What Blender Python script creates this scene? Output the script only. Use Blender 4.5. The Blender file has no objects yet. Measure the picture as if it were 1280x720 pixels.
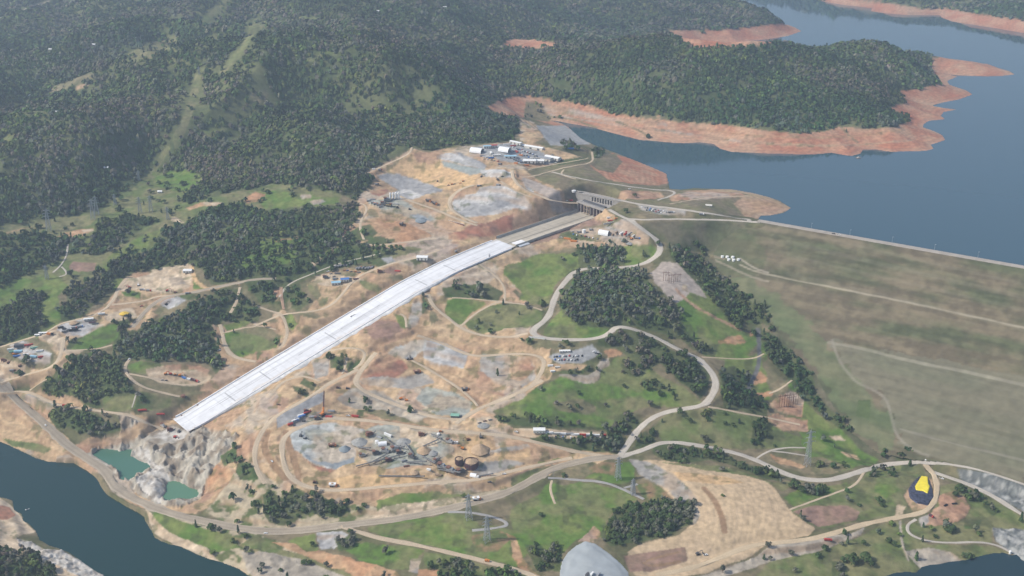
import bpy, math, random, time
import numpy as np
from mathutils import Vector, Matrix
T0 = time.time()
random.seed(11); rng = np.random.default_rng(7)
scene = bpy.context.scene
COL = scene.collection
R = math.radians

# ------------------------------------------------------------------ camera
F = 1400.0; PITCH = R(22.0); CAMZ = 920.0
cam_data = bpy.data.cameras.new("camera")
cam = bpy.data.objects.new("camera", cam_data); COL.objects.link(cam)
cam.location = (0, 0, CAMZ); cam.rotation_euler = (R(90) - PITCH, 0, 0)
cam_data.sensor_width = 36.0; cam_data.lens = 36.0 * F / 1280.0
cam_data.clip_start = 5; cam_data.clip_end = 60000
scene.camera = cam

# ------------------------------------------------------------------ light
SUN_EL, SUN_AZ = R(43), R(-98)      # azimuth: 0 = +Y (away from camera), clockwise positive = right
world = bpy.data.worlds.new("World"); scene.world = world; world.use_nodes = True
wt = world.node_tree
bg = wt.nodes["Background"]; sky = wt.nodes.new("ShaderNodeTexSky")
sky.sky_type = 'NISHITA'; sky.sun_disc = False; sky.sun_elevation = SUN_EL; sky.sun_rotation = SUN_AZ
sky.air_density = 1.0; sky.dust_density = 2.0; sky.ozone_density = 1.0
wt.links.new(sky.outputs[0], bg.inputs[0]); bg.inputs[1].default_value = 0.125
sl = bpy.data.lights.new("sun", 'SUN'); sl.energy = 3.4; sl.angle = R(2.0); sl.color = (1.0, 0.94, 0.84)
so = bpy.data.objects.new("sun", sl); COL.objects.link(so)
sd = Vector((math.sin(SUN_AZ) * math.cos(SUN_EL), math.cos(SUN_AZ) * math.cos(SUN_EL), math.sin(SUN_EL)))
so.rotation_euler = sd.to_track_quat('Z', 'Y').to_euler(); so.location = (0, 0, 3000)
scene.view_settings.view_transform = 'Standard'; scene.view_settings.look = 'None'
scene.view_settings.exposure = 0.35; scene.view_settings.gamma = 1.0
scene.view_settings.use_curve_mapping = False
scene.cycles.max_bounces = 5; scene.cycles.volume_bounces = 0
scene.cycles.diffuse_bounces = 2; scene.cycles.glossy_bounces = 2

# ------------------------------------------------------------------ pixel -> world helpers
cP, sP = math.cos(PITCH), math.sin(PITCH)
def rays(P):
    P = np.asarray(P, float).reshape(-1, 2)
    dx = (P[:, 0] - 640) / F; dy = (360 - P[:, 1]) / F
    return np.stack([dx, cP + dy * sP, -sP + dy * cP], 1)
def unz(P, z):
    d = rays(P); t = (np.asarray(z) - CAMZ) / d[:, 2]
    return np.stack([d[:, 0] * t, d[:, 1] * t], 1)
def pts(s):
    return [tuple(float(v) for v in p.split(',')) for p in s.split()]
def densify(P, step, closed=False):
    P = np.asarray(P, float); n = len(P); out = []
    for i in range(n if closed else n - 1):
        a, b = P[i], P[(i + 1) % n]; k = max(1, int(math.ceil(np.hypot(*(b - a)[:2]) / step)))
        for j in range(k): out.append(a + (b - a) * j / k)
    if not closed: out.append(P[-1])
    return np.array(out)
def smooth_line(P, it=2):
    P = np.asarray(P, float)
    for _ in range(it):
        Q = [P[0]]
        for a, b in zip(P[:-1], P[1:]): Q += [a * .75 + b * .25, a * .25 + b * .75]
        Q.append(P[-1]); P = np.array(Q)
    return P
def hash2(ix, iy, seed):
    h = (ix * 374761393 + iy * 668265263 + seed * 1442695041) & 0xffffffff
    h = ((h ^ (h >> 13)) * 1274126177) & 0xffffffff
    return ((h ^ (h >> 16)) & 0xffff) / 65535.0
def vnoise(x, y, s, seed=0):
    x = x / s; y = y / s; ix = np.floor(x).astype(np.int64); iy = np.floor(y).astype(np.int64)
    fx = x - ix; fy = y - iy; fx = fx * fx * (3 - 2 * fx); fy = fy * fy * (3 - 2 * fy)
    a = hash2(ix, iy, seed); b = hash2(ix + 1, iy, seed); c = hash2(ix, iy + 1, seed); d = hash2(ix + 1, iy + 1, seed)
    return (a + (b - a) * fx) * (1 - fy) + (c + (d - c) * fx) * fy
def fbm(x, y, s, seed=0, o=4):
    r = 0; a = .5; t = 0
    for k in range(o):
        r = r + a * vnoise(x + 17.3 * k, y - 9.1 * k, s, seed + k * 7); t += a; a *= .5; s *= .47
    return r / t
def sstep(a, b, x):
    t = np.clip((x - a) / (b - a), 0, 1); return t * t * (3 - 2 * t)

# ------------------------------------------------------------------ terrain sheet: a fan of rows and columns on the ground
U = np.concatenate([np.linspace(-2.2, -0.64, 14)[:-1], np.linspace(-0.62, 0.62, 1220), np.linspace(0.64, 2.2, 14)[1:]])
dep = PITCH - np.arctan((360 - np.linspace(790, -60, 1000)) / F)
Ymid = (CAMZ - 150) / np.tan(dep)
Y = np.concatenate([np.linspace(150, Ymid[0] - 8, 12), Ymid, Ymid[-1] * np.geomspace(1.01, 9, 40)])
NR, NC = len(Y), len(U)
GX = Y[:, None] * U[None, :]; GY = np.repeat(Y[:, None], NC, 1)
ridx = np.arange(NR, dtype=float); cidx = np.arange(NC, dtype=float)
def to_rc(x, y):
    return np.interp(y, Y, ridx), np.interp(x / np.maximum(y, 1), U, cidx)
def sample(G, x, y):
    r, c = to_rc(np.asarray(x, float), np.asarray(y, float))
    r0 = np.clip(r.astype(int), 0, NR - 2); c0 = np.clip(c.astype(int), 0, NC - 2); fr = r - r0; fc = c - c0
    return (G[r0, c0] * (1 - fr) + G[r0 + 1, c0] * fr) * (1 - fc) + (G[r0, c0 + 1] * (1 - fr) + G[r0 + 1, c0 + 1] * fr) * fc
def bbox(P, pad):
    x0, y0 = P.min(0) - pad; x1, y1 = P.max(0) + pad; y0 = max(y0, Y[0]); y1 = max(y1, y0 + 1)
    r0, r1 = np.interp([y0, y1], Y, ridx)
    us = [x0 / y0, x0 / y1, x1 / y0, x1 / y1]; c0, c1 = np.interp([min(us), max(us)], U, cidx)
    return slice(int(r0), min(NR, int(r1) + 2)), slice(int(c0), min(NC, int(c1) + 2))
def inside(px, py, P):
    res = np.zeros(px.shape, bool); n = len(P)
    for i in range(n):
        x0, y0 = P[i]; x1, y1 = P[(i + 1) % n]
        if y0 == y1: continue
        m = (py >= min(y0, y1)) & (py < max(y0, y1))
        res ^= m & (px < (x1 - x0) * (py - y0) / (y1 - y0) + x0)
    return res
def segdist(px, py, P, closed=False):
    d = np.full(px.shape, 1e9, np.float32); n = len(P)
    for i in range(n if closed else n - 1):
        a = P[i]; b = P[(i + 1) % n]; e = b - a; L2 = e @ e
        if L2 < 1e-9: continue
        t = np.clip(((px - a[0]) * e[0] + (py - a[1]) * e[1]) / L2, 0, 1)
        d = np.minimum(d, (px - a[0] - t * e[0]) ** 2 + (py - a[1] - t * e[1]) ** 2)
    return np.sqrt(d)

# ------------------------------------------------------------------ water outlines (on their own level planes)
LAKE_Z, RIVER_Z, POND_Z = 250.0, 69.0, 74.0
LAKE_A = "948,275 950,270 965,269 980,266 989,260 975,251 960,246 940,241 917,237 890,236 868,235 852,237 837,236 836,229 833,217 815,209 790,199 770,191 750,184 740,180 725,172 712,160 702,154 686,150 700,152 715,155 740,159 760,165 780,170 800,175 815,176 835,178 855,179 875,178 892,180 900,186 915,190 940,191 960,192 980,192 997,193 1018,193 1040,191 1055,194 1065,195 1076,192 1079,187 1095,187 1115,190 1135,189 1150,189 1160,188 1167,186 1164,181 1182,175 1178,169 1168,164 1154,159 1155,155 1162,151 1182,149 1176,145 1180,140 1196,137 1180,135 1165,132 1180,128 1200,124 1216,118 1208,113 1187,106 1184,101 1197,96 1186,93 1197,94 1215,95 1235,95.5 1252,95 1269,93 1262,89 1248,85 1235,80 1210,78 1180,76 1167,73 1155,76 1130,74 1100,76 1085,85 1050,88 980,90 930,86 890,74 872,62 868,57 885,54 905,54 925,54 940,51 960,49 985,45 1002,39 993,34 985,31 975,29 960,24 930,16 900,8 860,0 830,-12 850,-30 900,-38 960,-25 1000,-10 1020,0 1040,4 1060,7 1090,10 1089,14 1110,17 1135,19 1175,19 1177,22 1190,27 1210,30 1235,34 1260,38 1290,43 1400,50 1600,60"
RIVER_A = "-60,530 0,553 15,559 30,566 45,573 62,577 80,578 95,579 110,584 125,592 129,602 132,612 135,618 140,622 160,634 172,640 180,645 182,652 190,665 193,672 200,676 212,681 225,684 242,692 262,700 282,705 300,712 330,735 380,790 200,800 140,735 130,719 118,713 100,700 85,690 72,685 62,682 50,675 45,664 38,656 30,650 28,643 19,637 15,625 0,621 -60,600"
riverW = unz(pts(RIVER_A), RIVER_Z)
RIVB_A = "1090,760 1102,722 1120,716 1135,715 1145,716 1152,710 1163,707 1175,706 1188,703 1200,702 1212,699 1222,696 1240,692 1252,691 1262,691 1272,694 1277,700 1300,712 1400,740 1400,800 1100,800"
rivbW = unz(pts(RIVB_A), RIVER_Z)
PONDA = "116,567 121,563 127,561 138,562 150,564 158,562 165,562 164,570 175,577 185,579 190,587 182,589 175,591 170,596 168,600 162,602 155,601 150,600 147,590 141,585 135,581 125,577 118,572"
PONDB = "210,602 218,601 225,602 235,609 247,612 250,620 246,624 237,626 222,628 210,629 205,626 203,621 207,615 207,608"
pondaW, pondbW = unz(pts(PONDA), POND_Z), unz(pts(PONDB), POND_Z)

# ------------------------------------------------------------------ the dam plane
crA = np.append(unz([(948, 277.5)], 281)[0], 281); crB = np.append(unz([(1280, 336)], 281)[0], 281)
dE = (crB - crA)[:2]; dE /= np.hypot(*dE); dN = np.array([dE[1], -dE[0]]); dN = dN if dN[1] < 0 else -dN
DG = 0.55
def dam_plane(x, y): return 281 - DG * ((x - crA[0]) * dN[0] + (y - crA[1]) * dN[1])
def undam(P):
    d = rays(P); num = 281 + DG * (crA[0] * dN[0] + crA[1] * dN[1]) - CAMZ
    t = num / (d[:, 2] + DG * (d[:, 0] * dN[0] + d[:, 1] * dN[1]))
    return np.stack([d[:, 0] * t, d[:, 1] * t, CAMZ + d[:, 2] * t], 1)
GROIN = pts("948,279 925,287 905,300 893,318 897,333 907,347 930,366 960,398 985,430 1018,466 1045,510 1068,543 1100,566 1150,574 1180,576 1230,588 1290,606 1350,628")
groinW = undam(GROIN)
far = crB[:2] + dE * 900
damW = np.vstack([groinW[:, :2], groinW[-1:, :2] + dE * 500, far + dN * 40, far, crA[:2]])

_c = [crA[:2] + dE * q - dN * 60 for q in (1500, 900, 441, 250, 120, 40)]
lakeW = np.vstack([_c, unz(pts(LAKE_A), LAKE_Z), [_c[0] + np.array([900, 900])]])

# ------------------------------------------------------------------ chute axis
ch0 = np.append(unz([(735, 268)], 250)[0], 250.0); ch1 = np.append(unz([(227, 532)], 95)[0], 95.0)
cV = (ch1 - ch0)[:2]; CL = np.hypot(*cV); cV /= CL; cM = np.array([-cV[1], cV[0]])
if cM[1] > 0: cM = -cM            # cM points to the camera side
CH_S = np.array([-30, 0, 200, 330, 421, 568, 715, 843, 870.]); CH_Z = np.array([251, 250, 240.5, 226, 209, 170, 131, 95, 88.])
def chute_z(s): return np.interp(s, CH_S, CH_Z)
CHW = 27.3

# ------------------------------------------------------------------ relief from spot heights (pixel x, pixel y, elevation)
SPOT = """
-100,300,245 -100,150,330 -100,60,330 0,283,240 60,272,240 110,266,240 150,245,245 190,215,250 0,180,320 60,200,300 120,160,340 60,140,300 190,150,330
249,93,380 330,92,395 410,90,400 480,92,402 540,95,385 160,95,362 100,110,315 280,84,335 350,80,345 430,80,350 200,82,325 320,45,395 325,25,425 190,48,400 230,42,410 150,65,370 0,100,300 30,20,300 115,55,325 60,-20,380 170,-30,400
255,20,400 280,-5,430 380,20,400 430,40,370 470,30,380 520,10,410 560,30,370 600,60,320 640,76,335 600,75,335 640,20,350 700,20,335 760,10,330 720,30,300 760,38,280 840,38,275 700,-20,350 850,8,320 900,3,330 940,13,305 975,24,280
380,130,345 450,130,340 520,130,330 580,120,310 300,150,330 420,190,300 480,180,295 350,210,275 280,200,275 540,165,300 600,150,290 620,110,300 560,70,360
640,95,330 700,83,345 760,72,370 820,64,388 900,61,392 940,62,388 980,62,378 1020,67,345 1055,76,322 1075,72,330 1100,67,330 1130,70,322 1160,79,290
700,110,315 800,110,340 900,110,330 1000,120,320 1080,110,310 860,90,365 960,90,350 1050,140,285
650,128,276 700,128,276 735,131,274 765,142,274 802,147,274 825,146,274 847,152,274 880,155,274 915,157,274 960,164,274 997,167,274 1032,164,274 1047,159,274 1090,161,274 1122,159,274 1136,150,274 1130,142,276 1110,135,279 1128,130,274 1120,114,278 1150,111,274 1175,105,274 1172,96,274 1162,87,276 1165,76,276
1200,90,262 1230,88,258
1150,0,285 1060,-5,285 1215,15,274 1270,20,274 1250,-10,320 1100,-30,330 1300,0,330
628,124,274 612,136,277 640,146,272 655,120,275 660,165,272 690,170,262 650,55,262 690,54,270
320,235,262 395,238,270 440,250,268 460,222,275 500,195,285 560,186,290 600,182,292 640,176,290 665,185,288 700,200,283 735,199,272 790,205,262 770,215,272 720,220,280 690,212,284 650,212,288 600,200,288
550,200,284 520,210,278 540,225,272 580,230,274 620,225,278 500,225,270 480,235,268 520,245,262 560,250,262 600,245,270 640,245,272 600,268,258 650,262,262 690,260,268 680,240,276 700,245,280 720,248,281 740,240,276 715,238,279
470,262,256 500,265,254 530,275,250 560,285,246 590,285,248 620,285,250 600,298,240 640,278,256 660,282,254 700,268,262
750,235,274 800,238,268 850,243,266 900,248,266 940,252,262 925,262,266 880,262,280 850,257,280 800,250,280 770,245,280 920,270,281 870,268,281
765,268,277 790,274,278 800,285,268 770,290,258 740,290,252 750,300,248 720,300,246 700,300,244 800,300,258 815,305,252 822,318,240 800,330,228 770,335,222 740,336,220 718,340,216 700,330,222 680,320,228 690,300,240 665,305,238 650,320,228
870,288,266 830,290,264 900,286,269 928,280,278 840,310,250 865,312,244 860,335,228 890,370,205 850,340,236 830,345,236 820,360,225 850,380,208 880,400,190 920,420,170 800,350,232 770,360,232 740,360,222 780,380,218 760,395,205 820,400,195 720,385,210 700,375,205 690,360,206
660,340,212 640,350,210 600,345,214 640,380,196 600,370,205 560,365,208 540,375,200 600,400,182 570,390,186 650,400,188 690,395,192 670,420,186 700,425,184 740,424,184 765,415,190 800,425,180 840,437,170 870,450,160 890,465,154
895,485,144 880,507,134 840,513,128 810,530,120 790,550,110 775,570,103 850,460,160 820,460,162 790,440,176 770,450,166 800,480,146 760,480,148 720,480,152 750,510,132 700,510,140 660,505,145 640,520,134 700,448,172 740,440,175 720,460,164
920,440,158 950,450,148 940,480,130 970,490,126 1000,500,120 960,520,112 1000,540,100 930,540,112 900,530,120 860,535,118 1040,560,94 1080,575,92 1000,575,92 960,580,95 920,566,98 870,556,104 840,556,106
620,430,172 600,445,164 560,435,168 520,420,180 480,410,192 450,425,180 470,440,165 500,440,158 540,450,154 600,470,150 640,470,152 670,470,154 560,480,140 600,500,140 560,510,136 520,500,134 480,480,140 450,480,142 440,500,132 480,510,130 570,528,132 600,535,130
620,545,126 680,555,118 720,563,110 560,560,124 600,570,118 640,575,114 680,578,108 560,590,112 620,592,110 500,550,124 460,540,126 500,575,120 440,560,118 400,555,118 380,560,118 400,580,114 430,590,112 470,600,108 400,605,106 360,600,106 350,570,116 340,540,124 380,520,132 410,515,132 440,525,130
330,520,132 340,500,140 375,485,145 400,470,150 430,460,154 310,545,122 300,570,112 280,590,98 290,610,96 320,600,104 330,630,94 290,640,86 260,640,84 400,630,94 350,655,86 430,645,94 480,640,98 540,628,100 600,618,102 650,605,104 690,588,104
260,560,98 240,570,90 220,575,86 200,560,84 205,585,80 230,590,84 180,550,86 150,552,84 140,545,88 195,605,79 180,610,80 260,600,88 250,632,82 220,638,82
200,630,84 150,605,84 130,583,84 100,562,84 68,538,85 45,520,88 20,500,95 0,478,102 130,612,72 60,565,76 170,640,76 210,670,77 260,690,78 320,690,82 300,655,84 250,650,84
420,657,88 470,652,92 520,648,95 570,638,98 440,680,88 500,680,92 560,690,92 620,705,92 640,680,95 600,655,97 640,640,97 680,620,98 720,625,96 700,660,93 740,600,100 770,600,100 800,605,98 780,625,95 740,650,94 800,650,92 840,640,92 380,690,80 420,710,78 480,712,84 560,730,84 660,730,86
700,700,90 740,690,92 720,730,88 780,730,85 790,580,103 830,590,104 870,600,105 920,610,104 960,625,98 900,640,98 860,660,92 900,670,90 950,660,92 1000,665,88 850,690,86 820,710,82 900,700,82 960,690,80 1000,690,78 940,720,72 1040,690,77 1080,700,74 1050,715,72
1010,602,92 1050,600,92 1080,588,92 1110,580,92 1150,577,93 1040,630,90 1100,620,90 1130,610,88 1150,600,87 1150,630,84 1100,650,82 1050,665,84 1180,640,84 1200,660,80 1175,600,87 1220,620,84 1260,640,80 1280,660,76 1240,660,78 1140,690,74 1200,685,75 1240,680,74
1185,580,93 1222,586,92 1280,605,90 1210,606,86 1250,600,88 1340,640,86
-60,500,105 -60,460,150 -60,400,185 0,450,150 30,435,158 60,455,145 90,440,155 60,415,168 110,405,172 80,400,178 150,380,182 20,400,182 40,375,188 80,370,192 30,350,200 100,340,205 150,330,205 200,345,196 230,345,198 180,365,188 200,385,178 170,400,172 130,430,156 100,470,132 60,485,118 30,490,105 60,500,100 100,500,112 140,515,108 90,530,96 120,535,94 160,520,108 190,530,98
180,420,165 220,420,165 250,400,176 200,450,148 240,445,144 260,470,130 220,475,130 180,470,138 150,490,124 210,500,114 280,440,143 300,400,166 330,410,165 350,400,170 320,430,150 300,360,196 270,380,185 250,300,232 200,290,235 180,275,238 140,300,228 80,300,228 30,310,225 250,260,250 300,270,246 350,300,240 400,290,246 420,320,228 380,340,215 330,340,218 300,320,228 280,250,255
440,330,224 470,320,234 450,350,212 400,350,210 430,370,198 400,380,192 380,400,180 480,345,218 500,335,224 520,325,230 460,300,242 480,310,236 560,310,236
20,690,80 0,660,82 60,710,76 40,672,72 0,720,90 100,722,72 -60,660,95
"""
sp = np.array([[float(v) for v in t.split(',')] for t in SPOT.split()])
ctl = [np.column_stack([unz(sp[:, :2], sp[:, 2]), sp[:, 2]]), groinW[1:]]
for s in np.arange(0, 860, 60):
    for o in (-34, 34):
        q = ch0[:2] + cV * s + cM * o; ctl.append([[q[0], q[1], chute_z(s) + (5 if s < 100 else 1)]])
for x, y, z in [(-5000, 4000, 380), (-3000, 7000, 420), (0, 8000, 450), (3000, 8000, 420), (5500, 5500, 380), (4500, 3500, 330), (3500, 2200, 300), (2600, 1400, 200), (1800, 900, 90), (1400, 600, 85),
                (0, 500, 90), (-1400, 600, 110), (-2600, 1400, 250), (-2500, 2500, 320), (800, 700, 80), (-700, 700, 90), (0, 15000, 600), (-9000, 15000, 700), (9000, 15000, 600), (-1500, 5200, 420), (600, 5300, 340), (1800, 6000, 380), (2600, 5600, 380)]:
    ctl.append([[x, y, z]])
ctl = np.vstack(ctl)
def kern(d): return d
D = np.sqrt(((ctl[:, None, :2] - ctl[None, :, :2]) ** 2).sum(-1))
n = len(ctl); A = np.zeros((n + 3, n + 3)); A[:n, :n] = kern(D) - np.eye(n) * 8.0
A[:n, n] = 1; A[n, :n] = 1; A[:n, n + 1:] = ctl[:, :2] / 1000; A[n + 1:, :n] = ctl[:, :2].T / 1000
wgt = np.linalg.solve(A, np.append(ctl[:, 2], [0, 0, 0]))
rs = np.unique(np.append(np.arange(0, NR, 6), NR - 1)); cs = np.unique(np.append(np.arange(0, NC, 6), NC - 1))
cx, cy = GX[np.ix_(rs, cs)].ravel(), GY[np.ix_(rs, cs)].ravel(); cz = np.empty(len(cx))
for i in range(0, len(cx), 20000):
    q = slice(i, i + 20000)
    d = np.sqrt((cx[q, None] - ctl[None, :, 0]) ** 2 + (cy[q, None] - ctl[None, :, 1]) ** 2)
    cz[q] = kern(d) @ wgt[:n] + wgt[n] + cx[q] / 1000 * wgt[n + 1] + cy[q] / 1000 * wgt[n + 2]
cz = cz.reshape(len(rs), len(cs))
for _ in range(3):      # soften the cone tips
    p = np.pad(cz, 1, mode='edge'); cz = (p[:-2, 1:-1] + p[2:, 1:-1] + p[1:-1, :-2] + p[1:-1, 2:] + 2 * cz) / 6
tmp = np.array([np.interp(cidx, cs, row) for row in cz])
Z = np.array([np.interp(ridx, rs, tmp[:, j]) for j in range(NC)]).T.copy()
hill = sstep(225, 300, Z) * (1 - 0.5 * sstep(4500, 5200, GY)) + 0.25 * sstep(5000, 8000, GY)
rid = 1 - np.abs(2 * fbm(GX, GY, 420, 3, 3) - 1)
rid2 = 1 - np.abs(2 * fbm(GX * .8 + GY * .3, GY * .7 - GX * .2, 760, 23, 2) - 1)
left_ = sstep(500, -200, GX - (GY - 2300) * .1) if False else 1 - sstep(-250, 350, GX)
lakeside = 1 - sstep(0, 120, np.abs(Z - 262)) * 0
Z += hill * (rid - .6) * (62 + 38 * left_) + hill * left_ * (rid2 - .65) * 140 * sstep(2150, 2700, GY) + hill * (fbm(GX, GY, 150, 9, 3) - .5) * 34
Z += (fbm(GX, GY, 60, 5, 4) - .5) * 6 + (fbm(GX, GY, 9, 15, 2) - .5) * 0.4

def corridor(line, zs, half, blend, k=0.0):
    """grade the sheet to the heights zs within half of the line and run out over blend"""
    P = np.asarray(line)[:, :2]; S, Q = bbox(P, half + blend)
    X, Yg = GX[S, Q], GY[S, Q]; best = np.full(X.shape, 1e9); tz = np.zeros(X.shape)
    for i in range(0, len(P) - 1):
        S2, Q2 = bbox(P[i:i + 2], half + blend + 2)
        a = slice(max(S2.start, S.start) - S.start, max(0, S2.stop - S.start)); b = slice(max(Q2.start, Q.start) - Q.start, max(0, Q2.stop - Q.start))
        x, y = X[a, b], Yg[a, b]; e = P[i + 1] - P[i]; L2 = e @ e
        if L2 < 1e-6 or x.size == 0: continue
        t = np.clip(((x - P[i, 0]) * e[0] + (y - P[i, 1]) * e[1]) / L2, 0, 1)
        d = np.hypot(x - P[i, 0] - t * e[0], y - P[i, 1] - t * e[1]); m = d < best[a, b]
        best[a, b] = np.where(m, d, best[a, b]); tz[a, b] = np.where(m, zs[i] + (zs[i + 1] - zs[i]) * t, tz[a, b])
    w = 1 - sstep(half, half + blend, best)
    Z[S, Q] = Z[S, Q] * (1 - w) + tz * w
    return S, Q, best

def shore(P, base, slope_in, slope_out, deep, reach):
    """pull the sheet through the waterline: below base inside the outline, above it outside"""
    S, Q = bbox(P, reach); x, y = GX[S, Q].astype(np.float32), GY[S, Q].astype(np.float32)
    d = segdist(x, y, P, True); ins = inside(x, y, P); z = Z[S, Q]
    b = base(x, y) if callable(base) else base
    zin = b - np.minimum(d * slope_in + 0.3, deep)
    w = sstep(reach * .1, reach, d)
    zout = np.where(d < reach, np.maximum((b + .2 + d * slope_out) * (1 - w) + z * w, b + .2 + d * slope_out * .3), z)
    Z[S, Q] = np.where(ins, zin, zout)
    return S, Q, d, ins
shore(lakeW, LAKE_Z, .25, .17, 25, 150)
# the valley side must not be lifted to the lake's level beyond the dam: cut the dam's foot
S, Q = bbox(damW, 60); x, y = GX[S, Q].astype(np.float32), GY[S, Q].astype(np.float32)
d = segdist(x, y, damW, True); ins = inside(x, y, damW); z = Z[S, Q]; b = dam_plane(x, y)
w = sstep(0, 60, d); Z[S, Q] = np.where(ins, b - np.minimum(d * .35, 14), np.minimum(b, 281) * (1 - w) + z * w)
shore(riverW, RIVER_Z, .3, .28, 12, 60); shore(rivbW, RIVER_Z, .3, .25, 12, 50)
shore(pondaW, POND_Z, .5, .45, 8, 22); shore(pondbW, POND_Z, .5, .45, 8, 22)
ss = np.arange(-25, 866, 10.)
corridor([ch0[:2] + cV * s for s in ss], chute_z(ss) - 2.2, CHW + 1.0, 16)

def hit(P):
    """first hit of pixel rays with the sheet"""
    d = rays(P); d = d / np.linalg.norm(d, axis=1)[:, None]
    t = np.full(len(d), 1000.0); done = np.zeros(len(d), bool); lo = t.copy()
    for k in range(900):
        x, y, z = d[:, 0] * t, d[:, 1] * t, CAMZ + d[:, 2] * t
        h = sample(Z, x, y); new = (z <= h) & ~done; done |= new
        lo = np.where(done, lo, t); t = np.where(done, t, t + np.maximum(4, (z - h) * 0.6))
        if done.all() or t.min() > 20000: break
    hi = t
    for k in range(14):
        m = (lo + hi) / 2; h = sample(Z, d[:, 0] * m, d[:, 1] * m); b = CAMZ + d[:, 2] * m <= h
        hi = np.where(b, m, hi); lo = np.where(b, lo, m)
    return np.stack([d[:, 0] * hi, d[:, 1] * hi, CAMZ + d[:, 2] * hi], 1)
print('relief', round(time.time() - T0, 1))
# ------------------------------------------------------------------ ground cover (real colours of soil, rock, grass), roads
def lin(r, g, b): return np.array([r, g, b])
PAL = dict(      # colour A, colour B, noise size (m)
 scrub=((.115,.115,.055),(.20,.165,.10),16), forest=((.065,.09,.034),(.10,.115,.050),22), dry=((.22,.205,.10),(.15,.17,.07),18),
 green=((.10,.172,.036),(.165,.20,.06),19), darkgreen=((.07,.11,.035),(.10,.11,.05),8), olive=((.15,.145,.075),(.23,.19,.11),14), greenolive=((.12,.155,.052),(.19,.185,.085),16),
 olivebrown=((.20,.165,.105),(.165,.155,.08),20), tan=((.50,.36,.215),(.38,.26,.155),24), tanpale=((.55,.445,.32),(.46,.36,.245),10), sand=((.50,.375,.24),(.485,.365,.23),30),
 orangesand=((.56,.38,.20),(.50,.34,.19),18), orange=((.44,.25,.14),(.36,.21,.12),10), red=((.33,.155,.105),(.25,.14,.10),14), redtan=((.40,.26,.175),(.34,.20,.13),16), redbrown=((.29,.185,.14),(.25,.17,.12),12),
 redbank=((.40,.185,.11),(.44,.25,.155),28), tanbank=((.40,.27,.18),(.36,.25,.15),22), gravel=((.30,.285,.26),(.36,.33,.29),10), palegravel=((.48,.47,.45),(.33,.325,.32),26), darkgravel=((.26,.26,.262),(.33,.325,.318),14),
 teal=((.25,.285,.27),(.29,.31,.29),9), blue=((.235,.26,.275),(.29,.305,.31),14), paleblue=((.37,.385,.37),(.45,.45,.42),18), greygreen=((.34,.34,.29),(.28,.29,.255),10), pinkgravel=((.42,.355,.30),(.38,.32,.27),12),
 rock=((.41,.375,.31),(.25,.205,.155),9), whiterock=((.52,.49,.44),(.32,.285,.24),5), scree=((.30,.265,.215),(.40,.35,.28),9), riprap=((.13,.14,.135),(.33,.33,.31),5), asphalt=((.12,.12,.12),(.15,.15,.145),8), parking=((.29,.295,.295),(.34,.34,.33),9),
 patchy=((.11,.135,.05),(.42,.35,.24),11), orangegreen=((.25,.17,.095),(.11,.14,.05),9), browntrack=((.27,.175,.10),(.29,.19,.115),8), damgreen=((.085,.095,.048),(.14,.125,.08),22), wet=((.13,.14,.09),(.2,.17,.12),6))
PN = list(PAL); PI = {k: i for i, k in enumerate(PN)}
CLS = np.full((NR, NC), PI['scrub'], np.int8)
DEN = np.zeros((NR, NC), np.float32)                    # how thick the trees stand
WR = fbm(GX, GY, 34, 41, 5) - .5; WC = fbm(GX, GY, 34, 77, 5) - .5
def wpoly(s, step=9):
    P = pts(s) if isinstance(s, str) else s
    return hit(densify(P, step, True))[:, :2]
def mask(W, warp=14):
    S, Q = bbox(W, 25); x = GX[S, Q] + WR[S, Q] * warp; y = GY[S, Q] + WC[S, Q] * warp * 1.3
    return S, Q, inside(x, y, W)
def paint(c, s, warp=11, den=None):
    W = wpoly(s); S, Q, m = mask(W, warp)
    CLS[S, Q][m] = PI[c]
    if den is not None: DEN[S, Q][m] = den
def stroke(c, s, w, den=0.0, it=1):
    W = hit(densify(smooth_line(pts(s), it), 6))[:, :2]; S, Q = bbox(W, w + 8)
    d = segdist(GX[S, Q] + WR[S, Q] * w * .35, GY[S, Q] + WC[S, Q] * w * .35, W); m = d < w / 2
    CLS[S, Q][m] = PI[c]; DEN[S, Q][m] = den

# --- woods first: (outline, how thick)
CLS[GY > 4900] = PI['forest']; DEN[GY > 4900] = .9
DEN[(GY > 1900) & (GX < -1150)] = .9; CLS[(GY > 1900) & (GX < -1150)] = PI['forest']
BIG = "-140,290 0,283 30,277 70,272 110,266 130,262 142,250 150,241 165,236 178,222 192,213 205,212 217,219 240,214 255,224 237,242 217,250 217,255 240,254 280,243 320,235 340,229 395,237 427,244 445,251 450,242 467,230 465,222 456,215 470,206 503,191 515,185 535,189 570,182 600,179 640,176 648,165 645,146 612,137 610,134 628,123 655,119 700,126 735,131 765,142 802,147 825,146 847,152 880,155 915,157 960,164 997,167 1018,167 1032,164 1047,159 1068,159 1090,161 1122,159 1136,150 1132,143 1110,135 1118,131 1130,130 1130,124 1120,114 1150,111 1175,104 1172,96 1162,87 1165,74 1155,60 1080,40 1000,42 960,44 860,44 830,36 850,37 880,38 905,37 960,31 985,28 984,20 960,10 930,-20 700,-40 300,-58 0,-58 -200,-58 -200,150"
paint('forest', BIG, 8, .93)
paint('forest', "1015,-40 1090,-6 1110,3 1140,9 1180,10 1190,11 1215,17 1235,19 1277,24 1340,28 1340,-40 1200,-50", 4, .93)
hidden = [(unz(pts(s), 262.0)) for s in ("1160,79 1120,80 1080,86 1050,92 985,95 930,92 885,80 860,66 800,90 860,130 1000,150 1120,140 1150,100",)]
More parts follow.
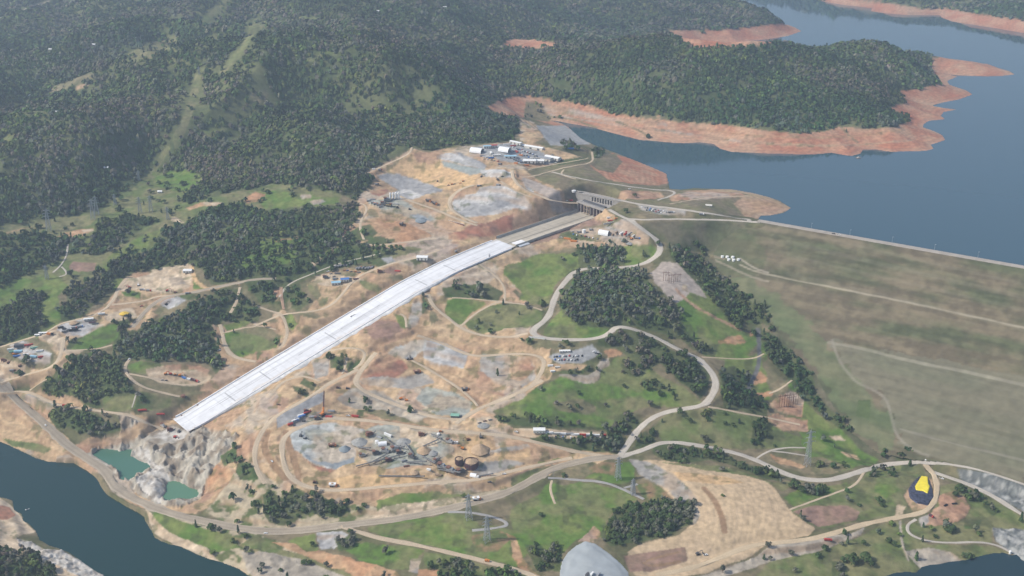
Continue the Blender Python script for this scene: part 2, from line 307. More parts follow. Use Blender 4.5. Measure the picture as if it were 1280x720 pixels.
for W in hidden:
    S, Q, m = mask(W, 8); CLS[S, Q][m] = PI['forest']; DEN[S, Q][m] = .9
# --- lake banks
bank = "612,136 628,123 655,119 700,126 735,131 765,142 802,147 825,145 847,152 915,157 960,164 997,167 1032,164 1047,159 1090,161 1122,159 1136,150 1132,143 1110,135 1118,131 1130,130 1130,124 1120,114 1150,111 1175,104 1172,96 1162,87 1165,74 1180,72 1215,76 1250,83 1290,93 1225,120 1205,150 1190,182 1140,196 1070,202 960,198 900,195 840,184 740,172 690,156 655,146 640,148"
LB = segdist(GX[::1, ::1][:1], GY[:1], lakeW[:2])       # placeholder shape, not used
paint('redbank', bank, 3, 0)
paint('redbank', "836,39 850,37 880,38 905,37 960,31 985,28 1010,39 990,50 940,58 870,60 850,50", 3, 0)
paint('redbank', "1010,-6 1050,-4 1085,2 1110,4 1140,9 1180,10 1190,11 1215,17 1235,19 1277,24 1340,28 1340,50 1280,45 1200,34 1130,24 1080,18 1050,10", 2, 0)
paint('redbank', "640,49 670,50 697,54 690,59 660,61 625,58", 2, 0)
paint('redtan', "655,122 690,130 760,146 830,152 835,158 760,152 690,140 660,134", 3, 0)
stroke('olive', "770,152 800,163 812,172", 7); stroke('olive', "1052,160 1062,170 1072,178", 6); stroke('olive', "690,146 720,150 745,160", 8); stroke('olive', "800,146 835,148 850,153", 9)
stroke('redtan', "670,140 760,155 850,166 950,180 1060,183 1140,175", 9); stroke('orange', "860,160 960,172 1060,172 1130,162", 7)
paint('olive', "655,126 672,130 690,146 686,152 668,150 655,146", 6, .03)
paint('redbank', "628,123 655,119 657,125 655,146 640,148 612,137 610,134", 4, 0)
# --- clearings on the wooded slopes
for c, s, w in (("dry", "155,72 170,60 190,52 210,43 224,45 222,54 206,64 190,72 168,78", 10), ("greenolive", "250,51 270,44 288,42 290,46 268,51", 8), ("greenolive", "361,82 378,77 393,70 396,63 425,66 420,69 400,72 388,78", 9), ("greenolive", "366,20 380,20 400,23 398,26 372,25", 6),
    ("greenolive", "255,164 280,156 292,150 290,158 272,168 252,172", 10), ("olive", "312,117 332,112 336,120 330,129 316,130", 8), ("dry", "312,26 330,25 337,34 324,41 314,44", 6), ("olive", "60,112 90,98 112,92 120,96 95,108 65,118", 10), ("redtan", "94,110 108,103 112,106 97,112", 5), ("greenolive", "0,168 20,166 30,176 0,184", 6)):
    paint(c, s, w, .12)
for s, w, c in (("249,90 247,98 243,118 236,140 228,160 219,178 209,188", 21, 'dry'), ("209,186 200,200 192,216 175,232 163,247", 16, 'greenolive'), ("320,26 312,46 302,62 290,76 279,89", 25, 'dry'), ("283,-3 270,13 254,26", 22, 'greenolive'), ("0,22 30,12 60,2", 14, 'gravel')):
    stroke('forest', s, w + 16); stroke(c, s, w * .85)
# --- grass corridor and fields on the left
paint('greenolive', "-60,300 0,283 30,277 110,266 135,258 150,240 165,236 178,222 195,212 215,212 217,219 240,214 255,224 237,242 217,251 240,254 280,243 320,235 340,229 420,240 427,245 424,254 418,258 325,264 300,256 260,262 235,276 200,294 190,306 175,320 140,326 133,345 110,355 75,362 60,390 45,430 20,440 -60,450", 8, .03)
paint('dry', "0,283 30,277 110,268 122,272 112,282 80,290 50,292 0,300", 8, .01); stroke('tan', "2,293 20,288 38,284", 5)
for s in ("133,345 128,328 150,312 180,292 215,283 236,280 202,300 195,310 165,318 150,330", "-50,358 30,342 75,345 86,358 72,371 45,363 25,374 0,387 -50,395", "45,396 60,366 75,372 74,400 56,418 44,430 25,432 20,425 45,415", "262,255 300,252 325,262 300,262", "320,240 342,238 395,246 424,248 424,255 380,258 330,262", "190,214 215,213 240,214 253,224 236,240 214,238 196,230"): paint('green', s, 10, .03)
paint('redbrown', "87,332 93,327 120,329 118,339 98,340 87,336", 2, 0)
for s in ("65,302 82,290 102,287 116,286 117,289 100,296 75,300", "2,312 28,309 28,314 4,316", "232,260 255,252 278,254 278,257 250,258 237,263", "305,249 320,240 332,243 326,251 308,254"): paint('orange', s, 4, 0)
paint('tanpale', "212,275 218,271 230,278 222,278", 3, 0); paint('tanpale', "102,288 116,286 117,289 104,291", 2, 0); paint('tanpale', "253,253 268,252 279,254 268,257 256,257", 2, 0)
paint('gravel', "375,244 388,242 389,248 378,250", 2, 0); paint('gravel', "385,252 402,249 408,252 392,256", 2, 0)
# --- woods of the middle ground
WOODS = [
 ("108,318 115,305 122,285 128,277 145,272 175,272 195,274 198,278 180,285 160,300 140,312 122,320", .9),
 ("-40,298 20,293 50,292 70,297 100,297 103,305 95,315 75,322 60,330 35,340 18,350 5,355 -40,355", .85),
 ("193,300 200,290 222,285 235,275 255,268 260,260 300,255 325,262 420,257 447,254 450,270 445,280 438,285 440,300 455,309 480,312 494,316 488,321 470,325 440,331 412,338 385,348 372,356 365,372 348,380 330,378 320,370 310,352 300,345 280,356 265,355 250,335 243,330 215,332 185,338 165,344 150,350 135,365 120,380 105,395 90,402 74,400 74,388 85,375 84,362 110,355 130,345 138,332 160,320 180,322 195,310", .88),
 ("-40,400 0,388 25,375 45,363 58,366 55,378 45,395 58,400 62,408 50,415 25,424 -10,434", .93),
 ("82,425 95,420 104,424 105,434 95,437 84,434", .9),
 ("140,424 139,408 150,396 165,398 178,392 186,402 215,400 230,385 240,378 260,372 280,362 302,362 302,376 287,386 282,398 264,406 268,420 272,435 276,450 278,464 268,468 262,456 250,452 232,452 215,450 200,455 175,450 160,452 152,446 142,437", .93),
 ("50,485 55,480 75,470 95,455 105,442 120,440 140,445 152,452 150,465 158,475 170,490 165,499 140,497 125,498 128,508 110,508 95,500 75,492", .93),
 ("60,515 75,510 95,510 110,515 125,520 148,530 150,538 120,545 100,543 85,535 62,530", .85), ("10,520 15,512 30,512 34,524 48,535 55,543 30,540 15,535", .8),
 ("-10,486 0,478 30,474 60,461 85,450 95,454 70,470 40,480 10,488", .7), ("30,501 40,500 60,517 57,521 45,515", .5),
 ("292,385 305,376 318,382 326,392 322,402 300,404 284,400 278,404 283,392", .75), ("300,345 322,342 345,348 352,356 346,378 328,380 320,370", .8), ("365,345 372,352 380,370 385,380 372,388 364,384", .75),
 ("722,335 715,322 722,310 745,309 780,307 783,318 782,331 745,333", .85), ("690,338 710,330 722,335 706,346 694,350", .35),
 ("704,366 708,352 720,342 745,338 800,336 808,345 815,365 830,375 845,385 850,400 865,415 878,425 893,434 890,440 870,438 850,424 830,417 808,410 785,405 765,412 755,419 742,421 735,411 715,402 700,392 698,378", .86),
 ("771,405 790,407 802,419 815,427 830,435 850,444 865,446 880,455 886,467 884,485 877,497 868,488 850,478 838,465 825,455 815,460 800,473 780,466 775,455 790,450 770,437 747,433 750,427 770,420", .86),
 ("836,310 852,312 875,322 890,336 905,348 918,358 932,368 948,380 960,395 962,408 940,402 930,398 927,412 908,396 890,375 875,358 850,332 838,322", .95),
 ("950,412 962,416 985,437 1002,452 1017,469 1018,488 1032,504 1046,518 1060,538 1056,542 1035,524 1010,504 995,490 985,472 960,444 952,428", .93),
 ("898,462 915,455 935,470 945,492 962,508 958,522 942,516 925,512 905,507 900,495", .88), ("930,400 950,404 958,440 950,444 946,425", .25), ("900,430 893,445 880,440 878,432", .6),
 ("767,522 780,515 798,522 800,532 780,542 770,536", .6), ("834,500 850,495 858,500 850,508 836,507", .4), ("798,483 810,478 832,484 848,492 830,494 805,492", .45),
 ("860,520 885,514 905,520 915,530 950,526 962,532 955,545 935,542 905,530 880,528", .35), ("940,528 955,526 956,552 945,560 938,552", .9),
 ("615,521 640,518 672,522 700,526 720,530 715,536 690,534 660,532 625,528", .55), ("640,516 660,517 680,524 720,530 770,535 768,540 720,536 660,530", .35),
 ("662,546 680,544 700,547 745,551 760,541 775,541 777,550 770,562 745,562 720,560 690,555 665,552", .9), ("793,560 795,545 805,540 818,545 818,556", .92),
 ("816,565 820,553 835,552 860,560 880,562 905,570 925,577 950,586 975,596 975,602 955,598 920,584 885,574 858,579 830,576", .62),
 ("750,665 760,650 775,635 800,630 835,625 850,630 860,621 867,630 865,655 850,660 835,668 815,675 780,680 765,683 752,675", .93),
 ("330,620 345,618 355,622 365,612 382,616 382,640 368,652 352,655 338,652 330,640", .7), ("385,622 400,618 420,630 438,628 438,640 420,646 402,646 385,640", .85), ("419,672 432,672 440,668 448,672 440,688 425,690", .9),
 ("550,705 570,700 590,700 593,712 590,725 552,725", .93), ("605,712 640,706 660,718 660,725 600,725", .7), ("-30,690 0,688 22,690 38,688 45,700 60,712 78,724 -30,740", .93),
 ("686,690 690,676 700,676 700,705 688,702", .8), ("1040,700 1056,702 1062,724 1040,724", .6), ("1206,618 1225,616 1227,628 1210,628", .9), ("1226,632 1240,628 1248,640 1240,645", .6), ("1054,600 1046,605", .1),
 ("1125,583 1141,583 1141,589 1125,589", .8), ("1105,552 1122,555 1122,561 1107,560", .5), ("1120,565 1138,566 1138,572 1120,572", .6), ("1094,564 1106,566 1106,572 1096,572", .5),
 ("1007,608 1030,606 1031,618 1010,620", .85), ("1090,594 1104,590 1100,600 1092,602", .4), ("940,320 958,318 962,330 950,336 940,332", .0),
 ("870,302 876,302 886,312 878,318 868,310", .0), ("455,305 462,300", .0), ("446,315 470,312 494,313 494,318 470,324 448,326", .8), ("740,192 752,186 756,190 748,198 740,198", .6),
 ("430,530 445,527 460,533 455,540 440,538", .0), ("612,456 640,452 640,470 620,472", .12), ("447,540 470,530", .0), ("700,180 712,176 720,182 710,190", .5)]
for s, dn in WOODS:
    if len(s.split()) > 2 and dn > 0:
        paint('forest' if dn > .5 else 'darkgreen', s, 9, dn)
for s, dn in (("325,300 345,295 370,300 372,320 350,332 330,330 322,315", .35), ("300,320 320,318 325,335 305,335", .45), ("760,370 790,385 820,398 835,402 838,395 810,375 780,365", .6)):
    W = wpoly(s); S, Q, m = mask(W, 12); DEN[S, Q][m] = dn; CLS[S, Q][m] = PI['green']
# --- upper works
paint('tan', "447,255 450,243 463,232 466,222 458,214 470,207 503,192 515,186 535,190 565,184 598,181 640,177 672,180 705,190 740,200 700,210 672,215 700,228 725,238 755,262 735,268 640,290 600,310 560,322 520,340 505,348 480,345 460,335 492,320 495,314 470,309 455,309 441,298 438,285 450,270", 6, 0)
P_ = [("olive", "505,195 520,196 513,206 490,214 486,208", 0), ("orangesand", "485,212 510,195 545,194 560,205 570,212 597,219 592,230 582,234 560,237 552,236 537,230 515,221 500,216 492,216"), ("redtan", "515,190 540,190 552,198 540,204 520,202"),
 ("darkgravel", "470,220 482,217 497,216 505,220 520,224 535,229 554,238 537,243 527,246 512,245 495,235 480,227"), ("palegravel", "490,240 505,236 515,238 528,246 515,249 498,250"), ("palegravel", "546,195 560,191 577,194 608,206 605,210 587,207 565,202 550,199"),
 ("teal", "550,201 565,203 587,208 607,210 600,217 587,219 572,212 555,208"), ("redtan", "563,250 570,238 597,235 590,242 572,250"), ("palegravel", "600,212 615,211 640,215 640,222 620,222 602,220"),
 ("palegravel", "565,252 572,248 595,242 600,236 625,232 640,237 655,247 664,258 655,263 640,263 600,270 580,271 568,262"), ("darkgravel", "578,262 600,258 625,250 640,252 630,260 600,268 584,269"),
 ("greygreen", "458,248 480,250 500,250 515,258 532,264 547,274 542,277 520,276 502,268 482,264 470,258 460,253"), ("blue", "512,268 522,267 530,270 540,276 525,277"), ("red", "461,239 475,236 484,236 486,240 475,245 465,243"),
 ("orange", "455,275 480,273 510,280 532,290 540,295 520,300 495,300 470,288"), ("redtan", "495,300 520,300 560,298 575,302 570,316 545,320 500,318 492,312"), ("red", "560,293 582,286 607,278 640,268 662,268 664,276 640,287 607,295 582,300 562,299"), ("redtan", "640,262 660,262 690,268 655,282 640,284"),
 ("gravel", "676,268 725,254 729,262 686,275"), ("olive", "458,262 472,265 474,272 462,270"), ("darkgreen", "437,290 450,283 462,281 472,290 464,300 448,302 440,297"), ("darkgreen", "456,303 470,295 484,298 496,300 486,304 470,307"), ("greenolive", "492,310 512,308 530,312 510,318 492,322"),
 ("pinkgravel", "651,222 665,225 720,246 722,251 697,252 677,242 655,230"), ("palegravel", "655,230 666,236 668,240 660,238"), ("olivebrown", "655,212 690,205 735,199 742,203 758,190 770,191 832,217 835,230 830,236 790,239 760,238 720,243 702,237 672,225"), ("darkgreen", "688,202 735,196 738,200 700,207"),
 ("redbank", "738,208 745,200 765,191 790,199 815,209 834,217 836,229 815,232 790,230 760,225"), ("olivebrown", "733,199 752,193 770,192 778,203 766,216 748,213 738,206"), ("olivebrown", "765,243 790,240 850,238 917,237 960,246 989,261 965,270 947,273 922,270 890,266 852,260 795,252"),
 ("redtan", "835,245 860,240 920,238 935,246 900,248 870,250 840,252"), ("tanbank", "917,255 930,245 960,245 992,261 965,271 947,274 930,270"), ("tanbank", "850,239 917,236 940,240 962,247 985,258 975,252 920,240"), ("redtan", "762,240 790,238 825,240 830,247 800,250 775,246"),
 ("parking", "670,157 707,157 738,180 715,182 688,182 680,172"), ("tan", "649,148 667,152 680,172 665,180 650,176"), ("gravel", "797,256 820,257 858,263 856,269 820,268 800,262"), ("wet", "740,182 760,189 762,193 745,192"), ("redbrown", "655,302 690,290 727,272 755,272 752,281 700,290 697,300 665,306"), ("darkgreen", "698,290 708,289 745,300 732,303 718,300"),
 ("gravel", "708,287 752,285 780,275 795,280 812,297 810,305 785,304 745,300"), ("damgreen", "790,279 860,277 950,278 928,288 908,300 896,318 900,333 910,347 932,366 962,396 945,388 903,348 873,322 836,304 812,286"), ("tan", "740,265 757,262 770,272 760,278 745,275"), ("tan", "640,305 665,306 700,298 745,302 810,305 795,308 730,308 690,314 660,322 645,322"), ("tan", "806,300 812,305 782,309 778,305"),
 ("darkgravel", "568,190 574,190 608,206 606,210 590,203"), ("parking", "590,184 640,178 675,190 700,200 690,204 655,206 625,200 600,192")]
for t in P_: paint(t[0], t[1], 7, 0)
# --- works north of the chute
paint('tan', "505,350 480,345 440,335 412,340 390,350 385,356 400,370 385,385 372,402 355,385 340,395 350,405 300,404 270,408 264,402 272,430 280,455 268,470 255,482 235,500 205,530 250,520 320,470 396,415 500,353", 6, 0)
paint('tan', "145,365 150,352 170,345 220,333 240,330 243,350 260,358 300,350 300,356 262,365 240,366 215,371 230,378 215,385 205,390 190,400 172,413 158,416 166,398 150,393 130,410 105,420 88,424 82,440 92,454 70,465 40,476 -40,485 -40,455 0,445 45,425 75,403 100,397 125,385", 6, 0)
paint('tan', "-40,505 0,478 20,488 50,485 90,496 130,514 215,520 215,535 190,532 140,517 75,510 60,515 70,535 100,560 130,580 165,605 200,632 180,640 140,618 128,600 110,584 95,578 60,577 15,559 -40,545", 6, 0)
P_ = [("tanpale", "159,345 187,337 227,331 240,330 240,347 237,360 215,366 190,365 165,362 150,365 150,356"), ("gravel", "210,347 228,345 232,355 215,358"), ("redtan", "160,345 175,338 190,338 185,343 170,348"), ("green", "151,366 165,364 177,366 175,372 155,371", ), ("green", "242,352 250,356 256,361 242,361"), ("darkgreen", "224,371 240,368 246,372 240,376 225,375"),
 ("olive", "200,382 232,377 224,397 205,397 190,390"), ("palegravel", "200,380 208,376 221,372 232,376 222,382 210,386"), ("tanpale", "130,395 150,388 165,385 172,396 160,398 140,404"), ("palegravel", "74,405 109,397 125,405 104,419 81,417 70,414"), ("tanpale", "45,418 70,414 81,422 82,440 70,439 60,429"), ("tanpale", "80,436 106,437 98,444 84,446"),
 ("olive", "42,420 59,429 70,440 76,450 62,458 20,454 -10,446 -10,435 25,426"), ("palegravel", "12,435 30,427 65,441 63,451 45,452 25,449"), ("tanpale", "-20,449 20,452 46,459 25,467 -20,472"), ("green", "104,420 122,410 140,406 152,404 145,425 130,432 112,438 88,436"), ("green", "137,351 155,347 150,360 140,364"),
 ("green", "160,457 175,452 200,455 206,460 185,467 163,465"), ("olive", "163,467 182,472 200,482 240,487 262,490 225,497 195,492 175,480"), ("tanpale", "182,463 205,459 250,458 264,470 257,481 240,484 200,480 185,472"), ("redtan", "205,459 225,456 250,457 262,463 258,468 240,462 210,463"),
 ("greenolive", "128,495 150,497 172,490 215,500 212,508 200,512 165,513 130,513"), ("darkgreen", "170,492 178,492 215,502 200,511 168,511"), ("green", "280,417 320,409 340,415 352,422 345,435 325,440 297,446 283,432"), ("olive", "320,408 340,412 352,422 345,430 325,420 285,415"), ("green", "354,393 363,392 372,405 368,412 357,408"),
 ("green", "278,406 300,402 318,400 305,408 283,413"), ("gravel", "25,495 38,490 60,497 75,510 62,513 45,505"), ("rock", "150,520 200,528 206,540 172,546 150,540"), ("redtan", "320,440 335,437 345,440 335,455 322,455"), ("greenolive", "322,437 330,440 322,450"), ("redtan", "340,362 352,360 354,376 345,378"),
 ("olive", "386,352 396,350 402,370 396,376 388,366"), ("greenolive", "386,354 394,358 400,366 394,370 386,362"), ("olive", "412,344 428,338 450,341 440,345 420,347"), ("darkgreen", "463,325 478,321 487,330 475,333 463,329"), ("palegravel", "475,322 490,320 495,326 485,329"), ("olive", "480,346 500,342 505,347 492,350"),
 ("greenolive", "448,352 456,350 470,356 480,358 472,366 455,360"), ("greenolive", "397,376 412,372 408,380 400,384"), ("olive", "372,392 385,390 402,396 395,400 378,397"), ("darkgreen", "512,325 522,322 528,328 518,332"), ("redbrown", "477,338 490,334 502,338 492,343"), ("tanpale", "395,345 410,342 440,346 455,350 430,358 405,358 394,352")]
for t in P_: paint(t[0], t[1], 5, .03 if 'green' in t[0] else 0)
# --- works between chute and river
paint('tan', "640,312 655,330 650,350 640,365 660,378 655,400 665,412 690,424 688,440 690,470 660,495 640,510 615,515 640,535 740,552 772,568 745,582 700,592 655,602 640,610 600,614 540,624 480,634 400,636 350,640 300,640 265,635 245,641 200,641 150,600 120,565 98,555 140,545 180,525 215,520 240,540 320,487 442,415 533,360 600,325", 6, 0)
P_ = [("greendark" if 0 else "darkgreen", "552,360 575,355 610,355 630,366 622,376 580,373 558,372"), ("green", "560,375 575,373 610,380 590,392 577,405 570,405 558,395"), ("greenolive", "580,405 595,394 612,382 640,379 665,381 681,390 675,402 660,410 640,411 600,417 585,410"), ("green", "632,332 670,320 700,317 722,320 725,332 715,335 700,350 690,362 655,364 635,354 630,340"),
 ("green", "650,355 693,360 685,382 665,380 652,372"), ("green", "782,308 815,306 824,315 805,330 783,331"), ("green", "680,417 690,400 700,388 715,402 735,408 760,411 758,420 740,422 690,421"), ("olive", "650,424 668,421 700,427 738,429 738,434 700,436 668,434"),
 ("red", "450,470 470,450 485,446 500,450 510,460 505,467 490,475 475,480"), ("paleblue", "482,442 495,432 520,425 535,425 540,435 520,445 505,450"), ("palegravel", "535,425 560,430 585,442 580,460 545,460 530,445"), ("gravel", "442,475 460,472 490,474 525,470 545,477 510,487 470,484"), ("redtan", "445,410 470,398 495,400 520,410 505,420 480,432 460,435"), ("redbrown", "455,405 485,400 510,408 490,422 465,425"),
 ("redtan", "595,465 640,460 650,480 630,495 600,490"), ("gravel", "600,440 640,444 665,452 670,470 655,485 620,480 600,462"), ("redtan", "640,452 662,450 668,462 650,476 640,475"), ("greygreen", "517,500 535,482 565,490 590,502 592,510 580,520 545,520"), ("darkgreen", "412,446 430,445 430,462 413,461"), ("darkgreen", "432,455 452,446 452,452 436,466"),
 ("green", "492,392 505,394 506,410 500,408"), ("darkgreen", "511,395 520,385 519,393 512,408"), ("olive", "537,387 547,392 545,402 538,408 536,398"), ("gravel", "515,378 524,372 529,385 520,405 506,410"), ("darkgreen", "530,368 536,380 528,392 526,385"), ("darkgreen", "375,480 392,488 395,482 380,472"), ("olive", "365,482 387,487 388,498 368,490"), ("darkgreen", "368,486 378,484 388,494 384,498"),
 ("gravel", "388,452 410,448 412,468 395,472"), ("olive", "447,512 470,510 510,517 540,532 520,530 495,525 465,518"), ("darkgreen", "447,512 456,513 455,520 448,519"), ("darkgreen", "500,520 512,517 512,527 502,526"), ("scree", "440,485 480,490 500,505 540,520 520,528 480,512 445,510 420,500"), ("darkgravel", "345,522 380,503 405,490 407,502 385,512 362,530 345,538"), ("redtan", "320,500 345,496 362,500 358,520 340,520 322,510"),
 ("gravel", "355,530 380,518 405,515 420,520 400,528 370,533"), ("paleblue", "360,545 365,537 390,532 415,528 440,530 455,537 455,548 445,560 440,580 420,588 405,587 385,575 368,562"), ("blue", "368,555 380,566 392,576 412,582 430,578 440,570 441,580 420,588 400,584 384,573"), ("red", "384,575 392,582 405,587 420,588 413,592 395,588"), ("greygreen", "380,540 400,536 430,545 430,555 410,556 385,550"),
 ("greygreen", "440,545 470,532 500,532 530,538 560,545 565,562 545,580 500,585 460,582 448,568"), ("gravel", "590,587 607,576 640,576 655,580 622,591 597,595"), ("orangesand", "616,566 645,567 661,561 664,570 645,576 627,575"), ("gravel", "607,563 630,560 660,558 664,561 640,565 610,566"), ("orangesand", "412,600 440,594 470,592 545,595 520,603 460,612 420,608"), ("orangesand", "580,545 610,550 620,560 600,568 585,566"),
 ("tanpale", "640,537 665,535 700,538 752,541 755,546 690,548 650,545"), ("tanpale", "595,524 612,522 620,532 612,536 595,532"), ("tanpale", "500,530 520,540 545,548 548,558 520,560 500,550"),
 ("rock", "98,555 130,545 165,548 180,541 215,533 262,535 300,545 287,562 272,580 258,600 250,625 235,633 205,633 160,606 120,582 105,570"), ("redtan", "95,555 115,548 145,545 160,548 140,556 115,560 102,566"), ("whiterock", "165,565 185,560 190,575 205,585 215,600 205,618 200,628 178,612 170,600 180,592 190,588 180,576"), ("whiterock", "190,545 215,534 240,540 232,548 210,552"),
 ("redtan", "272,577 292,582 300,590 285,608 270,620 250,632 245,642 225,638 250,627 257,605"), ("orange", "272,580 290,584 292,596 270,612 256,618 260,600"), ("red", "292,567 305,552 320,545 324,560 302,575"), ("darkgreen", "275,570 297,556 297,575 282,582"),
 ("patchy", "255,640 270,625 285,605 290,595 305,585 320,580 330,590 345,600 352,612 400,628 480,634 560,624 600,616 640,608 665,602 640,614 600,626 560,640 480,648 430,652 400,658 330,661 290,655"), ("green", "470,622 520,615 555,618 590,616 555,624 500,635 475,636"), ("tanpale", "465,645 480,632 520,628 560,622 585,622 560,634 510,644 480,648"), ("darkgreen", "300,575 320,585 325,600 300,600 295,590"),
 ("patchy", "178,630 225,650 270,662 320,668 420,700 480,722 340,742 282,706 225,685 192,667 184,646"), ("green", "190,640 205,645 225,655 260,662 290,670 300,685 275,690 240,680 225,672 200,660 190,652"), ("tanpale", "182,640 192,667 225,684 282,706 262,692 235,675 208,664"), ("scree", "300,690 340,690 380,700 440,722 350,750 310,715"),
 ("greenolive", "322,668 345,685 400,700 470,713 520,724 440,724 380,700 330,690 300,680"), ("scree", "320,690 345,692 375,705 385,722 330,740 310,712"), ("orange", "340,677 360,678 410,692 460,705 500,715 505,724 455,722 420,712 370,692"), ("palegravel", "397,665 427,662 437,672 420,688 402,688"), ("green", "360,675 395,667 400,690 385,692 370,682"),
 ("green", "432,690 445,680 470,678 530,687 522,700 515,712 490,712 460,705"), ("gravel", "517,697 530,695 527,715 515,715"), ("orange", "527,710 550,712 550,724 525,724"), ("greenolive", "530,690 560,694 640,716 660,724 600,724 550,712 532,705"),
 ("green", "460,660 500,652 545,645 562,642 585,650 600,655 640,660 660,690 650,706 620,702 580,693 532,682 482,670"), ("greenolive", "460,660 500,655 520,652 500,668 475,668"), ("orangegreen", "590,670 625,662 640,672 620,690 595,690"),
 ("green", "640,640 650,632 687,604 722,605 780,612 795,627 775,635 757,650 750,672 722,672 700,690 700,712 680,712 655,685 640,672"), ("orange", "632,665 642,670 655,695 675,718 660,720 640,695"), ("darkgreen", "655,680 678,682 695,700 690,712 672,712"), ("olive", "690,590 715,580 740,576 752,585 725,597 697,595"), ("green", "727,598 745,590 760,580 790,580 797,598 785,607 757,605 740,600"), ("orangegreen", "735,585 752,578 770,580 768,595 752,592 738,590"),
 ("orangegreen", "795,607 810,602 840,617 846,625 830,630 808,630"), ("redbrown", "665,585 660,590 652,596 640,596", ), ("green", "670,577 702,568 706,571 672,580"), ("greenolive", "640,598 670,586 715,575 715,578 680,592 660,600 640,610"), ("redtan", "745,655 752,665 740,680 722,676 735,665"),
 ("sand", "790,577 820,575 857,579 910,585 940,597 962,603 978,625 990,642 1018,660 1010,668 960,680 930,700 880,717 800,726 790,715 785,690 800,680 850,668 865,655 870,640 868,625 845,627 815,600"), ("gravel", "785,576 812,578 835,590 860,607 872,620 870,630 850,627 825,608 800,592"), ("redbrown", "780,695 857,684 860,700 815,715 788,716"), ("orangesand", "840,590 900,594 930,604 900,606 850,600"),
 ("scree", "930,702 962,685 1018,669 1062,668 1080,660 1076,668 1020,690 960,702 900,724 860,724"), ("scree", "870,630 874,645 868,656 864,650 866,636"),
 ("greenolive", "960,702 1020,690 1080,668 1112,652 1130,650 1136,668 1160,680 1240,684 1262,691 1200,702 1150,712 1110,724 940,724"), ("greenolive", "987,637 1010,622 1045,612 1075,600 1085,590 1110,582 1150,582 1157,595 1135,622 1132,640 1118,647 1080,650 1022,660 1000,648"), ("redbrown", "990,640 1020,632 1060,632 1075,640 1070,650 1022,658"), ("green", "1100,600 1120,598 1125,615 1110,625 1095,615"), ("green", "1080,640 1110,630 1128,632 1122,645 1090,648"),
 ("green", "980,622 1000,610 1030,608 1060,604 1060,610 1020,620 1000,632 990,634"), ("greenolive", "818,577 860,580 900,582 945,596 962,603 1010,600 990,606 978,615 950,598"), ("scree", "1130,690 1160,684 1190,690 1205,700 1150,711"), ("tanpale", "1122,630 1132,632 1128,642 1118,645"), ("olive", "1175,580 1200,582 1230,592 1228,604 1190,600 1175,592"),
 ("riprap", "1195,588 1230,592 1300,614 1300,650 1262,630 1235,616 1205,602"), ("riprap", "1236,655 1300,660 1300,705 1278,702 1262,690 1245,675"), ("greenolive", "1160,610 1190,604 1235,620 1280,648 1285,662 1240,660 1240,680 1180,679 1140,668 1135,655 1175,650"), ("redtan", "1177,617 1190,614 1205,622 1210,637 1197,650 1172,656 1155,652 1160,640 1172,632"), ("darkgreen", "1205,650 1225,648 1222,662 1205,660"), ("tan", "1130,620 1142,640 1160,640 1172,625 1165,600 1150,596 1135,610"), ("gravel", "1148,645 1162,640 1160,650 1150,655"),
 ("green", "985,498 1005,500 1035,525 1060,545 1100,569 1095,577 1050,590 1017,592 1010,572 1000,545 990,530"), ("tanpale", "1035,545 1050,545 1056,552 1045,552"), ("tan", "1050,565 1070,568 1075,575 1060,572"), ("olive", "1010,572 1025,572 1060,585 1040,592 1012,592"), ("green", "960,540 970,536 985,540 985,552 965,552"), ("orange", "962,568 985,572 1008,582 1000,583 975,578"),
 ("green", "848,362 877,360 892,378 912,399 926,412 945,420 962,445 956,452 948,430 930,446 900,449 880,441 870,425 855,412 846,395"), ("pinkgravel", "810,342 828,328 850,330 875,358 884,372 862,366 848,378 835,370 818,356"), ("tanpale", "852,356 858,356 860,365 852,362"), ("orange", "897,430 910,418 925,418 932,427 912,431"), ("orange", "935,413 947,415 945,420 937,420"),
 ("green", "905,447 950,441 960,470 962,500 945,505 930,490 925,470 905,460"), ("green", "990,478 1000,490 985,488 975,480"), ("orange", "938,470 950,464 962,475 960,479 940,480"), ("orange", "940,490 962,489 966,497 945,495"), ("redtan", "962,507 975,492 995,490 1004,500 1002,520 975,516"), ("redtan", "960,518 1010,524 1007,538 975,536 950,524"), ("olive", "960,482 975,475 990,476 985,490 968,496"),
 ("greenolive", "815,535 840,515 900,512 950,520 980,540 1000,546 1003,565 975,560 930,562 890,556 850,550 830,552"), ("green", "615,515 640,505 690,478 700,472 745,475 762,455 770,445 795,447 825,470 857,485 877,497 877,503 855,508 830,508 800,510 780,520 770,535 750,535 700,530 677,522 640,518"), ("olive", "690,505 730,500 750,512 735,520 700,515"), ("greenolive", "745,500 800,495 820,508 790,512 770,525 745,520"),
 ("scree", "695,470 710,467 735,470 745,464 747,452 760,447 763,456 752,462 750,475 737,481 715,476"), ("darkgreen", "688,466 712,463 738,450 752,446 745,462 720,470"), ("parking", "685,443 707,440 740,432 752,442 740,448 725,454 700,455 687,448"), ("tan", "684,456 725,454 735,456 725,462 690,464"), ("orange", "755,440 772,437 778,442 760,446")]
for t in P_: paint(t[0], t[1], 14 if 'grav' in t[0] or 'blue' in t[0] or t[0] in ('green', 'olive', 'red', 'redtan', 'orange', 'greygreen', 'rock') else 5, {'green': .012, 'greenolive': .03, 'patchy': .03, 'darkgreen': .3, 'olive': .03}.get(t[0], 0))
paint('tanpale', "-40,625 0,622 20,637 30,650 45,665 28,668 22,672 25,682 62,702 105,722 60,724 30,702 -40,690", 3, 0)
paint('whiterock', "20,672 40,678 57,687 75,688 100,700 132,720 105,724 62,703 25,683", 3, 0)
paint('redbank', "0,632 12,634 20,645 10,650 -10,648", 3, 0)
paint('greenolive', "2,548 50,555 65,563 55,567 15,557", 3, .0)
